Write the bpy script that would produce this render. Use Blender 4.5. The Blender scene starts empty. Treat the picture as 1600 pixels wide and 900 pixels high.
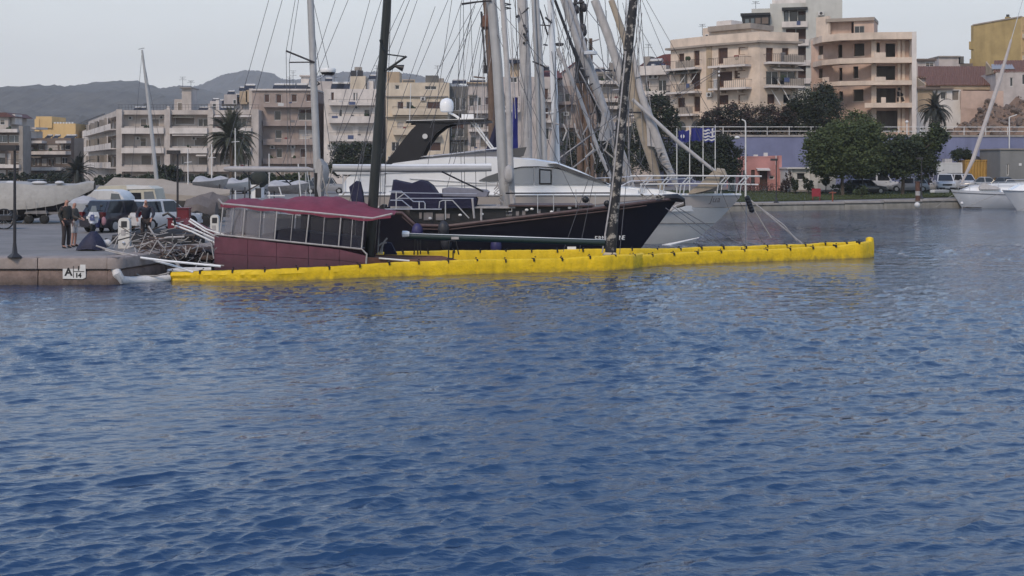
import bpy, bmesh, math, random
import numpy as np
from mathutils import Vector, Matrix, noise
R = math.radians
rnd = random.Random(7)
SC = bpy.context.scene
COL = SC.collection
# ------------------------------------------------------------ camera
EYE, HZ, FP = 4.3, 255.0, 2000.0          # eye height, horizon row, focal length in photo pixels
cam = bpy.data.cameras.new('camera'); co = bpy.data.objects.new('camera', cam); COL.objects.link(co)
co.location = (0, 0, EYE); co.rotation_euler = (R(90), 0, 0)
cam.sensor_width = 36; cam.lens = 36 * FP / 1600; cam.shift_y = -(450 - HZ) / 1600
cam.clip_start = 0.5; cam.clip_end = 12000
SC.camera = co
# ------------------------------------------------------------ sky and sun
SUN_EL, SUN_AZ = R(42), R(205)            # azimuth measured clockwise from +Y: behind the camera, to its left
w = bpy.data.worlds.new('World'); SC.world = w; w.use_nodes = True
nt = w.node_tree; nt.nodes.clear()
out = nt.nodes.new('ShaderNodeOutputWorld'); bg = nt.nodes.new('ShaderNodeBackground')
sky = nt.nodes.new('ShaderNodeTexSky'); sky.sky_type = 'NISHITA'; sky.sun_disc = False
sky.sun_elevation = SUN_EL; sky.sun_rotation = SUN_AZ; sky.dust_density = 2.0; sky.air_density = 1.0
tc = nt.nodes.new('ShaderNodeTexCoord'); sp = nt.nodes.new('ShaderNodeSeparateXYZ')
nt.links.new(tc.outputs['Generated'], sp.inputs[0])
ramp = nt.nodes.new('ShaderNodeValToRGB')
ramp.color_ramp.elements[0].position = 0.0; ramp.color_ramp.elements[0].color = (8.4, 8.1, 7.7, 1)
ramp.color_ramp.elements[1].position = 0.75; ramp.color_ramp.elements[1].color = (1.7, 3.2, 6.6, 1)
e = ramp.color_ramp.elements.new(0.13); e.color = (7.4, 7.7, 7.8, 1)
e = ramp.color_ramp.elements.new(0.22); e.color = (5.2, 6.7, 8.5, 1)
e = ramp.color_ramp.elements.new(0.40); e.color = (3.8, 5.5, 8.0, 1)
nt.links.new(sp.outputs['Z'], ramp.inputs[0])
mx = nt.nodes.new('ShaderNodeMix'); mx.data_type = 'RGBA'; mx.inputs[0].default_value = 0.85
nt.links.new(sky.outputs[0], mx.inputs[6]); nt.links.new(ramp.outputs[0], mx.inputs[7])
cmap = nt.nodes.new('ShaderNodeMapping'); cmap.inputs['Scale'].default_value = (1.2, 1.2, 6); nt.links.new(tc.outputs['Generated'], cmap.inputs[0])
cl = nt.nodes.new('ShaderNodeTexNoise'); cl.inputs['Scale'].default_value = 2.2; cl.inputs['Detail'].default_value = 5; nt.links.new(cmap.outputs[0], cl.inputs['Vector'])
cr_ = nt.nodes.new('ShaderNodeMapRange'); cr_.inputs[1].default_value = .3; cr_.inputs[2].default_value = .7; cr_.inputs[3].default_value = .93; cr_.inputs[4].default_value = 1.05; nt.links.new(cl.outputs[0], cr_.inputs[0])
cs = nt.nodes.new('ShaderNodeVectorMath'); cs.operation = 'SCALE'; nt.links.new(mx.outputs[2], cs.inputs[0]); nt.links.new(cr_.outputs[0], cs.inputs['Scale'])
nt.links.new(cs.outputs[0], bg.inputs[0]); bg.inputs[1].default_value = 0.118
nt.links.new(bg.outputs[0], out.inputs[0])
sl = bpy.data.lights.new('sun', 'SUN'); sl.energy = 2.0; sl.angle = R(14); sl.color = (1.0, 0.83, 0.66)
so = bpy.data.objects.new('sun', sl); COL.objects.link(so)
so.rotation_euler = (R(90) - SUN_EL, 0, -SUN_AZ + R(180))
so.location = (0, -20, 60)
SC.view_settings.view_transform = 'Standard'; SC.view_settings.look = 'None'
SC.view_settings.exposure = 0.08; SC.view_settings.gamma = 1.0
SC.cycles.max_bounces = 6; SC.cycles.volume_bounces = 0; SC.cycles.transparent_max_bounces = 12
# ------------------------------------------------------------ helpers
def at(px, py, Y):
    return Vector(((px - 800) / FP * Y, Y, EYE - (py - HZ) / FP * Y))
def ground_pt(px, py, z):
    Y = FP * (EYE - z) / (py - HZ); return at(px, py, Y)
def lin(c):
    c /= 255.0
    return c / 12.92 if c <= .04045 else ((c + .055) / 1.055) ** 2.4
def A(r, g, b, k=0.95):
    m_ = (r + g + b) / 3; return tuple(min(.8, lin(m_ + (v - m_) * .7 + o) / k) for v, o in ((r, 2), (g, 0), (b, -5)))
MATS = {}
def mat(name, col, rough=.7, var=.12, scale=1.5, bump=0.0, streak=0.0, metal=0.0, spec=.4, coat=0.0, bscale=None):
    if name in MATS: return MATS[name]
    m = bpy.data.materials.new(name); m.use_nodes = True; n = m.node_tree; N = n.nodes; L = n.links
    b = N['Principled BSDF']
    b.inputs['Roughness'].default_value = rough; b.inputs['Metallic'].default_value = metal
    b.inputs['Specular IOR Level'].default_value = spec; b.inputs['Coat Weight'].default_value = coat
    t = N.new('ShaderNodeTexCoord'); g = N.new('ShaderNodeNewGeometry')
    nz = N.new('ShaderNodeTexNoise'); nz.inputs['Scale'].default_value = scale; nz.inputs['Detail'].default_value = 7
    nz.inputs['Roughness'].default_value = .65
    L.new(g.outputs['Position'], nz.inputs['Vector'])
    mr = N.new('ShaderNodeMapRange'); mr.inputs[1].default_value = .3; mr.inputs[2].default_value = .7
    mr.inputs[3].default_value = 1 - var; mr.inputs[4].default_value = 1 + var
    L.new(nz.outputs[0], mr.inputs[0]); fac = mr.outputs[0]
    if streak:
        mp = N.new('ShaderNodeMapping'); mp.inputs['Scale'].default_value = (1, 1, .12)
        L.new(g.outputs['Position'], mp.inputs[0])
        n2 = N.new('ShaderNodeTexNoise'); n2.inputs['Scale'].default_value = scale * 2.3; n2.inputs['Detail'].default_value = 5
        L.new(mp.outputs[0], n2.inputs['Vector'])
        m2 = N.new('ShaderNodeMapRange'); m2.inputs[1].default_value = .5; m2.inputs[2].default_value = .78
        m2.inputs[3].default_value = 1; m2.inputs[4].default_value = 1 - streak
        L.new(n2.outputs[0], m2.inputs[0])
        mm = N.new('ShaderNodeMath'); mm.operation = 'MULTIPLY'; L.new(fac, mm.inputs[0]); L.new(m2.outputs[0], mm.inputs[1]); fac = mm.outputs[0]
    v = N.new('ShaderNodeVectorMath'); v.operation = 'SCALE'; v.inputs[0].default_value = col[:3]
    L.new(fac, v.inputs['Scale']); L.new(v.outputs[0], b.inputs['Base Color'])
    if bump:
        bn = N.new('ShaderNodeTexNoise'); bn.inputs['Scale'].default_value = bscale or scale * 4; bn.inputs['Detail'].default_value = 6
        L.new(g.outputs['Position'], bn.inputs['Vector'])
        bp = N.new('ShaderNodeBump'); bp.inputs['Strength'].default_value = bump; bp.inputs['Distance'].default_value = .05
        L.new(bn.outputs[0], bp.inputs['Height']); L.new(bp.outputs[0], b.inputs['Normal'])
    MATS[name] = m; return m
def mat_glass(name, col, rough=.08, alpha=1.0):
    if name in MATS: return MATS[name]
    m = bpy.data.materials.new(name); m.use_nodes = True; b = m.node_tree.nodes['Principled BSDF']
    b.inputs['Base Color'].default_value = (*col, 1); b.inputs['Roughness'].default_value = rough
    b.inputs['Specular IOR Level'].default_value = .6; b.inputs['Alpha'].default_value = alpha
    MATS[name] = m; return m
def frame_of(d):
    d = Vector(d).normalized(); a = Vector((0, 0, 1)) if abs(d.z) < .9 else Vector((1, 0, 0))
    u = d.cross(a).normalized(); v = d.cross(u).normalized(); return u, v
class MB:
    def __init__(s): s.v = []; s.f = []; s.sm = []
    def add(s, vs, fs, smooth=False):
        o = len(s.v); s.v += [tuple(p) for p in vs]; s.f += [tuple(i + o for i in f) for f in fs]; s.sm += [smooth] * len(fs); return s
    def box(s, a, b):
        (x0, y0, z0), (x1, y1, z1) = a, b
        if x0 > x1: x0, x1 = x1, x0
        if y0 > y1: y0, y1 = y1, y0
        if z0 > z1: z0, z1 = z1, z0
        return s.add([(x0,y0,z0),(x1,y0,z0),(x1,y1,z0),(x0,y1,z0),(x0,y0,z1),(x1,y0,z1),(x1,y1,z1),(x0,y1,z1)],
              [(0,3,2,1),(4,5,6,7),(0,1,5,4),(1,2,6,5),(2,3,7,6),(3,0,4,7)])
    def cbox(s, c, d, rz=0):
        h = [k / 2 for k in d]; M = Matrix.Rotation(rz, 3, 'Z'); P = []
        for sz in (-1, 1):
            for sx, sy in ((-1,-1),(1,-1),(1,1),(-1,1)):
                P.append(Vector(c) + M @ Vector((sx*h[0], sy*h[1], sz*h[2])))
        return s.add(P, [(0,3,2,1),(4,5,6,7),(0,1,5,4),(1,2,6,5),(2,3,7,6),(3,0,4,7)])
    def tube(s, pts, r, n=6, cap=True):
        pts = [Vector(p) for p in pts]; m = len(pts)
        rs = r if isinstance(r, (list, tuple)) else [r] * m
        if len(rs) != m: rs = [rs[0] + (rs[-1] - rs[0]) * i / (m - 1) for i in range(m)]
        V = []; u = None
        for i, p in enumerate(pts):
            d = (pts[min(i + 1, m - 1)] - pts[max(i - 1, 0)])
            if d.length < 1e-9: d = Vector((0, 0, 1))
            d.normalize()
            if u is None: u, v = frame_of(d)
            else:
                u = (u - d * u.dot(d)).normalized(); v = d.cross(u)
            for k in range(n):
                a = 2 * math.pi * k / n; V.append(p + (u * math.cos(a) + v * math.sin(a)) * rs[i])
        F = []
        for i in range(m - 1):
            for k in range(n):
                F.append((i*n+k, i*n+(k+1)%n, (i+1)*n+(k+1)%n, (i+1)*n+k))
        s.add(V, F, n > 4)
        if cap: s.add(V[:n], [tuple(range(n))[::-1]]); s.add(V[-n:], [tuple(range(n))])
        return s
    def loft(s, rings, closed=True, smooth=True, caps=False):
        n = len(rings[0]); V = [p for r in rings for p in r]; F = []
        for i in range(len(rings) - 1):
            for k in range(n if closed else n - 1):
                F.append((i*n+k, i*n+(k+1)%n, (i+1)*n+(k+1)%n, (i+1)*n+k))
        s.add(V, F, smooth)
        if caps: s.add(rings[0], [tuple(range(n))[::-1]]); s.add(rings[-1], [tuple(range(n))])
        return s
    def prism(s, poly, off):
        n = len(poly); P = [Vector(p) for p in poly]; Q = [p + Vector(off) for p in P]
        return s.add(P + Q, [tuple(range(n)), tuple(range(2*n-1, n-1, -1))] + [(i, i+n, (i+1)%n+n, (i+1)%n) for i in range(n)])
    def lathe(s, prof, c, axis=(0,0,1), n=12):
        c = Vector(c); d = Vector(axis).normalized(); u, v = frame_of(d)
        rings = [[c + d * h + (u * math.cos(2*math.pi*k/n) + v * math.sin(2*math.pi*k/n)) * max(r, 1e-4) for k in range(n)] for r, h in prof]
        return s.loft(rings, True, True, True)
    def ball(s, c, r, n=10, sq=(1,1,1)):
        m = max(4, n // 2 + 1); c = Vector(c); rings = []
        for i in range(m + 1):
            a = math.pi * i / m; rr = max(math.sin(a), 1e-3)
            rings.append([c + Vector((math.cos(2*math.pi*k/n)*rr*r*sq[0], math.sin(2*math.pi*k/n)*rr*r*sq[1], -math.cos(a)*r*sq[2])) for k in range(n)])
        return s.loft(rings, True, True)
    def mesh(s, name, m, off=None):
        me = bpy.data.meshes.new(name); V = s.v
        if off is not None and off.length > 0: V = [(x-off.x, y-off.y, z-off.z) for x, y, z in V]
        me.from_pydata(V, [], s.f)
        me.polygons.foreach_set('use_smooth', s.sm)
        me.materials.append(m); me.validate(); me.update()
        if any(s.sm):
            try: me.set_sharp_from_angle(angle=R(40))
            except Exception: pass
        return me
    def build(s, name, m, parent=None):
        off = None
        if parent:
            off = Vector((0,0,0)); q = parent
            while q: off += Vector(q.location); q = q.parent
        o = bpy.data.objects.new(name, s.mesh(name, m, off)); COL.objects.link(o); o.parent = parent
        return o
def tag(o, label=None, cat=None, group=None, kind=None):
    if label: o['label'] = label
    if cat: o['category'] = cat
    if group: o['group'] = group
    if kind: o['kind'] = kind
    return o
def empty(name, loc, label=None, cat=None, group=None, rz=0):
    o = bpy.data.objects.new(name, None); COL.objects.link(o); o.location = loc; o.rotation_euler.z = rz; o.empty_display_size = .3
    return tag(o, label, cat, group)
def copy_tree(o, parent=None):
    c = o.copy(); COL.objects.link(c); c.parent = parent
    for ch in list(o.children): copy_tree(ch, c)
    return c
def shared(proto_mesh, name, loc, parent, rot=None, scale=None):
    o = bpy.data.objects.new(name, proto_mesh); COL.objects.link(o); o.parent = parent; o.location = loc
    if rot: o.rotation_euler = rot
    if scale: o.scale = scale
    return o
def T(name, pts, r, m, parent, n=6):
    return MB().tube(pts, r, n).build(name, m, parent)
def PX(pts, Y):                     # photo outline at distance Y
    return [at(x, y, Y) for x, y in pts]
# common materials
WHITE = mat('white paint', (.62, .61, .59), .35, .08, 2)
OFFW = mat('old white paint', (.55, .53, .50), .5, .15, 3, streak=.3)
BLACK = mat('black paint', (.012, .012, .014), .4, .2, 3)
STEEL = mat('stainless rail', (.55, .55, .56), .3, .1, 4, metal=.6)
ALU = mat('anodised mast', (.40, .395, .39), .45, .12, 1.2, streak=.25, metal=.2)
ROPE = mat('rope', (.30, .28, .26), .9, .2, 8)
WIRE = mat('wire', (.10, .10, .11), .5, .2, 8)
DGLASS = mat_glass('dark glass', (.015, .016, .02), .1)
IRON = mat('dark iron', (.03, .028, .03), .5, .2, 5)
RUBBER = mat('rubber', (.02, .02, .02), .8, .2, 6)
WOOD = mat('varnished wood', (.13, .06, .035), .5, .3, 5, streak=.2)
# ------------------------------------------------------------ water
def build_water():
    rows = [-60, -20, 0, 4, 7]
    py = 1080.0
    while py > 318: rows.append(FP * EYE / (py - HZ)); py -= 3 if py > 930 else .85 if py > 420 else .65
    rows += [170, 220, 320, 500, 900, 2000, 4100]
    Yv = np.array(rows)
    u = np.concatenate([[-.77, -.7, -.62, -.56, -.52], np.linspace(-.48, .48, 640), [.52, .56, .62, .7, .77]])
    nx, ny = len(u), len(Yv)
    wY = np.maximum(Yv, 12.0)
    grow = np.array([150, 100, 60, 30, 10] + [0] * 640 + [10, 30, 60, 100, 150.0]) * np.sign(u)
    X = u[None, :] * wY[:, None] + grow[None, :]; Y = np.repeat(Yv[:, None], nx, 1)
    dY = np.gradient(Yv); Z = np.zeros_like(X); DX = np.zeros_like(X); DYY = np.zeros_like(X)
    rs = np.random.RandomState(4)
    lam = np.exp(rs.uniform(math.log(.12), math.log(4.5), 190))
    G = np.ones_like(X)
    for j in range(9):
        a = rs.uniform(0, 6.28); kk = 2 * math.pi / rs.uniform(9, 40); G += .17 * np.sin(kk * math.cos(a) * X + kk * math.sin(a) * Y * .8 + rs.uniform(0, 6.28) + .8 * np.sin(X * .07 + j))
    G = np.clip(G, .35, 1.9)
    for l in lam:
        a = R(-58) + rs.normal(0, R(24)); k = 2 * math.pi / l
        kx, ky = k * math.cos(a), k * math.sin(a)
        slope = .040 * math.exp(-math.log(l / .36) ** 2 / (2 * (.9 if l < .36 else .68) ** 2))
        amp = slope / k
        ly = l / max(abs(math.sin(a)), .15)
        att = np.clip((ly / (2.2 * dY) - .6) / 1.0, 0, 1)
        ph = rs.uniform(0, 6.28)
        warp = .8 * np.sin(X * .11 + ph) * np.cos(Y * .07 + 2 * ph) + .5 * np.sin(Y * .31 + X * .19 + 3 * ph)
        gust = .8 + .6 * np.sin(X * .13 + Y * .21 + rs.uniform(0, 6)) * np.sin(Y * .09 - X * .05 + rs.uniform(0, 6))
        phs = kx * X + ky * Y + ph + warp
        A_ = att[:, None] * amp * gust * (G if l < 1.2 else .85); Z += A_ * np.sin(phs + .5 * np.cos(phs)); cq = A_ * np.cos(phs) * 1.15; DX += cq * (kx / k); DYY += cq * (ky / k)
    for q in (Z, DX, DYY): q[:4] = 0; q[:, :4] = 0; q[:, -4:] = 0; q[Yv > 160] = 0
    X = X + DX; Y = Y + DYY
    me = bpy.data.meshes.new('sea'); n = nx * ny
    me.vertices.add(n); co_ = np.stack([X, Y, Z], 2).reshape(-1).astype(np.float32); me.vertices.foreach_set('co', co_)
    i = np.arange((ny - 1) * (nx - 1)); r, c = i // (nx - 1), i % (nx - 1); b = r * nx + c
    q = np.stack([b, b + 1, b + nx + 1, b + nx], 1).reshape(-1).astype(np.int32)
    me.loops.add(len(q)); me.loops.foreach_set('vertex_index', q)
    me.polygons.add(len(i)); me.polygons.foreach_set('loop_start', np.arange(0, len(q), 4, dtype=np.int32))
    me.polygons.foreach_set('use_smooth', np.ones(len(i), bool)); me.update(calc_edges=True)
    m = bpy.data.materials.new('sea water'); m.use_nodes = True; N = m.node_tree.nodes; L = m.node_tree.links
    p = N['Principled BSDF']; p.inputs['Roughness'].default_value = .05; p.inputs['IOR'].default_value = 1.75; p.inputs['Specular Tint'].default_value = (.80, .93, 1, 1)
    g = N.new('ShaderNodeNewGeometry')
    big = N.new('ShaderNodeTexNoise'); big.inputs['Scale'].default_value = .09; big.inputs['Detail'].default_value = 4
    L.new(g.outputs['Position'], big.inputs['Vector'])
    cr = N.new('ShaderNodeValToRGB'); cr.color_ramp.elements[0].position = .35; cr.color_ramp.elements[1].position = .68
    cr.color_ramp.elements[0].color = (.004, .022, .068, 1); cr.color_ramp.elements[1].color = (.012, .038, .088, 1)
    L.new(big.outputs[0], cr.inputs[0]); L.new(cr.outputs[0], p.inputs['Base Color'])
    mp = N.new('ShaderNodeMapping'); mp.inputs['Rotation'].default_value = (0, 0, R(-32)); mp.inputs['Scale'].default_value = (.36, 1.0, 1)
    L.new(g.outputs['Position'], mp.inputs[0])
    n1 = N.new('ShaderNodeTexNoise'); n1.inputs['Scale'].default_value = 7.5; n1.inputs['Detail'].default_value = 5; n1.inputs['Roughness'].default_value = .6
    n2 = N.new('ShaderNodeTexNoise'); n2.inputs['Scale'].default_value = 1.3; n2.inputs['Detail'].default_value = 4
    L.new(mp.outputs[0], n1.inputs['Vector']); L.new(mp.outputs[0], n2.inputs['Vector'])
    b1 = N.new('ShaderNodeBump'); b1.inputs['Strength'].default_value = .45; b1.inputs['Distance'].default_value = .05
    b2 = N.new('ShaderNodeBump'); b2.inputs['Strength'].default_value = .7; b2.inputs['Distance'].default_value = .16
    L.new(n1.outputs[0], b1.inputs['Height']); L.new(n2.outputs[0], b2.inputs['Height'])
    L.new(b2.outputs[0], b1.inputs['Normal']); L.new(b1.outputs[0], p.inputs['Normal'])
    ms = N.new('ShaderNodeMapRange'); ms.inputs[1].default_value = .35; ms.inputs[2].default_value = .65; ms.inputs[3].default_value = .2; ms.inputs[4].default_value = .8; L.new(big.outputs[0], ms.inputs[0]); L.new(ms.outputs[0], b1.inputs['Strength'])
    me.materials.append(m)
    o = bpy.data.objects.new('sea', me); COL.objects.link(o); tag(o, kind='structure')
build_water()
# ------------------------------------------------------------ land
SHORE = [(-13.8, 44.8), (-12.3, 51), (-10.2, 60), (-8.2, 68), (-5, 92), (-3, 107.8), (22.4, 114.7), (43, 123), (120, 152), (260, 200)]
def shore_x(Y):
    for (x0, y0), (x1, y1) in zip(SHORE, SHORE[1:]):
        if y0 <= Y <= y1: return x0 + (x1 - x0) * (Y - y0) / (y1 - y0)
    return SHORE[-1][0]
def gz(Y, X=0):
    if Y < 66: return 1.0
    if Y < 107.8: return 1.0 - .25 * (Y - 66) / 41.8
    return .75 + min(max(Y - 116, 0) * .025, 1.1) * (1 if X > 10 else max(0, (X + 15) / 25))
ASPH = mat('worn asphalt', (.19, .178, .168), .9, .25, .5, bump=.15, bscale=25)
CONC = mat('pale concrete', (.30, .275, .25), .9, .2, 1.2, bump=.3, streak=.25)
def build_land():
    mb = MB(); Ys = [44.8, 47, 51, 55, 60, 64, 68, 74, 80, 92, 100, 107.8, 110, 112.5, 114.7, 118, 123, 130, 140, 152, 175, 200]
    rows = []
    for Y in Ys:
        xr = shore_x(Y) - .02
        fx = [-300, -150, -100, -70, -50, -38, -28, -20, -15, -10, -3, 6, 16, 26, 40, 60, 90, 130, 180, 260]
        rows.append([(min(x, xr), Y + (.02 if Y == 44.8 else 0), gz(Y, min(x, xr)) - .004) for x in fx])
    rows.append([(x * 1.0, 420, gz(200, x)) for x in fx]); rows.append([(x * 6, 1200, 1.5) for x in fx])
    mb.loft(rows, False, False)
    tag(mb.build('ground', ASPH), kind='structure')
build_land()
# quay wall: face blocks and capping stones, one by one
QF = mat('weathered quay stone', (.185, .135, .115), .85, .28, 2.2, bump=.6, streak=.35)
QT = mat('worn quay capping', (.27, .225, .20), .85, .2, 2.0, bump=.35)
quay = tag(empty('quay_wall', (-20, 44.8, 0), ), kind='structure')
def stone(x0, y0, x1, y1, zb, zt, nd, name, m, bulge=.05, parent=None, back=.9):
    # one rounded stone along the line (x0,y0)-(x1,y1), nd = outward normal
    a, b = Vector((x0, y0, 0)), Vector((x1, y1, 0)); n = Vector((*nd, 0)).normalized(); rings = []
    L = (b - a).length; g = .018
    for t in (g / L, .06, .5, .94, 1 - g / L):
        p = a.lerp(b, t); e = bulge if .05 < t < .95 else bulge - .035
        jit = rnd.uniform(-.012, .012); h = zt - zb
        prof = [(e - .05, zb + g), (e + jit, zb + .12 * h), (e + jit, zt - .2 * h), (e - .03, zt - .05 * h), (e - .09, zt - .004), (-back, zt), (-back, zb + g)]
        rings.append([p + n * q + Vector((0, 0, z)) for q, z in prof])
    return MB().loft(rings, True, True, True).build(name, m, parent)
def build_quay():
    X = -14.55; first = True; k = 0
    cuts = [-14.15] + [(px - 800) / FP * 44.8 for px in (59,)]
    x = cuts[1]
    while x > -60: x -= 2.9; cuts.append(x)
    for a, b in zip(cuts[1:], cuts):
        stone(a, 44.8, b, 44.8, .56, 1.0, (0, -1), 'capping_stone', QT, .07, quay)
        stone(a, 44.8, b, 44.8, -.6, .56, (0, -1), 'quay_block', QF, .03, quay)
        k += 1
    # rounded corner
    for zb, zt, nm, m, e in ((.56, 1.0, 'capping_stone', QT, .07), (-.6, .56, 'quay_block', QF, .03)):
        rings = []
        for i in range(7):
            a = R(-90 + i * 14); c = Vector((-14.15, 45.25, 0)); d = Vector((math.cos(a), math.sin(a), 0))
            h = zt - zb
            rings.append([c + d * (.45 + e + q) + Vector((0, 0, z)) for q, z in ((-.04, zb + .02), (0, zb + .1 * h), (0, zt - .2 * h), (-.04, zt - .05 * h), (-.12, zt - .003), (-.44, zt))])
        MB().loft(rings, False, True).build(nm, m, quay)
    pts = SHORE; 
    for (x0, y0), (x1, y1) in zip(pts, pts[1:6]):
        if y0 < 45: x0, y0 = x0 + .1, y0 + .45
        L = math.hypot(x1 - x0, y1 - y0); n = max(1, round(L / 3)); d = ((x1 - x0) / L, (y1 - y0) / L)
        for i in range(n):
            a, b = i / n, (i + 1) / n
            z = gz(y0 + (y1 - y0) * a)
            A_ = (x0 + (x1-x0)*a, y0 + (y1-y0)*a, x0 + (x1-x0)*b, y0 + (y1-y0)*b)
            stone(*A_, z - .44, z, (d[1], -d[0]), 'capping_stone', QT, .07, quay)
            stone(*A_, -.6, z - .44, (d[1], -d[0]), 'quay_block', QF, .03, quay)
build_quay()
FQ = mat('far quay concrete', (.25, .235, .205), .9, .25, .8, bump=.4, streak=.35)
fquay = tag(empty('far_quay_wall', (22, 114, 0)), kind='structure')
for (x0, y0), (x1, y1) in zip(SHORE[5:], SHORE[6:]):
    L = math.hypot(x1 - x0, y1 - y0); n = max(1, round(L / 4.5)); d = ((x1 - x0) / L, (y1 - y0) / L)
    for i in range(n):
        a, b = i / n, (i + 1) / n; A_ = (x0 + (x1-x0)*a, y0 + (y1-y0)*a, x0 + (x1-x0)*b, y0 + (y1-y0)*b)
        z = max(.75, gz(A_[1], A_[0]) + .0)
        stone(*A_, z - .22, z + .03, (d[1], -d[0]), 'capping_stone', CONC, .12, fquay, 1.6)
        stone(*A_, -.5, z - .22, (d[1], -d[0]), 'quay_block', FQ, .03, fquay)
# lawn
GR = mat('lawn turf', (.045, .055, .022), .95, .3, .8, bump=.5, bscale=12)
mb = MB(); rows = []
for k, t in enumerate((0, .15, .3, .5, .7, .85, 1)):
    row = []
    for x in (15, 22, 30, 38, 46, 54, 62, 75):
        Yf = 114.7 + (x - 22.4) * .4 + 2.0; Yb = 139 + (x - 22) * .08; Y = Yf + (Yb - Yf) * t
        row.append((x, Y, gz(Y, x) + .05))
    rows.append(row)
mb.loft(rows, False, True); tag(mb.build('lawn', GR), kind='structure')
def grass_tufts():
    mb = MB(); r = random.Random(3)
    for i in range(9000):
        x = r.uniform(16, 62); Yf = 114.7 + (x - 22.4) * .4 + 2.0; Yb = 139 + (x - 22) * .08; Y = Yf + (Yb - Yf) * r.random() ** 1.4
        z = gz(Y, x) + .05; h = r.uniform(.05, .14); w_ = r.uniform(.03, .07)
        mb.add([(x - w_, Y, z), (x + w_, Y + r.uniform(-.05, .05), z), (x + r.uniform(-.08, .08), Y, z + h)], [(0, 1, 2)])
    tag(mb.build('grass', mat('grass blades', (.05, .065, .022), .9, .3, 3)), 'short green grass on the lawn behind the far quay', 'grass', kind='stuff')
grass_tufts()
# terrace behind the blue retaining wall
TZ = 7.5
ROCKY = mat('bare hillside earth', (.16, .125, .105), .95, .35, .5, bump=.8)
mb = MB(); mb.loft([[(18, 150.4, TZ), (200, 156, TZ)], [(16, 200, TZ + .5), (260, 200, TZ + .5)], [(10, 300, TZ + 3), (400, 300, TZ + 3)]], False, False)
tag(mb.build('upper_terrace', ROCKY), kind='structure')
BLUEW = mat('faded blue wall paint', (.175, .19, .30), .85, .16, .35, streak=.3)
rw = empty('retaining_wall', (40, 150, 1.5), 'long faded blue painted retaining wall below the roadside railing', 'wall')
mb = MB(); mb.prism([(17, 150, 1.0), (200, 155.6, 1.0), (200, 155.6, TZ), (17, 150, TZ)], (0, .4, 0)); mb.build('wall_face', BLUEW, rw)
mb = MB(); mb.prism([(17, 149.9, TZ - .1), (200, 155.5, TZ - .1), (200, 155.5, TZ + .12), (17, 149.9, TZ + .12)], (0, .6, 0)); mb.build('coping', CONC, rw)
gr = empty('guard_railing', (40, 150, TZ), 'white two-bar railing running along the top of the blue wall', 'railing')
for zz in (.45, .95):
    T('rail', [(17, 150.1, TZ + .12 + zz), (200, 155.7, TZ + .12 + zz)], .045, WHITE, gr)
for i in range(48):
    x = 17 + i * 2.6; y = 150.1 + (x - 17) * 5.6 / 183
    T('post', [(x, y, TZ + .1), (x, y, TZ + 1.12)], .045, WHITE, gr)
# hills
def hill(name, crest, Yc, Yb, m, seed, amp):
    cs = [((px - 800) / FP * Yc, (HZ - py) / FP * Yc + EYE) for px, py in crest]
    def cz(x):
        if x <= cs[0][0]: return cs[0][1]
        for (a, za), (b, zb) in zip(cs, cs[1:]):
            if a <= x <= b:
                t = (x - a) / (b - a); t = t * t * (3 - 2 * t) * .35 + t * .65; return za + (zb - za) * t
        return cs[-1][1]
    nx, ny = 700, 60; x0, x1 = cs[0][0], cs[-1][0]; rows = []
    for j in range(ny):
        t = j / (ny - 1)
        f = min(1, (t / .72)); f = f ** 1.15 if t < .72 else 1 - ((t - .72) / .28) ** 1.6 * .9
        Y = Yb + (Yc - Yb) * t / .72; row = []
        for i in range(nx):
            x = x0 + (x1 - x0) * i / (nx - 1)
            n_ = noise.fractal(Vector((x * .004 + seed, Y * .004, 0)), .9, 2.1, 5)
            n2 = noise.noise(Vector((x * .08 + seed, Y * .05, 3)))
            z = 2 + (cz(x) - 2) * f + n_ * amp * (1 - abs(2 * f - 1) * .7) * (1 if f < .97 else .3) + n2 * amp * .1 + max(0, noise.noise(Vector((x * .25 + seed, Y * .1, 9)))) * 5
            row.append((x, Y, z))
        rows.append(row)
    tag(MB().loft(rows, False, True).build(name, m), kind='structure')
SCRUB = mat('dry scrub slope', (.065, .055, .040), .95, .6, .045, bump=0)
hill('near_hill', [(-500, 175), (-250, 168), (0, 158), (50, 152), (90, 145), (130, 133), (175, 127), (215, 127), (248, 139), (290, 134), (330, 143), (380, 152), (440, 158), (560, 175), (760, 190), (1200, 215)], 2300, 700, SCRUB, 3.1, 26)
hill('far_hill', [(150, 190), (250, 150), (310, 133), (350, 115), (385, 109), (420, 112), (440, 124), (470, 124), (500, 118), (540, 112), (600, 111), (640, 114), (700, 128), (800, 150), (1000, 190)], 3200, 2400, SCRUB, 8.4, 30)
# air
hz = bpy.data.materials.new('pale air'); hz.use_nodes = True; N = hz.node_tree.nodes; N.clear()
o_ = N.new('ShaderNodeOutputMaterial'); pv = N.new('ShaderNodeVolumePrincipled'); pv.inputs['Density'].default_value = .00021
pv.inputs['Color'].default_value = (.97, .975, .99, 1); pv.inputs['Anisotropy'].default_value = 0
hz.node_tree.links.new(pv.outputs[0], o_.inputs['Volume'])
tag(MB().box((-3200, -60, -1.8), (3200, 4150, 330)).build('haze', hz), kind='stuff')
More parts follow.
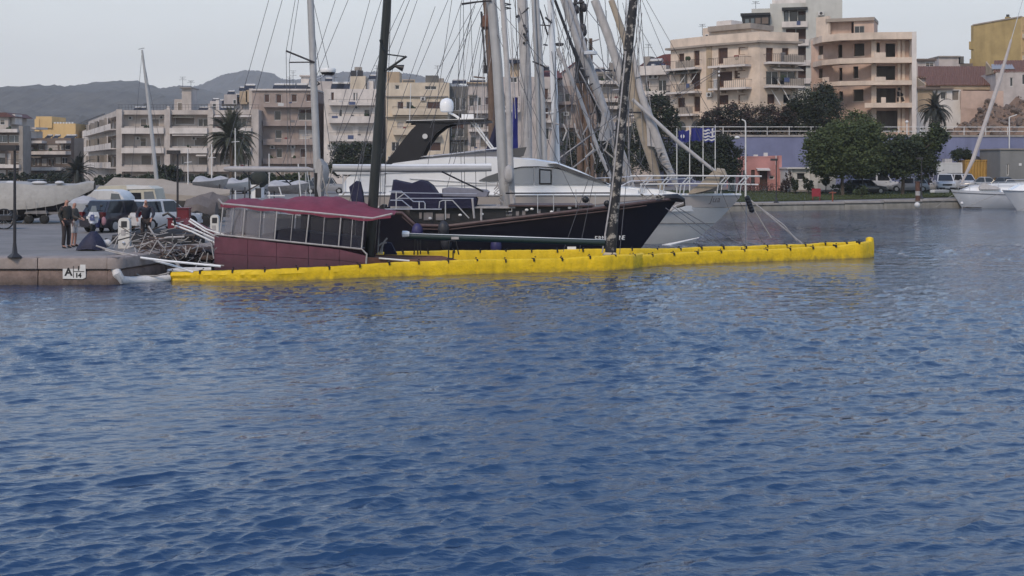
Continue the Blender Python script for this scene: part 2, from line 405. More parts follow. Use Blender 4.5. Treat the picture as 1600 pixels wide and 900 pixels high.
# ------------------------------------------------------------ buildings
class Fac:
    """vertical wall plane through photo columns px0, px1 at distances Y0, Y1"""
    def __init__(s, px0, Y0, px1, Y1):
        s.a = Vector(((px0 - 800) / FP * Y0, Y0, 0)); s.b = Vector(((px1 - 800) / FP * Y1, Y1, 0))
        s.L = (s.b - s.a).length; s.u = (s.b - s.a) / s.L; s.n = Vector((-s.u.y, s.u.x, 0))   # n points away from the camera (inward)
        s.p = (px0, px1)
    def hit(s, px, py, d=0):
        r = Vector(((px - 800) / FP, 1, 0)); o = s.a + s.n * d
        t = o.dot(s.n) / r.dot(s.n); P = r * t
        return (P - s.a).dot(s.u), EYE - (py - HZ) / FP * t
    def P(s, x, y, z): 
        v = s.a + s.u * x + s.n * y; return Vector((v.x, v.y, z))
    def box(s, mb, x0, x1, y0, y1, z0, z1):
        if x0 > x1: x0, x1 = x1, x0
        if z0 > z1: z0, z1 = z1, z0
        V = [s.P(x, y, z) for z in (z0, z1) for x, y in ((x0, y0), (x1, y0), (x1, y1), (x0, y1))]
        return mb.add(V, [(0,3,2,1),(4,5,6,7),(0,1,5,4),(1,2,6,5),(2,3,7,6),(3,0,4,7)])
    def pbox(s, mb, r, y0, y1):
        x0, z1 = s.hit(r[0], r[1]); x1, z0 = s.hit(r[2], r[3]); return s.box(mb, x0, x1, y0, y1, z0, z1)
    def rect(s, r):
        x0, z1 = s.hit(r[0], r[1]); x1, z0 = s.hit(r[2], r[3]); return x0, x1, z0, z1
    def wall(s, mb, ztop, zbot, holes, T, x0=0, x1=None, y0=0):
        x1 = s.L if x1 is None else x1
        hs = [(max(a, x0), min(b, x1), max(c, zbot), min(d, ztop)) for a, b, c, d in holes if b > x0 and a < x1]
        xs = sorted({x0, x1, *[h[0] for h in hs], *[h[1] for h in hs]}); zs = sorted({zbot, ztop, *[h[2] for h in hs], *[h[3] for h in hs]})
        def solid(i, j):
            if i < 0 or j < 0 or i >= len(xs) - 1 or j >= len(zs) - 1: return False
            cx, cz = (xs[i] + xs[i+1]) / 2, (zs[j] + zs[j+1]) / 2
            return not any(a < cx < b and c < cz < d for a, b, c, d in hs)
        for i in range(len(xs) - 1):
            for j in range(len(zs) - 1):
                if not solid(i, j): continue
                a, b, c, d = xs[i], xs[i+1], zs[j], zs[j+1]
                mb.add([s.P(a, y0, c), s.P(b, y0, c), s.P(b, y0, d), s.P(a, y0, d)], [(0, 1, 2, 3)])
                if not solid(i - 1, j): mb.add([s.P(a, y0, c), s.P(a, y0, d), s.P(a, T, d), s.P(a, T, c)], [(0, 1, 2, 3)])
                if not solid(i + 1, j): mb.add([s.P(b, y0, c), s.P(b, y0, d), s.P(b, T, d), s.P(b, T, c)], [(0, 1, 2, 3)])
                if not solid(i, j - 1): mb.add([s.P(a, y0, c), s.P(b, y0, c), s.P(b, T, c), s.P(a, T, c)], [(0, 1, 2, 3)])
                if not solid(i, j + 1): mb.add([s.P(a, y0, d), s.P(b, y0, d), s.P(b, T, d), s.P(a, T, d)], [(0, 1, 2, 3)])
def cnr(f, parent):
    return parent
SHUT = mat('brown shutter', A(78, 52, 50), .7, .2, 4)
SHUTG = mat('grey shutter', A(120, 112, 108), .7, .15, 4)
SHUTW = mat('pale shutter', A(178, 170, 168), .6, .1, 3)
DARKW = mat_glass('window glass dark', (.02, .022, .026), .12)
MIDW = mat_glass('window glass pale', (.10, .12, .13), .15)
AWN = mat('canvas awning', A(150, 142, 136), .9, .15, 3)
AWNG = mat('grey awning', A(105, 105, 102), .9, .15, 3)
ACW = mat('air conditioner casing', (.5, .49, .47), .5, .1, 3)
def window(f, r, b, kind='d', inset=.16, y=0, frame=None, proud=False, fw=.07):
    """window with its frame and pane set into (or onto) wall plane y"""
    x0, x1, z0, z1 = f.rect(r)
    y0 = y - .05 if proud else y + inset - .06
    m = frame or WHITE; mb = MB()
    for a, bb, c, d in ((x0, x0+fw, z0, z1), (x1-fw, x1, z0, z1), (x0+fw, x1-fw, z0, z0+fw), (x0+fw, x1-fw, z1-fw, z1)):
        f.box(mb, a, bb, y0, y0 + .06, c, d)
    if x1 - x0 > 1.1 and kind in 'dm': f.box(mb, (x0+x1)/2 - .035, (x0+x1)/2 + .035, y0, y0 + .06, z0 + fw, z1 - fw)
    w_ = mb.build('window', m, b)
    mb = MB()
    if kind in 'dm':
        f.box(mb, x0 + fw, x1 - fw, y0 + .035, y0 + .05, z0 + fw, z1 - fw); mb.build('pane', DARKW if kind == 'd' else MIDW, w_)
    else:
        n = max(3, int((z1 - z0) / .22)); zz = [z0 + fw + (z1 - z0 - 2*fw) * i / n for i in range(n + 1)]
        for i in range(n): f.box(mb, x0 + fw, x1 - fw, y0 + .02 + .008 * (i % 2), y0 + .05, zz[i] + .01, zz[i+1] - .01)
        f.box(mb, x0 + fw, x1 - fw, y0 + .035, y0 + .055, z0 + fw, z1 - fw)
        mb.build('shutter', {'s': SHUT, 'g': SHUTG, 'w': SHUTW}[kind], w_)
    if kind == 'd' and rnd.random() < .33:
        h = (z1 - z0 - 2*fw) * rnd.choice((.25, .35, .5, .65)); mb = MB(); f.box(mb, x0 + fw + .01, x1 - fw - .01, y0 + .015, y0 + .033, z1 - fw - h, z1 - fw); mb.build('roller_blind', rnd.choice((SHUTW, SHUTG, SHUTG, SHUT)), w_)
    return w_
PLANT = mat('balcony plant', (.03, .045, .02), .9, .3, 6)
CLOTH = [mat('laundry ' + n, c, .9, .1, 4) for n, c in (('white', (.5, .49, .48)), ('blue', (.07, .09, .17)), ('red', (.2, .05, .05)), ('grey', (.18, .17, .17)), ('beige', (.33, .28, .22)))]
def balcony(f, r, b, m, d=1.2, y=0, rail=None, parapet=True, slabm=None, th=.16):
    """slab with solid parapet (r = parapet + slab outline) or with an iron rail above it"""
    x0, x1, z0, z1 = f.rect(r)
    mb = MB()
    f.box(mb, x0, x1, y - d, y - .002, z0, z0 + th)
    if parapet:
        f.box(mb, x0, x1, y - d, y - d + .12, z0 + th, z1); f.box(mb, x0, x0 + .12, y - d + .12, y - .002, z0 + th, z1); f.box(mb, x1 - .12, x1, y - d + .12, y - .002, z0 + th, z1)
    o = mb.build('balcony', m, b)
    if rail:
        h = rail; mb = MB(); zt = (z1 if parapet else z0 + th)
        f.box(mb, x0, x1, y - d, y - d + .04, zt + h - .04, zt + h); f.box(mb, x0, x0 + .04, y - d + .04, y, zt + h - .04, zt + h); f.box(mb, x1 - .04, x1, y - d + .04, y, zt + h - .04, zt + h)
        n = max(3, int((x1 - x0) / (.28 if h > .6 else 1.2)))
        for i in range(n + 1):
            xx = x0 + .02 + (x1 - x0 - .06) * i / n; f.box(mb, xx, xx + .025, y - d + .01, y - d + .035, zt, zt + h - .04)
        mb.build('balcony_rail', IRON, o)
    if d > .8:
        zt = z1 if parapet else z0 + th + .9
        for k in range(int((x1 - x0) / 2.2)):
            xx = rnd.uniform(x0 + .4, x1 - .9); q = rnd.random()
            if q < .28:
                mb = MB(); f.box(mb, xx, xx + rnd.uniform(.5, 1.1), y - d - .03, y - d - .012, zt - rnd.uniform(.3, .6), zt + .05); mb.build('laundry', rnd.choice(CLOTH), o)
            elif q < .55:
                c = f.P(xx, y - d + .3, zt + .12)
                for j in range(3): MB().ball(c + Vector((rnd.uniform(-.25, .25), 0, rnd.uniform(-.1, .2))), rnd.uniform(.14, .28), 6, (1, .8, 1.1)).build('potted_plant', PLANT, o)
            elif q < .7:
                mb = MB(); f.box(mb, xx, xx + .45, y - d + .3, y - d + .7, z0 + th, zt + .25); mb.build('chair', rnd.choice(CLOTH), o)
    return o
def awning(f, r, b, m, d=1.0, y=0):
    x0, x1, z0, z1 = f.rect(r); n = max(2, int((x1 - x0) / 1.0)); mb = MB()
    V = [f.P(x0, y, z1), f.P(x1, y, z1), f.P(x1, y - d, z0 + .12), f.P(x0, y - d, z0 + .12)]
    mb.add(V + [v + Vector((0, 0, -.03)) for v in V], [(0,1,2,3),(7,6,5,4),(0,4,5,1),(1,5,6,2),(2,6,7,3),(3,7,4,0)])
    f.box(mb, x0, x1, y - d - .02, y - d + .005, z0, z0 + .14)
    return mb.build('awning', m, b)
def acunit(f, px, py, b, y=0):
    x, z = f.hit(px, py); mb = MB(); f.box(mb, x - .4, x + .4, y - .35, y - .01, z - .28, z + .28)
    o = mb.build('air_conditioner', ACW, b); c = f.P(x, y - .36, z); mb = MB().lathe([(.2, 0), (.2, .02)], c, -f.n, 10); mb.build('fan_grille', IRON, o)
def body(f, ztop, zbot, D, y, b, m, x0=0, x1=None, name='rear_block'):
    x1 = f.L if x1 is None else x1; mb = MB(); f.box(mb, x0, x1, y, y + D, zbot, ztop); return mb.build(name, m, b)
def zat(f, px, py): return f.hit(px, py)[1]
def tank(f, px, py, b, s=1.0, y=3):
    """roof solar heater: panel, drum and stand"""
    x, z = f.hit(px, py); mb = MB(); c = f.P(x, y, z)
    mb.tube([f.P(x - .7*s, y, z + .75*s), f.P(x + .7*s, y, z + .75*s)], .26 * s, 10); o = mb.build('water_tank', ACW, b)
    mb = MB(); V = [f.P(x - .8*s, y - 1.2*s, z + .05), f.P(x + .8*s, y - 1.2*s, z + .05), f.P(x + .8*s, y - .2*s, z + .75*s), f.P(x - .8*s, y - .2*s, z + .75*s)]
    mb.add(V + [v + Vector((0, .05, -.06)) for v in V], [(0,1,2,3),(7,6,5,4),(0,4,5,1),(1,5,6,2),(2,6,7,3),(3,7,4,0)]); mb.build('solar_panel', mat_glass('solar panel', (.018, .018, .024), .55), o)
    mb = MB()
    for sx in (-.6, .6): f.box(mb, x + sx*s - .03, x + sx*s + .03, y - .03, y + .03, z - .05, z + .6*s)
    mb.build('stand', IRON, o)
def antenna(f, px, py0, py1, b, y=3):
    x, z0 = f.hit(px, py1); z1 = f.hit(px, py0)[1]; mb = MB(); mb.tube([f.P(x, y, z0 - .3), f.P(x, y, z1)], .03, 4)
    for k, l in ((.02, .5), (.12, .35), (.25, .6)):
        zz = z1 - (z1 - z0) * k; mb.tube([f.P(x - l, y, zz), f.P(x + l, y, zz)], .02, 4)
    mb.build('antenna', IRON, b)
def house(name, label, px, Y, cat='building', group='buildings round the harbour'):
    return empty(name, ((px - 800) / FP * Y, Y, 1.0), label, cat, group)
WOP = []
def std(f, r, b, m, m2=None, T=.3, D=12, windows=(), holes=(), extra=None, zbot=None):
    """facade f with roof/base rows r=(top,bottom): wall with openings, block behind, windows in the openings"""
    zt = zat(f, f.p[0], r[0]) if not isinstance(r[0], tuple) else r[0][0]; zb = 0.8 if zbot is None else zbot
    hs = [f.rect(w[:4]) for w in list(windows) + list(holes)]
    mb = MB(); f.wall(mb, zt, zb, hs, T); mb.build('wall', m, b)
    body(f, zt - .004, zb, D, T, b, m2 or m)
    for w in windows: window(f, w[:4], b, w[4] if len(w) > 4 else 'd', inset=min(.2, T - .02))
    return zt, zb
# --- grey-pink apartment block, far left
P = {n: mat(n + ' render', A(*c), .9, .2, .45, streak=.2) for n, c in dict(
    lgrey=(176, 166, 163), dgrey=(140, 133, 130), rose=(152, 135, 132), white=(196, 188, 186), cream=(196, 180, 160), ochre=(196, 160, 105), pale=(176, 166, 166),
    peach=(205, 183, 166), tan=(172, 148, 122), slate=(98, 98, 100), brownw=(110, 96, 92), mustard=(168, 142, 88), pinkh=(190, 122, 122), plinth=(150, 138, 130), concrete=(150, 144, 140), salmon=(190, 158, 144)).items()}
def b_farleft():
    b = house('apartment_building', 'grey apartment block at the left edge with a maroon tiled rooftop room', 15, 205)
    f = Fac(-60, 206, 33, 205)
    std(f, (204, 0), b, P['brownw'], P['dgrey'], T=.9, D=2.5, windows=[(-30, 211, -8, 223), (-6, 211, 12, 223, 'm'), (13, 211, 31, 223, 'm'), (-20, 240, 8, 257), (11, 240, 17, 257, 'w'), (23, 240, 33, 254, 'g'), (-10, 266, 9, 280, 'w'), (12, 266, 28, 280, 'g')])
    for r in ((-60, 202, 33, 207), (-60, 229, 10, 234), (-60, 257, 36, 262.5)): balcony(f, r, b, P['white'], 1.3, rail=.8 if r[1] > 220 else None)
    mb = MB(); f.pbox(mb, (33, 197, 39.5, 290), -.8, 1.5); mb.build('pillar', P['dgrey'], b)
    g = Fac(-40, 210, 14, 210); mb = MB(); g.pbox(mb, (-40, 183, 13, 202), 0, 8); mb.build('rooftop_room', P['lgrey'], b)
    window(g, (0, 186, 8, 195), b, 'd', proud=True)
    z = zat(g, 0, 183); mb = MB(); mb.prism([g.P(-.5, -.6, z), g.P(g.L + .9, -.6, z), g.P(g.L - .3, -.6, z + .75), g.P(-.5, -.6, z + .75)], tuple(g.n * 9)); mb.build('roof', mat('maroon roof tiles', A(96, 58, 62), .8, .2, 4), b)
    mb = MB(); g.pbox(mb, (14, 178, 20, 194), 1, 4); mb.build('chimney', P['white'], b)
b_farleft()
def b_two():
    b = house('apartment_building', 'dark apartment block with white balcony bands beside the yellow building', 78, 215)
    f = Fac(40, 216, 111, 213)
    zt, zb = std(f, (216, 0), b, P['brownw'], P['dgrey'], T=.8, D=2.5, windows=[(47, 226, 58, 234, 's'), (60, 226, 68, 234, 'd'), (70, 226, 90, 234, 'w'), (92, 226, 99, 234, 'w'), (101, 226, 109, 234, 'd'), (50, 247, 55, 259), (57, 249, 61, 258, 'w'), (65, 248, 73, 259, 'w'), (74, 248, 79, 259, 's'), (80, 247, 84, 260), (86, 246, 95, 256, 'w'), (96, 246, 105, 256), (50, 272, 55, 284), (57, 272, 63, 284, 'w'), (66, 272, 74, 284, 'w'), (75, 272, 81, 284), (82, 272, 86, 284, 'w'), (88, 270, 97, 283, 'w')])
    balcony(f, (44, 220, 73, 224), b, P['white'], 1.2); balcony(f, (94, 220, 111, 224), b, P['white'], 1.2)
    balcony(f, (44, 236.5, 111, 241.5), b, P['white'], 1.4, rail=.7); balcony(f, (46, 261, 103, 266.5), b, P['white'], 1.4, rail=.7)
    for r in ((42, 230, 52, 233.5), (40, 199, 56, 202), (44, 205, 48, 216), (40, 275, 55, 279)): mb = MB(); f.pbox(mb, r, -.5 if r[1] > 216 else 0, 3 if r[1] < 216 else 0); mb.build('canopy', P['white'], b)
    for px in (60, 72, 90, 98): tank(f, px, 216, b, .7)
    awning(f, (50, 242, 70, 246), b, AWN, 1.0); awning(f, (88, 267, 104, 271), b, AWNG, 1.0)
b_two()
def b_yellow():
    b = house('yellow_building', 'yellow building with a blank square tower below the hill', 85, 300)
    f = Fac(56, 300, 118, 300); m = mat('yellow render', A(212, 170, 105), .9, .1, .3, streak=.12)
    body(f, zat(f, 60, 193), 1, 14, 0, b, m, name='wall')
    mb = MB(); f.pbox(mb, (57, 182, 82, 200), -.4, 9); f.pbox(mb, (55.5, 186, 63, 215), -.6, 2); mb.build('tower', m, b)
    mb = MB(); z = zat(f, 100, 193)
    for i in range(7):
        x = f.hit(84 + i * 4.6, 193)[0]; f.box(mb, x, x + .4, 0.02, .4, z, z + .35)
    mb.build('parapet', WHITE, b)
b_yellow()
def b_three():
    b = house('apartment_building', 'long four storey block with white balcony bands behind the tall palm', 290, 205)
    W = P['lgrey']; f = Fac(183, 205, 405, 205)
    zt = zat(f, 200, 172)
    bays = [(192, 258), (267, 325.5), (334, 394)]
    lv = [(179, 197), (209, 228), (239, 257), (269, 286)]
    holes = [f.rect((a, y0, c, y1)) for a, c in bays for y0, y1 in lv]
    mb = MB(); f.wall(mb, zt, 0.8, holes, 1.5); mb.build('wall', W, b)
    body(f, zt - .004, .8, 12, 1.5, b, W)
    for a, c in ((183, 192), (258, 267), (325.5, 334), (394, 405)):
        mb = MB(); f.pbox(mb, (a, 171, c, 290), -.5, -.003); mb.build('pilaster', W, b)
    for i, (a, c) in enumerate(bays):
        for j, (y0, y1) in enumerate(((197, 209), (228, 239.5), (257, 268))):
            balcony(f, (a, y0 + 3, c, y1), b, P['white'] if j < 2 else P['lgrey'], .9, rail=.3)
    k = 1.5 # back wall of the loggias
    W1 = [(215, 185, 225, 200), (231, 185, 245, 199, 'g'), (215, 215, 224.5, 229), (241, 215, 247, 229, 'g'), (216, 242, 233, 258, 'g'), (237, 243, 247, 258),
          (270, 180, 301, 194, 'g'), (306, 185, 322, 197), (273, 215, 284, 228, 'w'), (300, 214, 324, 228, 'g'), (280, 243, 284, 257), (306, 245, 324, 258, 'g'),
          (340, 184, 354, 198, 'g'), (368, 184, 382, 197, 'd'), (372, 214, 384, 227, 'd'), (340, 214, 352, 228, 'g'), (345, 244, 358, 257), (370, 243, 384, 257, 'g'),
          (196, 272, 204, 286), (212, 272, 240, 286, 'd'), (272, 271, 300, 285, 'd'), (306, 272, 322, 285), (338, 272, 352, 285, 'd'), (358, 272, 372, 285, 'd'), (376, 272, 392, 285, 'g')]
    for w_ in W1: window(f, w_[:4], b, w_[4] if len(w_) > 4 else 'd', y=k, proud=True)
    awning(f, (269, 181, 303, 184), b, AWNG, .5, .6); awning(f, (271, 209, 324, 212), b, P['white'], .8); awning(f, (308, 238, 324, 244), b, P['white'], .8); awning(f, (336, 180, 393, 183), b, P['white'], .5)
    for q in ((200, 184), (249, 183), (212, 216), (300, 216)): acunit(f, *q, b, y=k)
    # rooftop
    mb = MB(); f.pbox(mb, (279, 137, 294, 175), 2, 6); mb.build('stair_tower', W, b)
    mb = MB(); f.pbox(mb, (277, 135.5, 295, 137), 1.5, 6.5); mb.build('tower_roof', P['dgrey'], b)
    window(f, (267, 158, 278, 172), b, 'g', y=4, proud=True); mb = MB(); f.pbox(mb, (262, 153, 279, 173), 4, 8); mb.build('rooftop_room', W, b)
    for r, y0, y1 in (((259, 166, 264, 173), .3, 1), ((325, 166, 330, 173), .3, 1), ((326, 154, 331, 173), 5, 7)): mb = MB(); f.pbox(mb, r, y0, y1); mb.build('chimney', P['white'], b)
    mb = MB()
    for i in range(45):
        x = .2 + i * (f.L - .4) / 44; f.box(mb, x, x + .03, .2, .23, zt, zt + .85)
    f.box(mb, 0, f.L, .2, .24, zt + .85, zt + .89); f.box(mb, 0, f.L, .2, .24, zt + .45, zt + .48); mb.build('roof_rail', IRON, b)
    antenna(f, 278, 118, 137, b, 3); antenna(f, 291, 124, 137, b, 3); antenna(f, 220, 160, 172, b, 3)
    for px in (205, 212, 308, 318, 342, 352): tank(f, px, 172, b, .75, 4)
    # long side wing running away to the left
    g = Fac(138, 262, 183, 205.5); zg = zt
    cols = [(143 + i * 5.2, 143 + i * 5.2 + 4.6) for i in range(8)]
    lev = [(8.1 + EYE - .0, 0)]
    z1s = [zt - .9, zt - 4.0, zt - 7.1]; hs = []
    for z in z1s: hs.append((.5, g.L - .8, z - 2.1, z))
    mb = MB(); g.wall(mb, zt, .8, hs, 1.3); mb.build('side_wall', W, b); body(g, zt - .004, .8, 10, 1.3, b, W, name='side_block')
    for z in z1s:
        mb = MB(); g.box(mb, 0, g.L, -1.1, -.003, z - 2.25, z - 2.1); g.box(mb, 0, g.L, -1.1, -.98, z - 2.1, z - 1.25); bl = mb.build('balcony', P['white'], b)
        for i in range(1, 6):
            x = g.L * i / 6; mb = MB(); g.box(mb, x - .06, x + .06, -1.13, 0, z - 2.1, z); mb.build('divider', P['dgrey'], bl)
        for i in range(9):
            x = 3 + i * (g.L - 6) / 8; rr = (x - 1.1, x + 1.1, z - 2.1, z - .2)
            mb = MB(); g.box(mb, *rr[:2], 1.22, 1.3, *rr[2:]); wn = mb.build('window', WHITE, b); mb = MB(); g.box(mb, rr[0] + .1, rr[1] - .1, 1.19, 1.22, rr[2] + .1, rr[3] - .1); mb.build('pane', DARKW, wn)
            if i % 3 == 1: mb = MB(); g.box(mb, x - 1.2, x + .8, -.7, -.62, z - 1.5, z + .1); mb.build('curtain', P['white'] if i % 2 else AWNG, b)
b_three()
def b_three_left():
    b = house('office_building', 'white building of narrow upright windows with a dark slatted roof screen', 132, 290)
    g = Fac(111, 336, 154, 262); zt = EYE + 7.6; m = P['white']
    rows = [(zt - 1.9 - 3.0, zt - 1.9 + .1), (zt - 6.9 - 1.9, zt - 5.9)]
    n = 17; hs = []
    for zb_, z_ in rows:
        for i in range(n): x = 1.5 + (g.L - 3) * i / n; hs.append((x, x + (g.L - 3) / n * .62, zb_, z_))
    mb = MB(); g.wall(mb, zt, .8, hs, .8); mb.build('wall', m, b); body(g, zt - .004, .8, 14, .8, b, m)
    for h in hs:
        mb = MB(); g.box(mb, h[0], h[1], .55, .62, h[2], h[3]); w_ = mb.build('window', SHUTG, b); mb = MB(); g.box(mb, h[0] + .15, h[1] - .15, .5, .55, h[2] + .1, (h[2] + h[3]) / 2 + .2); mb.build('pane', DARKW, w_)
    mb = MB()
    for i in range(6): g.box(mb, 8, g.L, 1 + i * .02, 1.1 + i * .02, zt + .1 + i * .45, zt + .4 + i * .45)
    mb.build('roof_screen', mat('dark screen', A(52, 56, 72), .6, .1, 3), b)
b_three_left()
def b_rose():
    b = house('apartment_building', 'rose grey five storey block with blank balconies left of the tall grey mast', 450, 208)
    f = Fac(394, 208, 492, 208); m = P['rose']
    std(f, (141, 0), b, m, m, windows=[(413, 147, 421, 160, 's'), (431, 147, 440, 161, 's'), (455, 147, 464, 159.5, 's'), (478, 147, 486, 158.5, 's'),
        (428.5, 173, 439, 188), (466, 170, 489, 188), (430, 203, 440.5, 216.5), (467, 203, 490, 217, 'w'), (432, 232, 441, 246.5), (469, 232, 479, 246, 's'), (454, 233, 460, 245, 'w')])
    for y0, y1 in ((162, 168), (188.5, 197), (217.5, 226.5), (247.5, 256)): balcony(f, (413, y0, 495, y1), b, m, 1.2)
    mb = MB(); f.pbox(mb, (392, 139, 494, 141.5), -.4, 12); mb.build('roof_slab', P['white'], b)
    mb = MB(); f.pbox(mb, (388, 138, 394, 290), .5, 9); mb.build('side_pier', P['lgrey'], b)
    mb = MB(); f.pbox(mb, (450, 170, 451.5, 280), -.15, -.003); mb.build('drain_pipe', P['dgrey'], b)
    for q in ((426, 230), (458, 229.5)): acunit(f, *q, b)
    for px, s in ((384, 1.1), (430, 1.2), (447, 1.2), (466, 1.2), (478, .8)): tank(f, px, 139, b, s, 4)
    mb = MB(); f.pbox(mb, (464, 117, 477, 139), 4, 8); mb.build('stair_tower', P['white'], b)
    mb = MB(); f.pbox(mb, (462, 115, 479, 117), 3.6, 8.4); mb.build('tower_roof', P['lgrey'], b)
    for px, y in ((453, 108), (448, 118)): antenna(f, px, y, 139, b)
    g = Fac(492, 209, 507, 214); body(g, zat(g, 495, 161), .8, 8, 0, b, mat('maroon grey wall', A(112, 92, 92), .9, .1, 1), name='side_block')
    for r in ((404, 262, 430, 280, 'w'), (438, 266, 452, 282, 'd'), (470, 268, 486, 284, 'd')): window(f, r[:4], b, r[4], proud=True)
b_rose()
def b_lowroofs():
    b = house('low_house', 'jumble of low rooftop rooms and water drums between the long block and the rose block', 370, 235)
    f = Fac(325, 236, 396, 236); m = P['pale']
    body(f, zat(f, 350, 162), .8, 10, 0, b, m, name='wall')
    for r in ((352, 148, 372, 163, 'a'), (376, 143, 388, 163, 'b'), (330, 158, 345, 166, 'c'), (386, 140, 396, 160, 'd')):
        mb = MB(); f.pbox(mb, r[:4], -1, 3); mb.build('rooftop_room', m if r[4] in 'ac' else P['tan'], b)
    for px, py in ((338, 160), (362, 148), (380, 142), (345, 162), (371, 153)): tank(f, px, py, b, .8, 0)
    window(f, (366, 156, 371, 163), b, 'd', y=-1, proud=True); window(f, (334, 162, 340, 167), b, 'd', y=-1, proud=True)
    b2 = house('hillside_houses', 'pale rooftop block with a slanted tank behind the tall grey mast', 505, 255)
    f = Fac(478, 255, 520, 255); body(f, zat(f, 490, 127), .8, 12, 0, b2, P['pale'], name='wall'); window(f, (482, 133, 487, 141), b2, 'd', proud=True); tank(f, 486, 127, b2, 1.1, 2); tank(f, 512, 127, b2, .9, 2)
b_lowroofs()
def b_white():
    b = house('apartment_building', 'white block of plain shuttered floors with a small rooftop cube behind the dark green mast', 548, 206)
    f = Fac(506, 206, 592, 206); m = P['white']
    std(f, (139, 0), b, m, m, windows=[(552, 145, 555, 157.5), (556.5, 145, 559, 157.5), (517, 144, 522, 157, 's'), (530, 171, 534.5, 184), (569, 171, 578, 183.5), (526, 197, 552, 211, 'w'), (560, 197, 580, 211, 'w'), (526, 226, 532, 240)])
    for y0, y1 in ((160, 165), (182, 192.5), (212, 221)): balcony(f, (515, y0, 588, y1), b, m, 1.2, rail=.45)
    mb = MB(); f.pbox(mb, (546, 118, 570, 140), 1, 6); mb.build('rooftop_room', P['cream'], b)
    for r in ((546.5, 109.5, 555.5, 118.5), (557, 109.5, 566, 118.5)): mb = MB(); f.pbox(mb, r, 1, 1.3); mb.build('solar_panel', mat_glass('solar panel', (.018, .018, .024), .55), b)
    mb = MB(); f.pbox(mb, (552, 103.5, 563, 108.5), 1.6, 2.4); mb.build('water_tank', P['dgrey'], b)
    mb = MB(); f.pbox(mb, (571, 125, 581, 139), 2, 4); mb.build('chimney', P['white'], b)
    for px in (526, 535): tank(f, px, 139, b, 1.3, 2)
    tank(f, 580, 122, b, .8, 3); acunit(f, 557, 168, b); acunit(f, 515, 228, b)
    for px, y in ((518, 112), (585, 100)): antenna(f, px, y, 139, b)
b_white()
def b_cream():
    b = house('apartment_building', 'cream yellow block with a tall blank tower at its left end and small balconies', 650, 207)
    f = Fac(603, 207, 702, 207); m = P['cream']
    std(f, (129, 0), b, m, m, windows=[(617.6, 133, 624, 139.5), (621, 159, 630.5, 174), (635, 159, 644, 174), (667, 159, 689, 174, 's'), (621, 191, 631, 206, 'w'), (669, 222, 689, 236, 's'), (655, 190, 668, 204, 'w'), (664, 134.5, 682, 140, 'd'), (612, 222, 624, 236)])
    mb = MB(); f.pbox(mb, (604, 112, 624, 129.5), 0.3, 5); mb.build('tower', P['tan'], b)
    mb = MB(); f.pbox(mb, (603, 150, 700, 151.5), -.35, -.003); mb.build('cornice', P['dgrey'], b)
    mb = MB(); f.pbox(mb, (628, 124, 648, 129), .3, .5); mb.build('roof_sign', P['tan'], b)
    mb = MB(); f.pbox(mb, (629.5, 125.2, 646.5, 127.8), .22, .3); mb.build('sign_board', P['slate'], b)
    mb = MB(); f.pbox(mb, (663.5, 116.5, 683, 129), 2, 5); mb.build('water_tank', P['slate'], b)
    mb = MB(); f.pbox(mb, (684, 121, 692, 129), 2, 4); mb.build('rooftop_room', P['dgrey'], b); antenna(f, 682, 100, 117, b)
    for r in ((614, 170, 700, 180), (615, 201, 650, 211)): balcony(f, r, b, m, 1.2, rail=.3)
    mb = MB(); f.pbox(mb, (603, 181, 700, 183), -.6, -.003); mb.build('ledge', P['cream'], b)
    awning(f, (655, 210, 690, 214), b, AWN, 1.1); acunit(f, 661, 154.5, b); acunit(f, 649, 172, b)
    # low street wall and shops
    for r in ((606, 244, 625, 262, 'd'), (632, 244, 652, 262, 'g'), (660, 244, 690, 262, 'd')): window(f, r[:4], b, r[4], proud=True)
b_cream()
def b_grey():
    b = house('apartment_building', 'dark grey block with deep loggias behind the curved black radar arch', 716, 209)
    f = Fac(701, 209, 731, 209); m = P['slate']
    std(f, (135, 0), b, m, m, T=1.2, windows=[(704, 152, 719, 173), (705, 193, 725, 214), (722, 152, 728, 172), (705, 222, 725, 240)])
    for r in ((702, 174, 730, 178), (702, 215, 730, 219)): balcony(f, r, b, m, .9, rail=.6)
    b = house('apartment_building', 'narrow pale block with white balcony shelves left of the main masts', 750, 209)
    f = Fac(731, 209, 770, 209); m = P['pale']
    std(f, (129, 0), b, m, m, windows=[(733, 152, 741, 166), (745, 152, 752, 165), (735, 184, 743, 200), (748, 184, 756, 200), (735, 214, 744, 230), (758, 152, 765, 164, 's'), (758, 184, 766, 198, 's'), (750, 214, 762, 230, 'g')])
    for r in ((731, 173, 768, 177.5), (733, 202, 768, 206), (733, 232, 768, 236)): balcony(f, r, b, P['white'], 1.3, rail=.8)
    mb = MB(); f.pbox(mb, (729, 128.5, 766, 130.5), -.5, 10); mb.build('roof_slab', P['tan'], b)
    awning(f, (732, 148, 745, 150.5), b, AWNG, .8)
    for px in (712, 722, 740, 752): tank(f, px, 130, b, .8, 2)
b_grey()
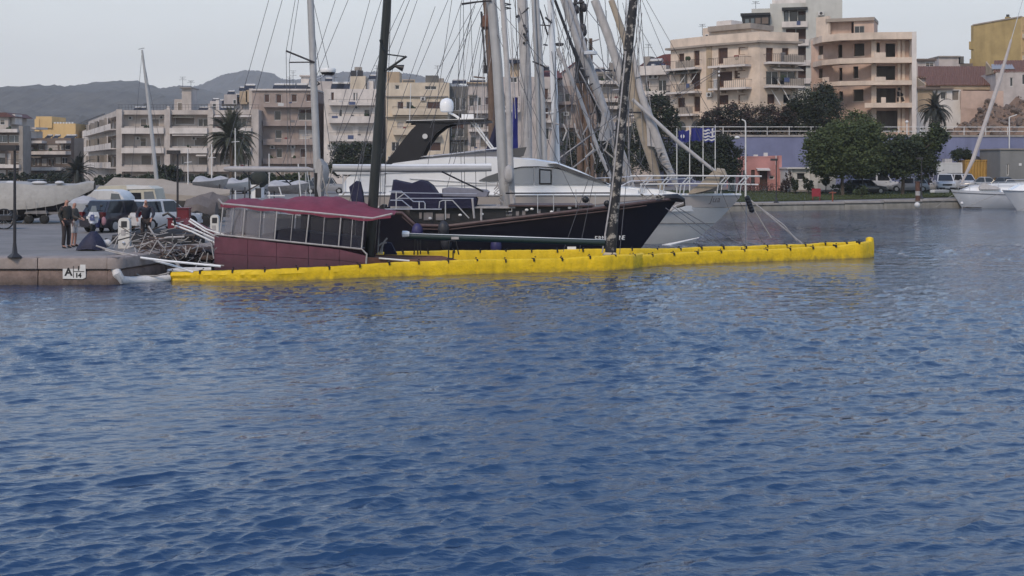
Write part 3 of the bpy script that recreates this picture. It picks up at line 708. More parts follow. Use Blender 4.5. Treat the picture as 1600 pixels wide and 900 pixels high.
# --- buildings seen between the masts
REDT = mat('red roof tiles', (.17, .085, .06), .85, .35, 2.5, bump=.5)
DRED = mat('dark red roof', A(108, 55, 60), .85, .2, 2)
def b_masts():
    b = house('apartment_building', 'pinkish white building with a red roofed top room between the two white masts', 830, 172)
    f = Fac(772, 172, 868, 172); m = P['pale']
    std(f, (120, 0), b, m, m, windows=[(798, 121, 808, 129), (782, 150, 792, 166, 'g'), (846, 138, 857, 156, 's'), (846, 168, 857, 186, 's'), (800, 152, 810, 170), (848, 200, 858, 218)])
    for r in ((842, 156, 868, 160), (842, 188, 868, 192), (780, 172, 812, 176)): balcony(f, r, b, P['white'], 1.2, rail=.8)
    mb = MB(); f.pbox(mb, (797, 97, 812, 120), 1, 5); mb.build('rooftop_room', P['tan'], b)
    z = zat(f, 850, 121); mb = MB(); mb.prism([f.P(f.hit(836, 100)[0], .5, z), f.P(f.hit(880, 100)[0], .5, z), f.P(f.hit(874, 100)[0], 2.5, z + 1.1), f.P(f.hit(850, 100)[0], 2.5, z + 1.1)], (0, 6, 0)); mb.build('roof', DRED, b)
    for px in (800, 808, 845, 851): tank(f, px, 110 if px > 840 else 99, b, .8, 1)
    b = house('apartment_building', 'brownish block with iron balconies behind the brown wooden masts', 900, 176)
    f = Fac(868, 176, 932, 176); m = P['rose']
    std(f, (134, 0), b, m, m, windows=[(873, 144, 879, 158, 'w'), (882, 146, 890, 159), (876, 176, 881, 194), (884, 178, 893, 195, 'w'), (906, 144, 916, 160, 'g'), (908, 178, 919, 194, 's'), (876, 206, 886, 222), (906, 208, 918, 224)])
    for r in ((869, 159, 899, 164), (869, 195, 900, 200), (902, 160, 930, 165), (902, 196, 930, 201)): balcony(f, r, b, m, 1.2, rail=.8)
    acunit(f, 884.5, 178, b); z = zat(f, 880, 134); mb = MB(); mb.prism([f.P(-1.5, 1, z), f.P(4.2, 1, z), f.P(4.2, 1, z + 3.2), f.P(2.8, 1, z + 3.2)], (0, 6, 0)); mb.build('gable_wall', P['pale'], b)
    mb = MB(); mb.prism([f.P(-1.6, .8, z + .02), f.P(-1.3, .8, z + .02), f.P(2.9, .8, z + 3.3), f.P(2.6, .8, z + 3.3)], (0, 6.5, 0)); mb.build('roof', DRED, b)
    b = house('apartment_building', 'grey block of long glazed balconies behind the leaning furled sails', 960, 178)
    f = Fac(931, 178, 992, 178); m = P['dgrey']
    std(f, (112, 0), b, m, m, T=1.0, windows=[(940, 136, 954, 153, 'w'), (955, 136, 968, 154, 'w'), (936, 176, 948, 190), (951, 176, 966, 191, 'w'), (972, 138, 986, 154), (972, 176, 984, 190, 'g'), (938, 204, 950, 220), (955, 204, 968, 220), (934, 115, 944, 126), (946, 115, 958, 126)])
    for r in ((931, 127, 968, 132), (931, 154, 990, 160), (922, 166, 966, 171), (925, 192, 985, 199), (931, 222, 985, 227)): balcony(f, r, b, P['white'], 1.2, rail=.7)
    mb = MB(); f.pbox(mb, (954, 97, 960, 114), 1, 3); mb.build('chimney', P['dgrey'], b); tank(f, 940, 112, b, .9); tank(f, 968, 112, b, .9)
    b = house('apartment_building', 'block with a wide glazed top floor and dark red gabled roof beside the cream building', 1020, 170)
    f = Fac(990, 172, 1050, 169); m = P['pale']
    std(f, (106, 0), b, m, m, T=1.0, windows=[(1007, 126, 1014, 142), (1016, 126, 1027, 142, 'w'), (1028, 125, 1041, 143), (994, 128, 1003, 143), (1008, 160, 1020, 178), (1024, 160, 1036, 178, 's'), (1008, 192, 1020, 210), (1024, 192, 1038, 210, 'g')])
    balcony(f, (992, 105, 1047, 117), b, P['white'], 1.2); balcony(f, (992, 144, 1047, 150), b, P['white'], 1.2, rail=.6); balcony(f, (992, 178, 1047, 184), b, P['white'], 1.2, rail=.6)
    x0, z0 = f.hit(996, 98); x1, z1 = f.hit(1049, 82); mb = MB(); mb.prism([f.P(x0, 2, z0 - 1), f.P(x1, 2, z0 - 1), f.P(x1, 2, z1), f.P(f.hit(1028, 82)[0], 2, z1), f.P(x0, 2, z0 + .2)], (0, 7, 0)); mb.build('roof', DRED, b)
    mb = MB(); f.pbox(mb, (1003, 88, 1013, 106), .5, 2); mb.build('chimney', P['dgrey'], b); tank(f, 1022, 105, b, 1.2, 0.8)
    for q in ((1018, 120), (1026, 120)): acunit(f, *q, b)
    antenna(f, 1008, 68, 90, b, 1)
b_masts()
# --- big cream corner building
def b_corner():
    b = house('corner_building', 'peach corner building with brown shuttered doors and iron railed balconies on three faces', 1147, 158)
    m = P['peach']; base = 5.0; ztop = EYE + 15.9
    L_, M_, R_ = Fac(1048, 165, 1104, 160), Fac(1104, 160, 1187, 154.5), Fac(1187, 154.5, 1247, 156)
    WL = [(1060, 84, 1069, 104, 's'), (1084, 79.5, 1093, 102, 's'), (1062, 115, 1074, 140.5, 'd'), (1079, 115, 1094, 139, 's'), (1059, 153, 1070, 176, 's'), (1084, 151, 1094, 174, 's')]
    WM = [(1122, 75.5, 1137, 99, 's'), (1153.5, 74, 1169, 85, 's'), (1123, 112.5, 1144, 135, 's'), (1147, 110.5, 1169, 122, 's'), (1123, 149, 1138, 163, 's'), (1153, 148, 1169, 162, 's')]
    WR = [(1197, 74.5, 1208, 97, 's'), (1222, 75, 1232.5, 97, 's'), (1197, 111, 1217, 133, 'd'), (1219, 111, 1244, 133, 'd'), (1199, 147, 1211, 162, 's'), (1224, 147, 1236, 162, 'd')]
    for f, W_ in ((L_, WL), (M_, WM), (R_, WR)):
        mb = MB(); f.wall(mb, ztop - 1.1, base, [f.rect(w[:4]) for w in W_], .35); mb.build('wall', m, b)
        for w_ in W_: window(f, w_[:4], b, w_[4], inset=.28, frame=WOOD if w_[4] == 's' else None)
        mb = MB(); f.box(mb, -.5, f.L + .35, -.55, .3, ztop - 1.35, ztop - 1.1); mb.build('cornice', P['plinth'], b)
        mb = MB(); f.box(mb, -.05, f.L + .05, -.02, .35, ztop - 1.1, ztop); mb.build('parapet', m, b)
    mb = MB(); q = [L_.P(.01, .34, 0), M_.P(0, .36, 0), R_.P(0, .36, 0), R_.P(R_.L, .34, 0), R_.P(R_.L, 13, 0), L_.P(0, 12, 0)]
    mb.prism([(p.x, p.y, base) for p in q], (0, 0, ztop - 1.15 - base)); mb.build('rear_block', m, b)
    mb = MB(); M_.pbox(mb, (1104.3, 70, 1112, 150), -.12, -.003); mb.build('corner_strip', P['tan'], b)
    for f, r in ((L_, (1047, 104.5, 1097, 108.5)), (L_, (1048, 141, 1097, 145.5)), (L_, (1048, 176, 1094, 181)), (M_, (1115.6, 99.5, 1174, 104)), (M_, (1116, 135, 1175, 139.5)), (R_, (1193, 97.5, 1250, 102)), (R_, (1193, 133, 1250, 138.5))):
        o = balcony(f, r, b, P['white'], 1.35, parapet=False, rail=.95, th=.26)
        x0, x1, z0, z1 = f.rect(r)
        mb = MB(); f.box(mb, x0 + (x1-x0)*.42, x1 - .15, -1.32, -1.26, z0 + .3, z0 + 1.1); mb.build('balcony_panel', P['plinth'] if f is not M_ else P['peach'], o)
        for k in (.3, .75): mb = MB(); f.box(mb, x0 + (x1-x0)*k, x0 + (x1-x0)*k + .12, -1.1, -.003, z0 - .35, z0 - .003); mb.build('bracket', P['plinth'], o)
    awning(R_, (1202, 103.5, 1248, 112), b, AWN, 1.2)
    awning(L_, (1049, 111, 1096, 114), b, AWNG, .8)
    for f, x, y in ((L_, 1075, 114), (L_, 1092, 112), (R_, 1213, 124), (R_, 1204, 140), (R_, 1222, 140)):
        a = f.hit(x, y); MB().tube([f.P(a[0], -.2, a[1]), f.P(a[0] + (-.8 if f is L_ else .7), -1.2, a[1] - 1.9)], .05, 5).build('awning_arm', WHITE, b)
    acunit(M_, 1110, 148, b)
    mb = MB(); M_.pbox(mb, (1076, 41.5, 1152, 55), 3, 7); mb.build('rooftop_room', m, b)
    mb = MB(); M_.pbox(mb, (1088, 39.5, 1155, 41.8), 2.4, 7.6); mb.build('roof_slab', P['plinth'], b)
    mb = MB(); M_.pbox(mb, (1094, 30, 1117, 39.5), 3.5, 6); mb.build('water_tank', P['white'], b)
    window(M_, (1080, 51, 1085, 56), b, 'd', y=3, proud=True)
    for i, (px) in enumerate((1064, 1088)):   # arched ground floor openings
        x, z = L_.hit(px, 215); mb = MB(); pts = [L_.P(x - .9, -.03, z - 1)] + [L_.P(x - .9 * math.cos(t * math.pi / 8), -.03, z + 1.2 + .9 * math.sin(t * math.pi / 8)) for t in range(9)] + [L_.P(x + .9, -.03, z - 1)]
        mb.prism(pts, tuple(-L_.n * -.03)); mb.build('arched_window', DARKW, b)
    for px in (1150, 1068): antenna(M_, px, 34, 48, b, 4)
b_corner()
def b_greyrear():
    b = house('apartment_building', 'tall grey white block with dark glazed balconies behind the peach corner building', 1230, 182)
    f = Fac(1174, 183, 1316, 180); m = mat('pale grey render', A(178, 180, 178), .9, .1, .5, streak=.15)
    zt = zat(f, 1200, 6); x203 = f.hit(1203, 0)[0]; x262 = f.hit(1259, 0)[0]
    W_ = [(1225, 17, 1232, 34, 'm'), (1234, 17, 1246, 34), (1247, 17, 1259, 33), (1228, 45, 1243, 62, 's'), (1244, 45, 1260, 62, 's'), (1243, 73, 1263, 94, 's'), (1246, 103, 1265, 122, 's'), (1268, 45, 1285, 62)]
    mb = MB(); f.wall(mb, zt, 6, [f.rect(w[:4]) for w in W_], .6, x0=x203, x1=x262); mb.build('wall', m, b)
    for w_ in W_[:7]: window(f, w_[:4], b, w_[4] if len(w_) > 4 else 'd', inset=.4, frame=BLACK)
    body(f, zt - .004, 6, 12, .6, b, m, x203, x262)
    body(f, zat(f, 1300, -3), 6, 12, -.6, b, m, x262 + .02, f.L, name='stair_block'); body(f, zat(f, 1180, 13), 6, 11, .5, b, m, 0, x203 - .02, name='side_block')
    mb = MB(); f.pbox(mb, (1205, -4, 1262, 8), 3, 9); mb.build('rooftop_room', P['white'], b)
    for r in ((1222, 35, 1262, 43), (1228, 63, 1264, 72), (1246, 95, 1268, 103), (1246, 123, 1270, 131)): balcony(f, r, b, P['white'], 1.0)
    mb = MB(); f.pbox(mb, (1160, 25, 1202, 46), -1.0, 1.5); g = mb.build('glazed_balcony', BLACK, b)
    for i, r in enumerate(((1165, 31, 1171, 44), (1174, 30, 1179, 44), (1181, 29, 1189, 38), (1191, 28, 1201, 38))):
        mb = MB(); f.pbox(mb, r, -1.04, -1.0); mb.build('pane', MIDW if i < 2 else P['brownw'], g)
    mb = MB(); f.pbox(mb, (1158, 22.5, 1204, 25), -1.4, 1.8); mb.build('canopy_roof', BLACK, b); mb = MB(); f.pbox(mb, (1222, 13, 1262, 16), -1, -.003); mb.build('canopy_roof', BLACK, b)
    acunit(f, 1283, 22, b, y=-.6); antenna(f, 1179, -2, 13, b, 3)
b_greyrear()
def b_unfinished():
    b = house('unfinished_building', 'unfinished peach concrete building with empty window holes and a black graffiti figure', 1350, 162)
    m = P['peach']; fs = [Fac(1266, 167, 1284, 162.5), Fac(1284, 162.5, 1312, 160), Fac(1312, 160, 1366, 158.5), Fac(1366, 158.5, 1432, 158)]
    F4 = fs[3]; D = 1.7
    def zb(py): return zat(F4, 1400, py)
    slabs = [(50, 61), (89.5, 98), (125.5, 132.5), (160.5, 168)]
    for k, (y0, y1) in enumerate(slabs):
        z1, z0 = zb(y0), zb(y1)
        for i, f in enumerate(fs):
            if k == 3 and i < 2: continue
            x0 = 0 if not (k == 3 and i == 2) else f.hit(1351, 0)[0]
            mb = MB(); f.box(mb, x0, f.L, -.0, .2, z0, z1); f.box(mb, x0, f.L, .2, D, z0, z0 + .25); mb.build('balcony' if k else 'roof_parapet', m, b)
    W_ = [(1279, 72, 1286, 87), (1309, 70, 1316, 90), (1334, 68.5, 1350.5, 87), (1368.6, 67, 1375, 82), (1383.5, 68, 1399, 89), (1279, 108, 1285, 122), (1311, 106, 1316, 126), (1333, 104, 1341, 122), (1368.6, 103, 1399, 125), (1311, 143, 1317, 158), (1333, 140, 1349, 158), (1368.6, 138, 1400, 161), (1369, 173, 1405, 206)]
    for i, f in enumerate((Fac(1267.5, 166.2, 1366.5, 160.3), F4)):
        hs = []; D = 1.7 if i else 0
        for w_ in W_:
            if (w_[0] < 1366) == (i == 0):
                x0, z1 = f.hit(w_[0], w_[1], D); x1, z0 = f.hit(w_[2], w_[3], D); hs.append((x0, x1, z0, z1))
        mb = MB(); f.wall(mb, zb(50) - .3, 7.3, hs, D + .3, y0=D); mb.build('wall', P['salmon'], b)
        mb = MB(); f.box(mb, .05, f.L - .05, D + 3.5, D + 3.6, 7.3, zb(52)); mb.build('inner_wall', P['concrete'], b)
        mb = MB()
        for z in (zb(98), zb(132), zb(168)): f.box(mb, .02, f.L - .02, D + .3, D + 3.5, z - .2, z + .2)
        mb.build('floor_slab', P['concrete'], b)
        for (x0, x1, z0, z1) in hs: mb = MB(); f.box(mb, x0 - .1, x1 + .1, D - .06, D + .1, z0 - .12, z0 - .002); mb.build('window_sill', m, b)
    D = 1.7; f = fs[2]; mb = MB(); q = [fs[0].P(.3, 5.2, 0), fs[2].P(0, 5.3, 0), fs[3].P(fs[3].L, 5.3, 0), fs[3].P(fs[3].L, 13, 0), fs[0].P(.3, 13, 0)]
    mb.prism([(p.x, p.y, 7.3) for p in q], (0, 0, zb(52) - 7.3)); mb.build('rear_block', P['concrete'], b)
    mb = MB(); q = [fs[0].P(.1, .2, 0), fs[1].P(0, .2, 0), fs[2].P(0, .2, 0), fs[3].P(0, .2, 0), fs[3].P(fs[3].L, .2, 0), fs[3].P(fs[3].L, 12, 0), fs[0].P(.1, 12, 0)]
    mb.prism([(p.x, p.y, zb(61) + .25) for p in q], (0, 0, .25)); mb.build('roof_slab', m, b)
    mb = MB(); F4.box(mb, F4.L - .55, F4.L - .0, -.06, 6, 7.3, zb(50) + .02); mb.build('end_pillar', P['white'], b)
    mb = MB(); fs[2].box(mb, fs[2].L - .5, fs[2].L + .1, D - .1, D + .4, 7.3, zb(60)); mb.build('pillar', m, b)
    for x in (1402, 1409): xx = F4.hit(x, 100, D)[0]; mb = MB(); F4.box(mb, xx, xx + .35, D - .2, D - .003, 7.3, zb(61)); mb.build('pillar', m, b)
    mb = MB(); fs[0].box(mb, 0.02, .35, .21, 6.2, 7.3, zb(50) - .3); mb.build('end_wall', m, b)
    # stepped parapet pieces
    for f, r in ((fs[0], (1278, 87, 1284, 92)), (fs[3], (1366, 82, 1384, 91)), (fs[3], (1366.5, 120, 1384, 127)), (fs[3], (1377, 152, 1384, 162)), (fs[3], (1425, 81, 1431, 90)), (fs[3], (1425, 117, 1431, 126)), (fs[3], (1425, 152, 1431, 161)), (fs[1], (1285, 121, 1294, 131))):
        mb = MB(); f.pbox(mb, r, -.02, .18); mb.build('parapet_block', m, b)
    g = fs[2]; mb = MB(); g.pbox(mb, (1289, 29, 1326, 56), 3, 7); g.pbox(mb, (1331, 27.5, 1363, 56), 2.2, 7); mb.build('rooftop_room', P['salmon'], b)
    mb = MB(); g.pbox(mb, (1287, 27, 1364, 29.2), 1.8, 7.4); mb.build('rooftop_slab', P['plinth'], b); window(g, (1332, 38, 1348, 49), b, 'd', y=2.2, proud=True, frame=P['concrete'])
    mb = MB(); fs[1].pbox(mb, (1270, 27, 1289, 56), .6, 1); mb.build('screen_wall', m, b)
    # graffiti figure: head, torso, limbs in flat black paint on the back wall
    mb = MB(); GB = mat('black spray paint', (.02, .018, .018), .8, .1, 5)
    def q(pts): mb.prism([F4.P(*(lambda s: (s[0], D - .215, s[1]))(F4.hit(x, y, D))) for x, y in pts], tuple(F4.n * .008))
    q([(1402, 137), (1406, 136.5), (1407, 141), (1403, 142)]); q([(1401, 143), (1405, 143), (1405.5, 151), (1401.5, 151)]); q([(1406.5, 144), (1411, 147), (1410, 151), (1406, 150)])
    q([(1400.5, 152), (1404, 152), (1404, 159), (1400.5, 159)]); q([(1406.5, 151.5), (1411, 152), (1413, 158), (1408, 159.5)])
    mb.build('graffiti', GB, b)
b_unfinished()
# --- right hand hillside houses
def b_right():
    b = house('yellow_building', 'ochre yellow windowless building on the hill at the right edge with a small chimney', 1560, 205)
    f = Fac(1521, 207, 1595, 203); m = P['mustard']
    z0, z1 = zat(f, 1521, 40), zat(f, 1595, 27)
    mb = MB(); x1 = f.L; mb.prism([f.P(0, 0, 6), f.P(x1, 0, 6), f.P(x1, 0, z1), f.P(0, 0, z0)], tuple(f.n * 14)); mb.build('wall', m, b)
    mb = MB(); mb.prism([f.P(-.1, -.15, z0), f.P(x1 + .1, -.15, z1), f.P(x1 + .1, -.15, z1 + .2), f.P(-.1, -.15, z0 + .2)], tuple(f.n * 14.3)); mb.build('coping', P['plinth'], b)
    mb = MB(); f.pbox(mb, (1514, 65, 1521, 77), 0, 3); f.pbox(mb, (1515, 92, 1521, 104), 0, 3); mb.build('balcony', m, b)
    mb = MB(); f.pbox(mb, (1569, 26, 1576, 33), .5, 1.6); mb.build('chimney', m, b); mb = MB(); f.pbox(mb, (1570.5, 22, 1574.5, 26), .7, 1.3); mb.build('chimney_cap', BLACK, b)
    g = Fac(1595, 203, 1680, 206); mb = MB(); g.wall(mb, z1 + .1, 6, [g.rect((1600, 38, 1615, 52)), g.rect((1600, 72, 1615, 86))], .5); mb.build('side_wall', P['ochre'], b); body(g, z1, 6, 12, .5, b, m)
    for r in ((1600, 38, 1615, 52, 'd'), (1600, 72, 1615, 86, 'd')): window(g, r[:4], b, 'd', inset=.3)
    for r in ((1597, 53, 1660, 62), (1597, 87, 1660, 96)): balcony(g, r, b, P['cream'], 1.2, rail=.5)
    # tiled roofs, built in rows of tiles
    def tiled(bld, f, px0, px1, pyt, pyb, depth, m, slope_px=0):
        x0, zt = f.hit(px0, pyt, depth); x1, _ = f.hit(px1, pyt, depth); x0b, zb_ = f.hit(px0, pyb); x1b, _ = f.hit(px1, pyb)
        n = int((x1b - x0b) / .34); rings = []
        for i in range(n * 2 + 1):
            t = i / (2 * n); lift = .12 if i % 2 else 0
            a = f.P(x0b + (x1b - x0b) * t, 0, zb_ + lift); c = f.P(x0 + (x1 - x0) * t, depth, zt + slope_px * t + lift); rings.append([a - Vector((0, 0, .12)), a, c, c - Vector((0, 0, .3))])
        MB().loft(rings, True, False, True).build('roof', m, bld)
        MB().prism([f.P(x0b + .1, .02, zb_ - .1), f.P(x0b + .1, depth, zb_ - .1), f.P(x0b + .1, depth, zt - .1)], tuple(f.u * .2)).build('gable', P['tan'], bld)
    b = house('tiled_house', 'long low house with a red tiled roof at the foot of the yellow building', 1500, 190)
    f = Fac(1434, 190, 1558, 190); body(f, zat(f, 1500, 121), 6, 6, .6, b, P['salmon'], name='wall'); tiled(b, f, 1434, 1558, 104, 120.5, 6, REDT)
    window(f, (1440, 124, 1446, 131), b, 'd', y=.6, proud=True)
    b = house('tiled_house', 'house with a second lower red tiled roof and peach front wall', 1500, 184)
    f = Fac(1447, 184, 1558, 184); body(f, zat(f, 1500, 133), 6, 6, .6, b, P['salmon'], name='wall'); tiled(b, f, 1447, 1558, 120.5, 133, 4.5, REDT)
    mb = MB(); f.pbox(mb, (1470, 134, 1556, 140), .2, .6); mb.build('wall_band', P['tan'], b)
    b = house('tiled_house', 'white house under a red roof carrying a flat solar panel at the right edge', 1580, 180)
    f = Fac(1556, 181, 1660, 180); mb = MB(); f.wall(mb, zat(f, 1580, 112), 6, [f.rect((1578, 121, 1583, 135)), f.rect((1597, 116, 1606, 132))], .4); mb.build('wall', P['pale'], b); body(f, zat(f, 1580, 112), 6, 8, .4, b, P['pale'])
    window(f, (1578, 121, 1583, 135), b, 'd'); window(f, (1597, 116, 1606, 132), b, 'd'); tiled(b, f, 1553, 1665, 95, 113, 5, REDT)
    z = zat(f, 1570, 108); x0 = f.hit(1549, 100)[0]; x1 = f.hit(1592, 100)[0]; mb = MB(); zr = zat(f, 1580, 113); x0, x1 = f.hit(1552, 100)[0], f.hit(1588, 100)[0]; mb.prism([f.P(x0, .8, zr + .5), f.P(x1, .8, zr + .5), f.P(x1 + .3, 3.4, zr + 1.35), f.P(x0 + .6, 3.4, zr + 1.35)], (0, 0, .08)); mb.build('solar_panel', mat_glass('pale solar panel', (.25, .25, .26), .5), b)
    b = house('small_house', 'small pale rooftop house with a dark drum between the red roofs', 1490, 205)
    f = Fac(1467, 205, 1500, 205); body(f, zat(f, 1480, 89), 6, 6, 0, b, P['pale'], name='wall'); mb = MB(); f.pbox(mb, (1498, 88, 1506, 100), 0, 2); mb.build('water_tank', P['slate'], b); mb = MB(); f.pbox(mb, (1466, 87.5, 1500, 89.5), -.3, 6.3); mb.build('roof', P['dgrey'], b); mb = MB(); f.pbox(mb, (1500, 99, 1520, 106), 0, 3); mb.build('side_room', P['brownw'], b)
    b = house('small_house', 'low brown roofed room just right of the unfinished building', 1445, 200)
    f = Fac(1432, 200, 1461, 200); body(f, zat(f, 1440, 95), 6, 6, 0, b, P['pale'], name='wall'); mb = MB(); f.pbox(mb, (1432, 92, 1462, 95), -.5, 6); mb.build('roof', P['brownw'], b); window(f, (1446, 97, 1459, 104), b, 'd', proud=True)
    b = house('white_house', 'small white house with a dark porch behind the palm', 1480, 172)
    f = Fac(1433, 172, 1501, 172); mb = MB(); f.wall(mb, zat(f, 1470, 140), 6, [f.rect((1470, 143, 1479, 155)), f.rect((1488, 141, 1499, 157))], .5); mb.build('wall', mat('whitewash', A(205, 200, 198), .9, .1, 1), b); body(f, zat(f, 1470, 140), 6, 6, .5, b, P['pale'])
    window(f, (1470, 143, 1479, 155), b, 'd', inset=.3); window(f, (1488, 141, 1499, 157), b, 'g', inset=.3)
    mb = MB(); f.pbox(mb, (1431, 137, 1488, 140), -.5, 6.5); mb.build('roof', P['brownw'], b); mb = MB(); f.pbox(mb, (1434, 141, 1458, 175), -.06, -.002); mb.build('wall_panel', P['tan'], b)
    b = empty('garden_wall', ((1540 - 800) / FP * 171, 171, 10), 'plain peach garden wall above the rocky slope', 'wall')
    f = Fac(1502, 171, 1568, 171); mb = MB(); f.pbox(mb, (1502, 142, 1568, 170), 0, .4); mb.build('wall_face', P['salmon'], b); mb = MB(); f.pbox(mb, (1501, 140, 1504, 171), -.12, -.003); mb.build('wall_pier', P['salmon'], b)
b_right()
def boulder_words(px, z, s, i):
    size = 'largest sized' if s > .8 else 'big' if s > .62 else 'middling' if s > .45 else 'small'
    side = 'near the blue wall' if z < 8.4 else 'low on the slope' if z < 9.6 else 'halfway up' if z < 11 else 'near the crest'
    col = int((px - 1455) // 18); words = ['at the left foot', 'left of the garden wall pier', 'under the pier', 'right of the pier', 'under the garden wall', 'right of the furled forestay', 'under the white house', 'left of the light pole', 'right of the light pole', 'at the right edge', 'beyond the right edge']
    return size + ' ' + side + ' ' + words[min(col, 10)]
def rocks():
    rng = random.Random(5); m1 = mat('brown rock', A(126, 100, 86), .95, .35, 1.3, bump=.9); rows = []
    for j in range(16):
        t = j / 15; Y = 156 + t * 14; row = []
        for i in range(60):
            x = 50 + i * 1.0; px = x / Y * FP + 800
            h = max(0, min(1, (px - 1445) / 95)); top = 9.0 * h ** .9
            z = 7.4 + (top - 5.2) * max(t, 0) ** .8 * (h > 0) * 1.0
            z = max(z, 7.3) + (noise.fractal(Vector((x * .5, Y * .5, 1)), .8, 2, 4)) * 1.7 * min(1, h * 3) + .9 * h * t
            row.append((x, Y, z))
        rows.append(row)
    tag(MB().loft(rows, False, False).build('rocky_slope', m1), kind='structure')
    zs = {(j, i): rows[j][i] for j in range(16) for i in range(60)}
    base = []
    for k in range(4):
        r = random.Random(k); bm = bmesh.new(); bmesh.ops.create_icosphere(bm, subdivisions=2, radius=1)
        for v in bm.verts: v.co *= 1 + .35 * noise.noise(v.co * 1.7 + Vector((k * 5, 0, 0))); v.co.z *= .75
        me = bpy.data.meshes.new('boulder'); bm.to_mesh(me); bm.free(); me.materials.append(mat('boulder rock', A(104, 90, 86), .95, .35, 2, bump=.9)); base.append(me)
    used = {}
    for i in range(400):
        j, q = rng.randint(0, 15), rng.randint(1, 20); p = zs[(j, q)]; px = p[0] / p[1] * FP + 800
        s = rng.uniform(.2, .6)
        if px < 1458 or px > 1606 or p[2] > 13 or len(used) >= 75: continue
        wd = boulder_words(px, p[2], s, i)
        if wd in used: continue
        used[wd] = 1; o = bpy.data.objects.new('boulder', base[i % 4]); COL.objects.link(o); o.location = (p[0] + rng.uniform(-.5, .5), p[1], p[2] + s * .1); o.scale = (s * rng.uniform(.8, 1.4), s, s * rng.uniform(.6, 1)); o.rotation_euler = (rng.uniform(0, 1), rng.uniform(0, 1), rng.uniform(0, 6))
        tag(o, 'brown boulder, ' + wd, 'boulder', 'boulders on the rubble slope')
    mb = MB()
    for i in range(3000):
        j, q = rng.randint(0, 14), rng.randint(0, 58); p = zs[(j, q)]; p2 = zs[(j + 1, q)]; c = Vector(p).lerp(Vector(p2), rng.random()) + Vector((rng.uniform(-.5, .5), 0, .03)); s = rng.uniform(.08, .26)
        if c.x < 49 or c.z < 7.35: continue
        u = Vector((rng.gauss(0, 1), rng.gauss(0, 1), rng.gauss(0, 1))).normalized(); v, w_ = frame_of(u); mb.add([c + u * s, c - u * s * .8, c + v * s, c - v * s * .9, c + w_ * s * .9, c - w_ * s], [(0,2,4),(0,4,3),(0,3,5),(0,5,2),(1,4,2),(1,3,4),(1,5,3),(1,2,5)])
    tag(mb.build('rubble', MATS['boulder rock']), 'loose brown rubble strewn over the slope above the blue wall', 'rubble', kind='stuff')
rocks()
# ------------------------------------------------------------ vessels
GREYW = mat('weathered white rail', (.36, .34, .33), .6, .3, 4)
MAROON = mat('maroon panel paint', (.135, .042, .062), .45, .22, 2.2, streak=.25, bump=.1)
CANV = mat('maroon canvas', (.18, .034, .058), .85, .16, 3, bump=.3)
DKGREEN = mat('dark mast paint', (.014, .017, .017), .35, .3, 3)

YEL = mat('yellow boom fabric', (.74, .49, .008), .6, .14, 2.5, bump=.5, streak=.18)
NAVY = mat('navy hull paint', (.008, .0065, .011), .3, .3, .6, spec=.35)
NAVYC = mat('navy canvas', (.018, .018, .045), .85, .2, 4, bump=.4)
GEL = mat('white gelcoat', (.76, .76, .75), .22, .05, 1, coat=.3)
GELG = mat('grey gelcoat', (.58, .57, .55), .3, .06, 1, coat=.3)
GELB = mat('beige gelcoat', (.44, .40, .37), .3, .06, 1, coat=.3)
TEAK = mat('brown bulwark wood', (.095, .06, .055), .5, .3, 3, streak=.3)
PLANK = mat('wet deck plank', (.14, .065, .045), .6, .3, 5)
SAIL = mat('furled sail cloth', (.42, .40, .385), .85, .16, 2, bump=.3, streak=.2)
SAILB = mat('beige sail cover', (.34, .285, .22), .85, .15, 3, bump=.3)
BLUEC = mat('blue sail cover', (.02, .025, .17), .85, .2, 3, bump=.3)
WMAST = mat('brown wooden mast', (.13, .085, .06), .6, .3, 2, streak=.4)
VINYL = mat_glass('clear vinyl', (.16, .15, .18), .25, .6)
def peel():
    m = mat('peeling mast paint', (.30, .28, .25), .7, .15, 4); N = m.node_tree.nodes; L = m.node_tree.links
    g = N.new('ShaderNodeNewGeometry'); n = N.new('ShaderNodeTexNoise'); n.inputs['Scale'].default_value = 3.4; n.inputs['Detail'].default_value = 6; n.inputs['Roughness'].default_value = .7
    L.new(g.outputs['Position'], n.inputs['Vector']); r = N.new('ShaderNodeValToRGB'); r.color_ramp.elements[0].position = .52; r.color_ramp.elements[1].position = .6
    r.color_ramp.elements[0].color = (.022, .022, .024, 1); r.color_ramp.elements[1].color = (.34, .31, .27, 1); L.new(n.outputs[0], r.inputs[0]); L.new(r.outputs[0], N['Principled BSDF'].inputs['Base Color'])
    return m
PEEL = peel()
def grime(m, z0, z1, col):
    N = m.node_tree.nodes; L = m.node_tree.links; b = N['Principled BSDF']; src = b.inputs['Base Color'].links[0].from_socket
    g = N.new('ShaderNodeNewGeometry'); sp = N.new('ShaderNodeSeparateXYZ'); L.new(g.outputs['Position'], sp.inputs[0]); n = N.new('ShaderNodeTexNoise'); n.inputs['Scale'].default_value = 4; n.inputs['Detail'].default_value = 6; L.new(g.outputs['Position'], n.inputs['Vector'])
    a = N.new('ShaderNodeMath'); a.operation = 'MULTIPLY_ADD'; a.inputs[1].default_value = .45; L.new(n.outputs[0], a.inputs[0]); L.new(sp.outputs['Z'], a.inputs[2])
    r = N.new('ShaderNodeMapRange'); r.inputs[1].default_value = z0 + .2; r.inputs[2].default_value = z1 + .25; r.inputs[3].default_value = .75; r.inputs[4].default_value = 0; L.new(a.outputs[0], r.inputs[0])
    x = N.new('ShaderNodeMix'); x.data_type = 'RGBA'; x.inputs[7].default_value = (*col, 1); L.new(r.outputs[0], x.inputs[0]); L.new(src, x.inputs[6]); L.new(x.outputs[2], b.inputs['Base Color'])
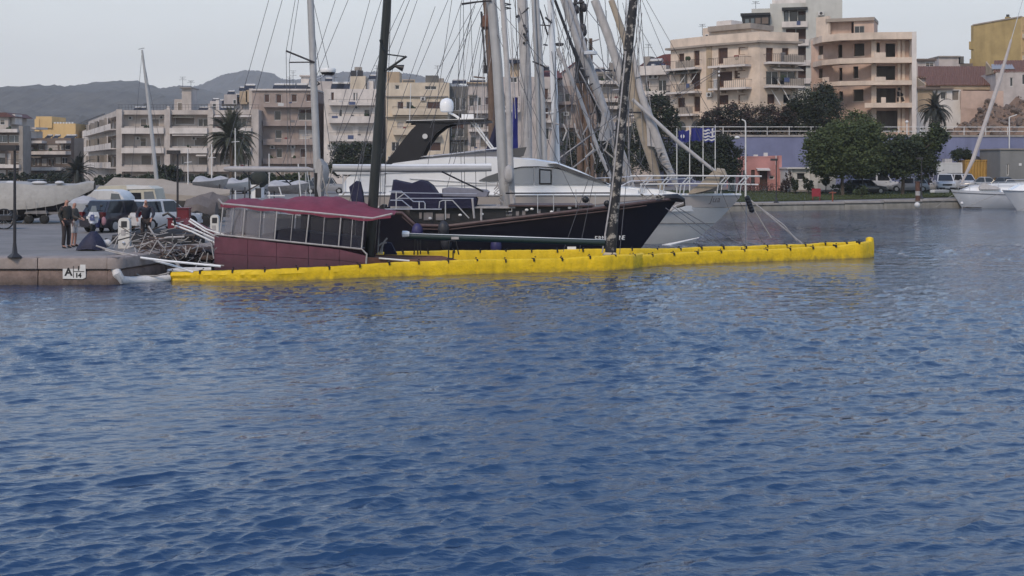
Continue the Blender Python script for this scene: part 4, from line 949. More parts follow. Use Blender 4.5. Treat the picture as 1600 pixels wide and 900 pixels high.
grime(YEL, 0, .16, (.16, .12, .03)); grime(MAROON, .4, 1.1, (.06, .03, .04)); grime(QF, -.05, .35, (.03, .028, .022))
def wires(parent, Y, lines, r=.014, m=None, name='stay', dY=0):
    for l in lines:
        (x0, y0), (x1, y1) = l[0], l[1]; MB().tube([at(x0, y0, Y + (l[2] if len(l) > 2 else 0)), at(x1, y1, Y + (l[3] if len(l) > 3 else dY))], r, 4, False).build(name, m or WIRE, parent)
def text(s, parent, loc, size, m, rot=(R(90), 0, 0), shear=0, spacing=1, ext=.004, name='lettering', bold=0):
    c = bpy.data.curves.new(name, 'FONT'); c.body = s; c.size = size; c.extrude = ext; c.shear = shear; c.space_character = spacing; c.offset = bold; c.resolution_u = 3
    c.materials.append(m); t_ = bpy.data.objects.new('tmp', c); COL.objects.link(t_); bpy.context.view_layer.update()
    me = bpy.data.meshes.new_from_object(t_.evaluated_get(bpy.context.evaluated_depsgraph_get())); bpy.data.objects.remove(t_)
    o = bpy.data.objects.new(name, me); COL.objects.link(o)
    if not me.materials: me.materials.append(m)
    o.parent = parent; o.location = Vector(loc) - (Vector(parent.location) if parent else Vector()); o.rotation_euler = rot; return o
# ---- yellow containment boom
def boom_line(root, pts, seed, clip_every=1.15, end_cap=False, hfun=None):
    r = random.Random(seed); P_ = [Vector((x, y, 0)) for x, y in pts]
    # resample
    seg = [(b - a).length for a, b in zip(P_, P_[1:])]; tot = sum(seg)
    def pos(s):
        for i, l in enumerate(seg):
            if s <= l or i == len(seg) - 1: return P_[i].lerp(P_[i + 1], min(1, s / l)), (P_[i + 1] - P_[i]).normalized()
            s -= l
    n = max(2, round(tot / clip_every)); L = tot / n; strap = None
    hs = [r.uniform(-.02, .02) for _ in range(n + 1)]
    for k in range(n):
        rings = []; m = 9
        for i in range(m + 1):
            s = (k + i / m) * L; p, d = pos(min(s, tot - 1e-4)); nrm = Vector((-d.y, d.x, 0)); h = hfun(s / tot) if hfun else .52
            e = math.sin(math.pi * i / m) ** .4; hh = h + hs[k] * (1 - i / m) + hs[k + 1] * i / m - .006 * (1 - e) + r.uniform(-.007, .007)
            w_ = .12 + .012 * e + r.uniform(-.014, .014); sw = .03 * math.sin(s * .9 + seed)
            p = p + nrm * sw
            prof = [(-.9 * w_, -.25), (-1.0 * w_, .02), (-.75 * w_, .3 * hh), (-1.15 * w_ + r.uniform(-.015, .015), .62 * hh), (-.8 * w_, .93 * hh), (-.15 * w_, hh), (.15 * w_, hh), (.8 * w_, .93 * hh), (1.1 * w_, .6 * hh), (.9 * w_, -.25)]
            rings.append([p + nrm * q + Vector((0, 0, z)) for q, z in prof])
        MB().loft(rings, True, True, True).build('boom_section', YEL, root)
        s = (k + .5) * L; p, d = pos(s)
        nrm = Vector((-d.y, d.x, 0)); h = (hfun(s / tot) if hfun else .52); p, d = pos(k * L + .02); a = math.atan2(d.y, d.x) 
        MB().cbox(p + Vector((0, 0, h - .05 + hs[k])), (.055, .27, .13), a).cbox(p + Vector((.09 * r.uniform(-1, 1), 0, h + .06 + hs[k])), (.04, .05, .04), a + .3).build('strap', BLACK, root)
def w2(px, py, z=0): 
    v = ground_pt(px, py, z); return (v.x, v.y)
def build_boom():
    b = empty('containment_boom', (*w2(700, 431), 0), 'yellow floating oil containment boom looped round the sunken boat', 'boom')
    front = [w2(*q) for q in ((266, 439.5), (330, 440.5), (420, 440), (520, 437), (620, 433), (720, 430), (800, 427.5), (880, 425.5), (940, 424), (985, 421), (1003, 417))]
    boom_line(b, front, 1, hfun=lambda t: .36 + .2 * min(1, t * 2.2) + .08 * math.sin(t * 9) ** 2 * t)
    f2 = [w2(*q) for q in ((985, 419), (1030, 415.5), (1100, 412.5), (1200, 408.5), (1290, 405.5), (1345, 404), (1361, 402))]
    boom_line(b, f2, 5, hfun=lambda t: .50 + .10 * t + (.22 * max(0, t - .82) / .18))
    back = [w2(*q) for q in ((1361, 401.5), (1340, 397.5), (1270, 399), (1180, 403), (1100, 405), (1040, 407.5), (980, 408), (900, 409.5), (800, 410.5), (700, 412), (640, 413), (590, 415))]
    boom_line(b, back, 9, hfun=lambda t: .66 - .1 * min(1, t * 6) + .0 * t)
    e = Vector((*w2(1359, 402), 0)); MB().lathe([(.15, -.2), (.19, .1), (.2, .5), (.17, .88), (.05, .93)], e, (0, 0, 1), 10).build('end_float', YEL, b)
    v = ground_pt(893, 409, 0); MB().cbox((v.x, v.y - .16, .46), (.38, .02, .42)).build('white_patch', GEL, b)
    w_ = empty('absorbent_boom', (*w2(225, 437), 0), 'white absorbent boom hanging down the quay corner and floating at its foot', 'boom')
    pts = [at(174, 404, 45.2), at(178, 415, 45.0), at(183, 428, 44.9), at(190, 437.5, 45.0), at(205, 439, 45.6), at(230, 438, 46), at(252, 437, 46.3), at(265, 434, 46.5)]
    MB().tube(pts, [.07, .13, .17, .15, .16, .17, .16, .12], 10).build('sleeve', mat('white absorbent cloth', (.62, .6, .58), .95, .1, 6, bump=.6), w_)
    MB().tube([at(262, 426, 46.7), at(290, 424, 47), at(330, 421, 47.2)], [.13, .15, .08], 8).build('sleeve', MATS['white absorbent cloth'], w_)
build_boom()
# ---- the sunken boat
def sunken():
    b = empty('sunken_boat', (-6, 50, 0), 'half sunken boat with maroon canopied wheelhouse and two dark masts inside the yellow boom', 'boat')
    Yf, Yk = 48.3, 51.6
    # side panels (fronts), each a board of its own
    xs = [335, 387, 432, 482, 530, 572]
    def top(x): return 367 + (x - 335) * (392 - 367) / 230 if x < 566 else 392 + (x - 566)
    for Yp, y in ((Yf, 0), (Yk, 1)):
        for a, c in zip(xs, xs[1:]):
            for lo, hi in ((0, .5), (.5, 1)):
                ta, tc = top(a) + 1.5, top(c) + 1.5; bt = 424
                ya0, ya1 = ta + (bt - ta) * lo + .3, ta + (bt - ta) * hi - .3; yc0, yc1 = tc + (bt - tc) * lo + .3, tc + (bt - tc) * hi - .3
                j = rnd.uniform(-.012, .012)
                q = [at(a + .35, ya1, Yf), at(c - .35, yc1, Yf), at(c - .35, yc0, Yf), at(a + .35, ya0, Yf)]
                q = [p + Vector((0, Yp - Yf + j, 0)) for p in q]
                MB().prism(q, (0, .05, 0)).build('side_panel', MAROON, b)
    A0 = at(335, 368, Yf); B0 = at(335, 424, Yf); MB().prism([A0, B0, B0 + Vector((0, 3.3, 0)), A0 + Vector((0, 3.3, 0))], (.04, 0, 0)).build('end_panel', MAROON, b)
    # rails and posts
    def pr(pts, r=.035, name='rail', Y=Yf - .03, m=GREYW): return MB().tube(PX(pts, Y), r, 6).build(name, m, b)
    pr([(335, 366), (565, 389), (573, 397), (572, 412)]); pr([(341, 311), (347, 318), (582, 341), (613, 334)], .04)
    for p, q in (((344, 366), (349, 319)), ((379, 369), (383, 323)), ((429, 374), (433, 327)), ((478, 379), (483, 332)), ((529, 384), (533, 336.5)), ((565, 388), (569, 340))): pr([p, q], .027, 'window_post')
    for p, q in (((405, 371.5), (408, 329)), ((454, 376.5), (458, 333)), ((504, 381.5), (507, 338)), ((548, 386), (551, 341)), ((361, 367), (365, 324))): pr([p, q], .014, 'window_mullion')
    for p, q in (((372, 364), (376, 326)), ((409, 371), (411, 329)), ((457, 376), (460, 333)), ((505, 381), (508, 337)), ((553, 386), (556, 341)), ((585, 389), (589, 341)), ((590, 400), (593, 345))): pr([p, q], .028, 'window_post', Y=Yk)
    pr([(345, 364), (372, 367), (470, 377), (585, 389)], .03, 'rail', Yk); pr([(352, 320), (460, 333), (589, 345)], .03, 'rail', Yk)
    MB().tube([at(363, 364, 50), at(368, 345, 50), at(376, 328, 50)], .04, 6).build('window_frame', BLACK, b)
    for a, c in ((364, 375), (376, 409), (411, 457), (460, 505), (508, 553)):
        q = [at(a, 363 + (a - 350) * .105, Yk - .04), at(c, 363 + (c - 350) * .105, Yk - .04), at(c + 3, 325 + (c - 350) * .105, Yk - .04), at(a + 3, 325 + (a - 350) * .105, Yk - .04)]
        MB().prism(q, (0, .01, 0)).build('window_pane', VINYL, b)
    tb = lambda x: 365.5 + (x - 335) * .1; tt = lambda x: 319 + (x - 341) * .0955
    for i, (a, c) in enumerate(((350, 379), (383, 429), (433, 478), (483, 529), (533, 565))):
        q = [at(a, tb(a), Yf + .03), at(c - 2, tb(c - 2), Yf + .03), at(c + 2, tt(c + 2) + 3, Yf + .03), at(a + 4, tt(a + 4) + 3, Yf + .03)]
        MB().prism(q, (0, .01, 0)).build('window_pane', mat_glass('hazy vinyl', (.24, .23, .25), .3, .36) if i < 2 else mat_glass('dim vinyl', (.05, .048, .06), .15, .22), b)
    # dark seating inside
    q = [at(392, 372, 49.5), at(560, 389, 49.5), at(560, 372, 49.5), at(440, 358, 49.5)]; MB().prism(q, (0, 1.2, 0)).build('bench', NAVYC, b)
    # canopy
    lower = [(346, 318), (400, 323), (460, 329), (520, 335), (582, 341), (610, 335)]; up = [(347, 311.5), (400, 312), (440, 308), (490, 305.5), (516, 307), (545, 313.5), (575, 324), (600, 330), (612, 333)]
    def ip(c, x):
        for (a, ya), (d, yd) in zip(c, c[1:]):
            if x <= d: return ya + (yd - ya) * (x - a) / (d - a)
        return c[-1][1]
    rings = []
    for j in range(9):
        t = j / 8; Y = Yf - .05 + (Yk + .1 - Yf) * t; ring = []
        for i in range(49):
            x = 345 + i * 266 / 48; a = at(x, ip(lower, x), Yf).z; c = at(x, ip(up, x), 50.2).z
            z = a + (c - a) * math.sin(math.pi * min(1, t * 1.0) * .5 + 0) ** .6 * (1 - .18 * max(0, t - .6) / .4)
            z += .12 * noise.noise(Vector((x * .05, t * 5, 2))) * min(1, 4 * t) - .12 * max(0, 1 - abs(x - 520 - 30 * t) / 14) * math.sin(math.pi * t) + .03 * math.sin(x * .12 + t * 4)
            ring.append(Vector(((x - 800) / FP * Yf, Y, z)))
        rings.append(ring)
    o = MB().loft(rings, False, True).build('canopy', CANV, b)
    rings2 = [rings[0], [p - Vector((0, .01, .11)) for p in rings[0]]]; MB().loft(rings2, False, True).build('canopy_edge', CANV, b)
    # masts
    mA = MB().tube([at(575.5, 425, 50.6), at(584, 300, 50.6), at(605, 0, 50.6), at(622, -240, 50.6)], [.20, .2, .165, .14], 12).build('mast', DKGREEN, b)
    for l in (((595, 62), (604, 76), .06), ((599, 100), (602, 84), .05)): pass
    MB().tube([at(594, 62, 50.4), at(597, 72, 50.4), at(601, 80, 50.4)], .05, 6).build('spreader', DKGREEN, mA)
    for q in ([(606, 85), (636, 89)], [(635, 88), (603, 110)], [(620, 101), (608, 110)]): MB().tube(PX(q, 50.4), .05 if q[0][0] > 610 else .03, 6).build('spreader', DKGREEN, mA)
    MB().lathe([(.05, 0), (.07, .1), (.13, .3), (.14, .34)], at(617, 103, 50.3), (.9, 0, -.25), 10).build('horn', BLACK, mA)
    mB = MB().tube([at(953, 408, 52.5), at(958, 340, 52.5), at(974, 150, 52.5), at(990, 0, 52.5), at(1012, -230, 52.5)], [.23, .225, .2, .18, .15], 12).build('mast', PEEL, b)
    MB().tube([at(941, 395, 52.3), at(956, 300, 52.3), at(978, 80, 52.3)], .035, 5).build('mast_track', GREYW, mB)
    MB().lathe([(.28, 0), (.3, .12), (.22, .2)], at(953, 402, 52.4), (0, 0, 1), 12).build('mast_collar', mat('foam collar', (.55, .45, .3), .9, .1, 5), mB)
    # boom spar with its white top strip
    s = MB().tube(PX([(634, 369), (780, 373.5), (945, 379)], 51.4), .14, 10).build('spar', mat('dark green paint', (.012, .028, .027), .35, .2, 2), b)
    MB().tube(PX([(634, 366), (780, 370.2), (945, 376)], 51.35), .045, 5).build('spar_track', GEL, s)
    MB().lathe([(.05, 0), (.13, .02), (.13, .2), (.1, .3)], at(628, 365.5, 51.3), (1, 0, -.03), 8).build('end_cap', GEL, s)
    MB().cbox(at(711, 372, 51.2), (.3, .05, .1)).build('name_plate', GREYW, s)
    # deck planks
    for i in range(7):
        y0 = 399 + i * 1.9; q = [at(578 + i * .5, y0 + 2, 50.6 - i * .25), at(700 - i * 2, y0 + .5 + 3.5 - i * .6, 50.6 - i * .25)]
        a, c = q; MB().prism([a, c, c + Vector((0, .2, .0)), a + Vector((0, .2, 0))], (0, 0, -.05)).build('deck_plank', PLANK, b)
    MB().prism([at(574, 402, 49.3), at(700, 408, 49.3), at(700, 424, 49.3), at(574, 424, 49.3)], (0, .08, 0)).build('bulwark', PLANK, b)
    MB().prism([at(585, 398, 51.3), at(690, 400, 51.3), at(735, 411, 51.3), at(585, 412, 51.3)], (0, .1, 0)).build('bulwark', PLANK, b)
    MB().tube(PX([(592, 403.5), (640, 407.5)], 49.2), .035, 6).build('pole', GEL, b)
    for x0, y0, x1, y1 in ((648, 374, 647, 398), (652, 376, 653, 398), (657, 375, 657, 397), (701, 376, 701, 404), (708, 392, 708, 404), (712, 376, 717, 398), (700, 376, 712, 377), (683, 404, 708, 404)): MB().tube(PX([(x0, y0), (x1, y1)], 50.9), .028, 5).build('stanchion', BLACK, b)
    for q in ([(593, 397), (600, 378), (605, 372)], [(590, 385), (597, 380), (604, 379)], [(597, 397), (597, 385)]): MB().tube(PX(q, 50.8), .035, 5).build('bent_rail', GREYW, b)
    MB().prism([at(601, 378, 51.8), at(611, 380, 51.8), at(620, 398, 51.8), at(600, 398, 51.8)], (0, .3, 0)).build('blue_cover', NAVYC, b)
    # standing rigging
    wires(b, 52.5, [((1003, 0), (1165, 390), 0, 5), ((996, 60), (880, 393), 0, 1), ((985, 0), (905, 393), 0, 1), ((1003, 20), (968, 398), 0, -1), ((1001, 0), (955, 395), 0, .5), ((1010, 0), (1180, 300), 0, 6), ((998, 40), (1195, 385), 0, 7)], .013)
    wires(b, 50.6, [((607, 0), (555, 325)), ((612, -30), (600, 330)), ((505, 0), (605, -200)), ((604, 80), (545, 320)), ((602, 0), (592, 380), 0, 1), ((640, 0), (607, 80))], .013)
    for (a, c, e, f_) in (((1050, 322), (1140, 388), 61, 58), ((1062, 326), (1164, 386), 61, 59), ((1166, 318), (1165, 388), 66, 58.6), ((1040, 325), (1125, 387), 61, 58)):
        MB().tube([at(*a, e), at(*c, f_)], .022, 4).build('mooring_line', WIRE, b)
sunken()
# ---- dark gulet
def hull_mesh(stations, m, name, parent, caps=True):
    """stations: list of (x, sheer z, keel z, half beam at deck, half beam at water, yc)"""
    rings = []
    for x, zs, zk, bd, bw, yc in stations:
        r = []; n = 8
        for i in range(n + 1):
            t = i / n; hb = bd * (1 - t) ** .6 * 1 + (bw - 0) * 0; 
            r.append(Vector((x, yc - (bd + (bw - bd) * min(1, t * 1.35)) * (1 if t < .75 else (1 - (t - .75) / .25 * .9)), zs + (zk - zs) * t)))
        r += [Vector((p.x, 2 * yc - p.y, p.z)) for p in r[::-1]]
        rings.append(r)
    return MB().loft(rings, True, True, caps).build(name, m, parent)
def gulet():
    b = empty('gulet', (0, 61, 0), 'long dark navy gulet with white lettering on its bow lying outside the white motor yacht', 'boat')
    yc = 62.0; X = lambda px, Y=60: (px - 800) / FP * Y
    Z = lambda py, Y=60: EYE - (py - HZ) / FP * Y
    sheer = [(470, 331), (520, 330), (590, 330), (628, 331), (649, 350), (700, 351.5), (770, 343), (860, 332.5), (950, 322), (1025, 312), (1060, 308.5)]
    def sh(px):
        for (a, ya), (c, yc_) in zip(sheer, sheer[1:]):
            if px <= c: return ya + (yc_ - ya) * (px - a) / (c - a)
        return sheer[-1][1]
    st = []; hull_rings = []
    pxs = [470, 478, 500, 560, 600, 628, 649, 700, 760, 820, 880, 930, 975, 1010, 1035, 1052, 1061]
    for px in pxs:
        t = (px - 470) / (1061 - 470); hb = 2.1 * min(1, .72 + t * 2.2) * (1 - max(0, (t - .62) / .38) ** 1.9)
        hb = max(hb, .03); near = yc - hb; zt = Z(sh(px), near); ring = []
        for i in range(9):
            s = i / 8; z = zt + (-.5 - zt) * s
            # raked stem: lower rings pulled aft near the bow
            xk = X(px, near) if px < 1000 else X(px, near) ; rake = 2.35 * s * max(0, (t - .72) / .28) ** 1.3
            flare = hb * (1 - .38 * s ** 1.5 * (.4 + .6 * t))
            ring.append((xk - rake, yc - flare, z))
        hull_rings.append([Vector(p) for p in ring] + [Vector((p[0], 2 * yc - p[1], p[2])) for p in ring[::-1]])
    hullo = MB().loft(hull_rings, True, True, True).build('hull', NAVY, b)
    rail = [r[0] for r in hull_rings]
    MB().tube([p + Vector((0, -.03, -.05)) for p in rail], [.085] * len(rail), 6).build('gunwale', TEAK, b)
    MB().tube([r[-1] + Vector((0, .03, -.05)) for r in hull_rings], [.085] * len(rail), 6).build('gunwale', TEAK, b)
    MB().tube([p + Vector((0, -.05, -.22)) for p in rail[5:-3]], .03, 5).build('rubbing_strake', TEAK, b)
    MB().loft([[r[0] + Vector((0, 0, -.04)), r[-1] + Vector((0, 0, -.04))] for r in hull_rings], False, False).build('deck', PLANK, b)
    # deckhouse
    def slab(r, Y0, Y1, m, name, p=b): 
        x0, y0, x1, y1 = r; return MB().box((X(x0, Y0), Y0, Z(y1, Y0)), (X(x1, Y0), Y1, Z(y0, Y0))).build(name, m, p)
    dh = slab((640, 325, 790, 352), 60.9, 63.3, mat('dark deckhouse', (.02, .02, .022), .5, .2, 3), 'deckhouse')
    slab((610, 322.5, 805, 325.5), 60.7, 63.5, GREYW, 'deckhouse_roof'); slab((795, 320.5, 930, 322.5), 60.6, 63.6, TEAK, 'cabin_top'); cb = slab((800, 323, 925, 340), 60.9, 63.3, MATS['dark deckhouse'], 'cabin')
    for x0, y0, x1, y1 in ((662, 332, 676, 344), (681, 334, 694, 344), (655, 332, 659, 342), (697, 334, 703, 341)): slab((x0, y0, x1, y1), 60.82, 60.9, mat('pale locker', (.22, .2, .2), .6, .1, 4), 'locker', dh)
    for px, py in ((672, 341), (719, 336), (753, 334.5), (823, 328), (831, 326.5), (890, 324.5), (862, 331)): MB().ball(at(px, py, 60.7), .09, 8, (1, .5, .7)).build('deck_light', GEL, b)
    for px, py in ((806, 330), (816, 329), (840, 327), (870, 325), (905, 323)): slab((px, py, px + 5, py + 7), 60.84, 60.9, MATS['pale locker'], 'porthole', cb)
    # blue canvas over the aft deck and bag
    def cover(out, Y0, Y1, m, name, bul=.15):
        P_ = PX(out, Y0); rings = []
        c = sum(P_, Vector()) / len(P_)
        for t, s in ((0, .93), (.12, .99), (.3, 1), (.7, 1), (.88, .98), (1, .9)):
            rings.append([Vector((c.x + (p.x - c.x) * s, Y0 + (Y1 - Y0) * t, (c.z + (p.z - c.z) * s))) for p in P_])
        return MB().loft(rings, True, True, True).build(name, m, b)
    cover([(604, 326), (610, 300), (613, 281), (616, 282), (640, 287), (655, 281.5), (664, 283), (674, 290), (683, 303), (690, 306), (691, 316), (690, 326)], 60.8, 63.2, NAVYC, 'canvas_cover')
    cover([(640, 326), (640, 309), (742, 308), (746, 312), (744, 322), (742, 326)], 60.6, 63.4, NAVYC, 'canvas_cover')
    cover([(545, 292), (556, 282.5), (562, 284), (566, 300), (569, 325), (550, 322)], 60.6, 61.2, NAVYC, 'canvas_bag')
    cover([(690, 295), (700, 293), (760, 297), (765, 300), (762, 308), (690, 307)], 61.0, 63.0, mat('grey plastic window', (.2, .2, .24), .4, .2, 3), 'spray_screen')
    cover([(592, 323), (597, 319), (603, 320), (605, 327), (592, 328)], 60.3, 60.9, BLACK, 'outboard_motor')
    # rails
    def rl(pts, r=.028, Y=60.3, name='guard_rail', m=STEEL): return MB().tube(PX(pts, Y), r, 5).build(name, m, b)
    rl([(608, 299), (627, 299), (646, 315), (662, 315), (664, 318), (664, 326)]); rl([(610, 313), (628, 313), (645, 327)]); rl([(619, 299), (619, 327)]); rl([(655, 315), (655, 327)]); rl([(632, 302), (620, 311)])
    rl([(686, 325), (687, 315), (692, 313), (707, 313), (733, 341)]); rl([(696, 313), (696, 343)]); rl([(600, 327), (690, 327)]); rl([(610, 301), (745, 303)], .02); rl([(620, 310), (740, 310)], .02)
    for px, y0, y1 in ((865, 300, 330), (900, 296, 324), (930, 300, 322), (960, 305, 318), (840, 300, 333)): rl([(px, y0), (px, y1)], .02)
    rl([(790, 302), (955, 301.5)], .035, m=BLACK, name='spinnaker_pole'); rl([(480, 268), (485, 300), (486, 330)], .02)
    for q in ([(738, 310), (741, 341)], [(752, 325), (752, 345)]): rl(q, .05, 60, 'crutch', GREYW)
    for px, py in ((915, 312), (949, 318)): MB().ball(at(px, py, 60.2), .16, 8, (1.1, .7, 1)).build('winch', BLACK, b)
    # lashings on foredeck
    for i in range(16):
        x = 1003 + rnd.uniform(0, 30); MB().tube(PX([(x, 309 + rnd.uniform(-4, 3)), (x + rnd.uniform(-5, 6), 306 + rnd.uniform(-4, 4)), (x + rnd.uniform(2, 9), 309 + rnd.uniform(-3, 3))], 61.2), .035, 5).build('coiled_line', ROPE, b)
    # dark anchor roller at the bow
    MB().tube([at(1035, 309, 61.8), at(1058, 309, 61.8), at(1067, 313, 61.8), at(1069, 320, 61.8), at(1057, 324, 61.8)], [.16, .2, .14, .09, .05], 8).build('bow_roller', BLACK, b)
    MB().tube(PX([(1046, 331), (1056, 322), (1068, 317)], 61.4), .06, 6).build('anchor', GREYW, b)
    # fenders
    for px, py, m in ((652, 362, 1), (693, 358, 0), (697, 378, 0), (775, 385, 1)):
        MB().ball(at(px, py, 59.3), .3, 10, (.9, .9, 1.35)).build('fender', mat('navy fender', (.035, .03, .10), .5, .1, 2) if m else mat('dark fender', (.03, .03, .035), .5, .1, 2), b)
    # mizzen mast
    mz = MB().tube([at(498, 322, 61.8), at(496, 270, 61.8), at(485, 0, 61.8), at(477, -210, 61.8)], [.18, .18, .165, .14], 12).build('mizzen_mast', ALU, b)
    MB().tube([at(498.3, 322, 61.7), at(497, 270, 61.7)], .195, 12).build('mast_boot', BLACK, mz)
    for q in ([(447, 79.5), (490, 97)], [(452, 97.5), (492, 97)]): MB().tube(PX(q, 61.6), .05 if q[0][0] < 450 else .035, 6).build('spreader', IRON, mz)
    rd = MB().lathe([(.02, -.16), (.3, -.16), (.37, -.05), (.38, .06), (.36, .12), (.02, .14)], at(512.5, 111, 61.5), (0, 0, 1), 16).build('radar', GEL, mz)
    MB().lathe([(.3, 0), (.36, .1), (.3, .11)], at(512.5, 116.5, 61.5), (0, 0, 1), 16).build('radar_base', BLACK, rd)
    MB().tube(PX([(495, 124), (510, 117), (520, 118)], 61.6), .03, 5).build('bracket', STEEL, mz)
    MB().prism([at(495, 126, 61.6), at(501, 131, 61.6), at(495, 134, 61.6), at(497, 130, 61.6)], (0, .1, 0)).build('pennant', BLACK, mz)
    MB().tube(PX([(350, 264), (360, 264), (480, 265), (490, 266)], 61.6), [.08, .14, .14, .08], 10).build('mizzen_boom', mat('dull white spar', (.33, .32, .32), .5, .15, 2), b)
    MB().loft([[at(x - w_, y, 61.4), at(x, y, 61.0), at(x + w_ * 1.1, y, 61.4), at(x, y, 61.9)] for x, y, w_ in ((500, 248, 3), (503, 256, 8), (505, 268, 9), (504, 280, 8), (501, 295, 6), (502, 312, 3), (499, 326, 2))], True, True, True).build('bundled_sail', SAIL, b)
    for q in ([(503, 258), (500, 290), (503, 300), (508, 292), (503, 270)], [(520, 262), (510, 300), (525, 330)], [(540, 300), (520, 320), (545, 325)], [(380, 268), (400, 287)], [(432, 268), (455, 289)]): MB().tube(PX(q, 61), .03, 5).build('halyard', ROPE if q[0][0] > 450 else BLACK, b)
    # main mast: two spars and furled sail
    mm = MB().tube([at(791, 330, 62), at(786, 262, 62), at(777, 100, 62), at(768, 0, 62), at(750, -240, 62)], [.27, .27, .25, .24, .2], 14).build('main_mast', ALU, b)
    MB().tube([at(801, 318, 61.6), at(798, 262, 61.6), at(792, 100, 61.6), at(785, 0, 61.6), at(772, -200, 61.6)], [.14, .15, .14, .13, .12], 10).build('furled_sail', SAIL, mm)
    for y in (4, 10): MB().tube([at(784, y, 61.7), at(794, y + 2, 61.4), at(798, y + 3, 61.8), at(790, y + 4, 62.2)], .03, 5).build('steaming_light_bracket', IRON, mm)
    MB().tube(PX([(520, 263), (640, 264), (768, 263)], 61.6), [.17, .17, .15], 10).build('main_boom', mat('grey boom paint', (.36, .36, .36), .4, .1, 2), b)
    MB().tube(PX([(520, 260.5), (640, 261), (768, 259.5)], 61.65), .12, 8).build('boom_cover', GEL, b)
    MB().tube(PX([(690, 268), (725, 285), (755, 299)], 61), .045, 6).build('vang', BLACK, b)
    for i in range(14):
        x = 786 + rnd.uniform(-12, 14); y = 268 + i * 5; MB().tube(PX([(x, y), (x + rnd.uniform(-8, 8), y + 8), (x + rnd.uniform(-8, 8), y + rnd.uniform(10, 22))], 61.2), .03, 5).build('halyard', ROPE if i % 2 else GREYW, b)
    MB().ball(at(795, 272, 61.1), .35, 8, (.7, .6, 1.3)).build('sail_bag', SAIL, b)
    wires(b, 61.8, [((420, 0), (350, 250)), ((441, 0), (370, 250)), ((463, -10), (447, 80)), ((447, 80), (450, 260)), ((468, -10), (452, 97)), ((452, 97), (455, 260)), ((489, 0), (514, 108)), ((524, 0), (440, 262)), ((544, 0), (495, 118)), ((578, 0), (530, 180)), ((596, 0), (500, 300)), ((487, 20), (520, 262)),
        ((632, 0), (480, 330)), ((652, 0), (560, 260)), ((680, 10), (590, 262)), ((700, 0), (650, 120)), ((706, 0), (668, 262)), ((722, 0), (662, 180)), ((724, 0), (726, 300)), ((735, 0), (744, 300)), ((742, 10), (672, 200)), ((746, 0), (600, 262)), ((755, 20), (700, 262)), ((768, 0), (1020, 305), 0, -.5), ((770, 40), (905, 322)), ((765, 60), (690, 322)), ((720, 8), (770, 0)), ((720, 8), (716, 120)), ((716, 120), (722, 300)), ((755, 60), (760, 300))], .013)
    MB().tube(PX([(721, 6), (745, 3), (768, 1)], 61.7), .045, 6).build('spreader', IRON, mm)
    # lettering on the bow, following the hull
    bpy.context.view_layer.update(); off = Vector(b.location)
    for k, ch in enumerate('ERNESTINE'):
        px = 929 + k * 5.6; p = at(px, 376, 60.5); ok, loc, nr, _ = hullo.ray_cast(Vector((p.x, 50, p.z)) - off, Vector((0, 1, 0)))
        if ok:
            w_ = loc + off; ang = math.atan2(nr.x, -nr.y); text(ch, b, (w_.x, w_.y - .05, w_.z), .31, GEL, rot=(R(90) - math.asin(max(-.9, min(.9, nr.z))) * .8, 0, ang), bold=-.001, ext=.02)
gulet()
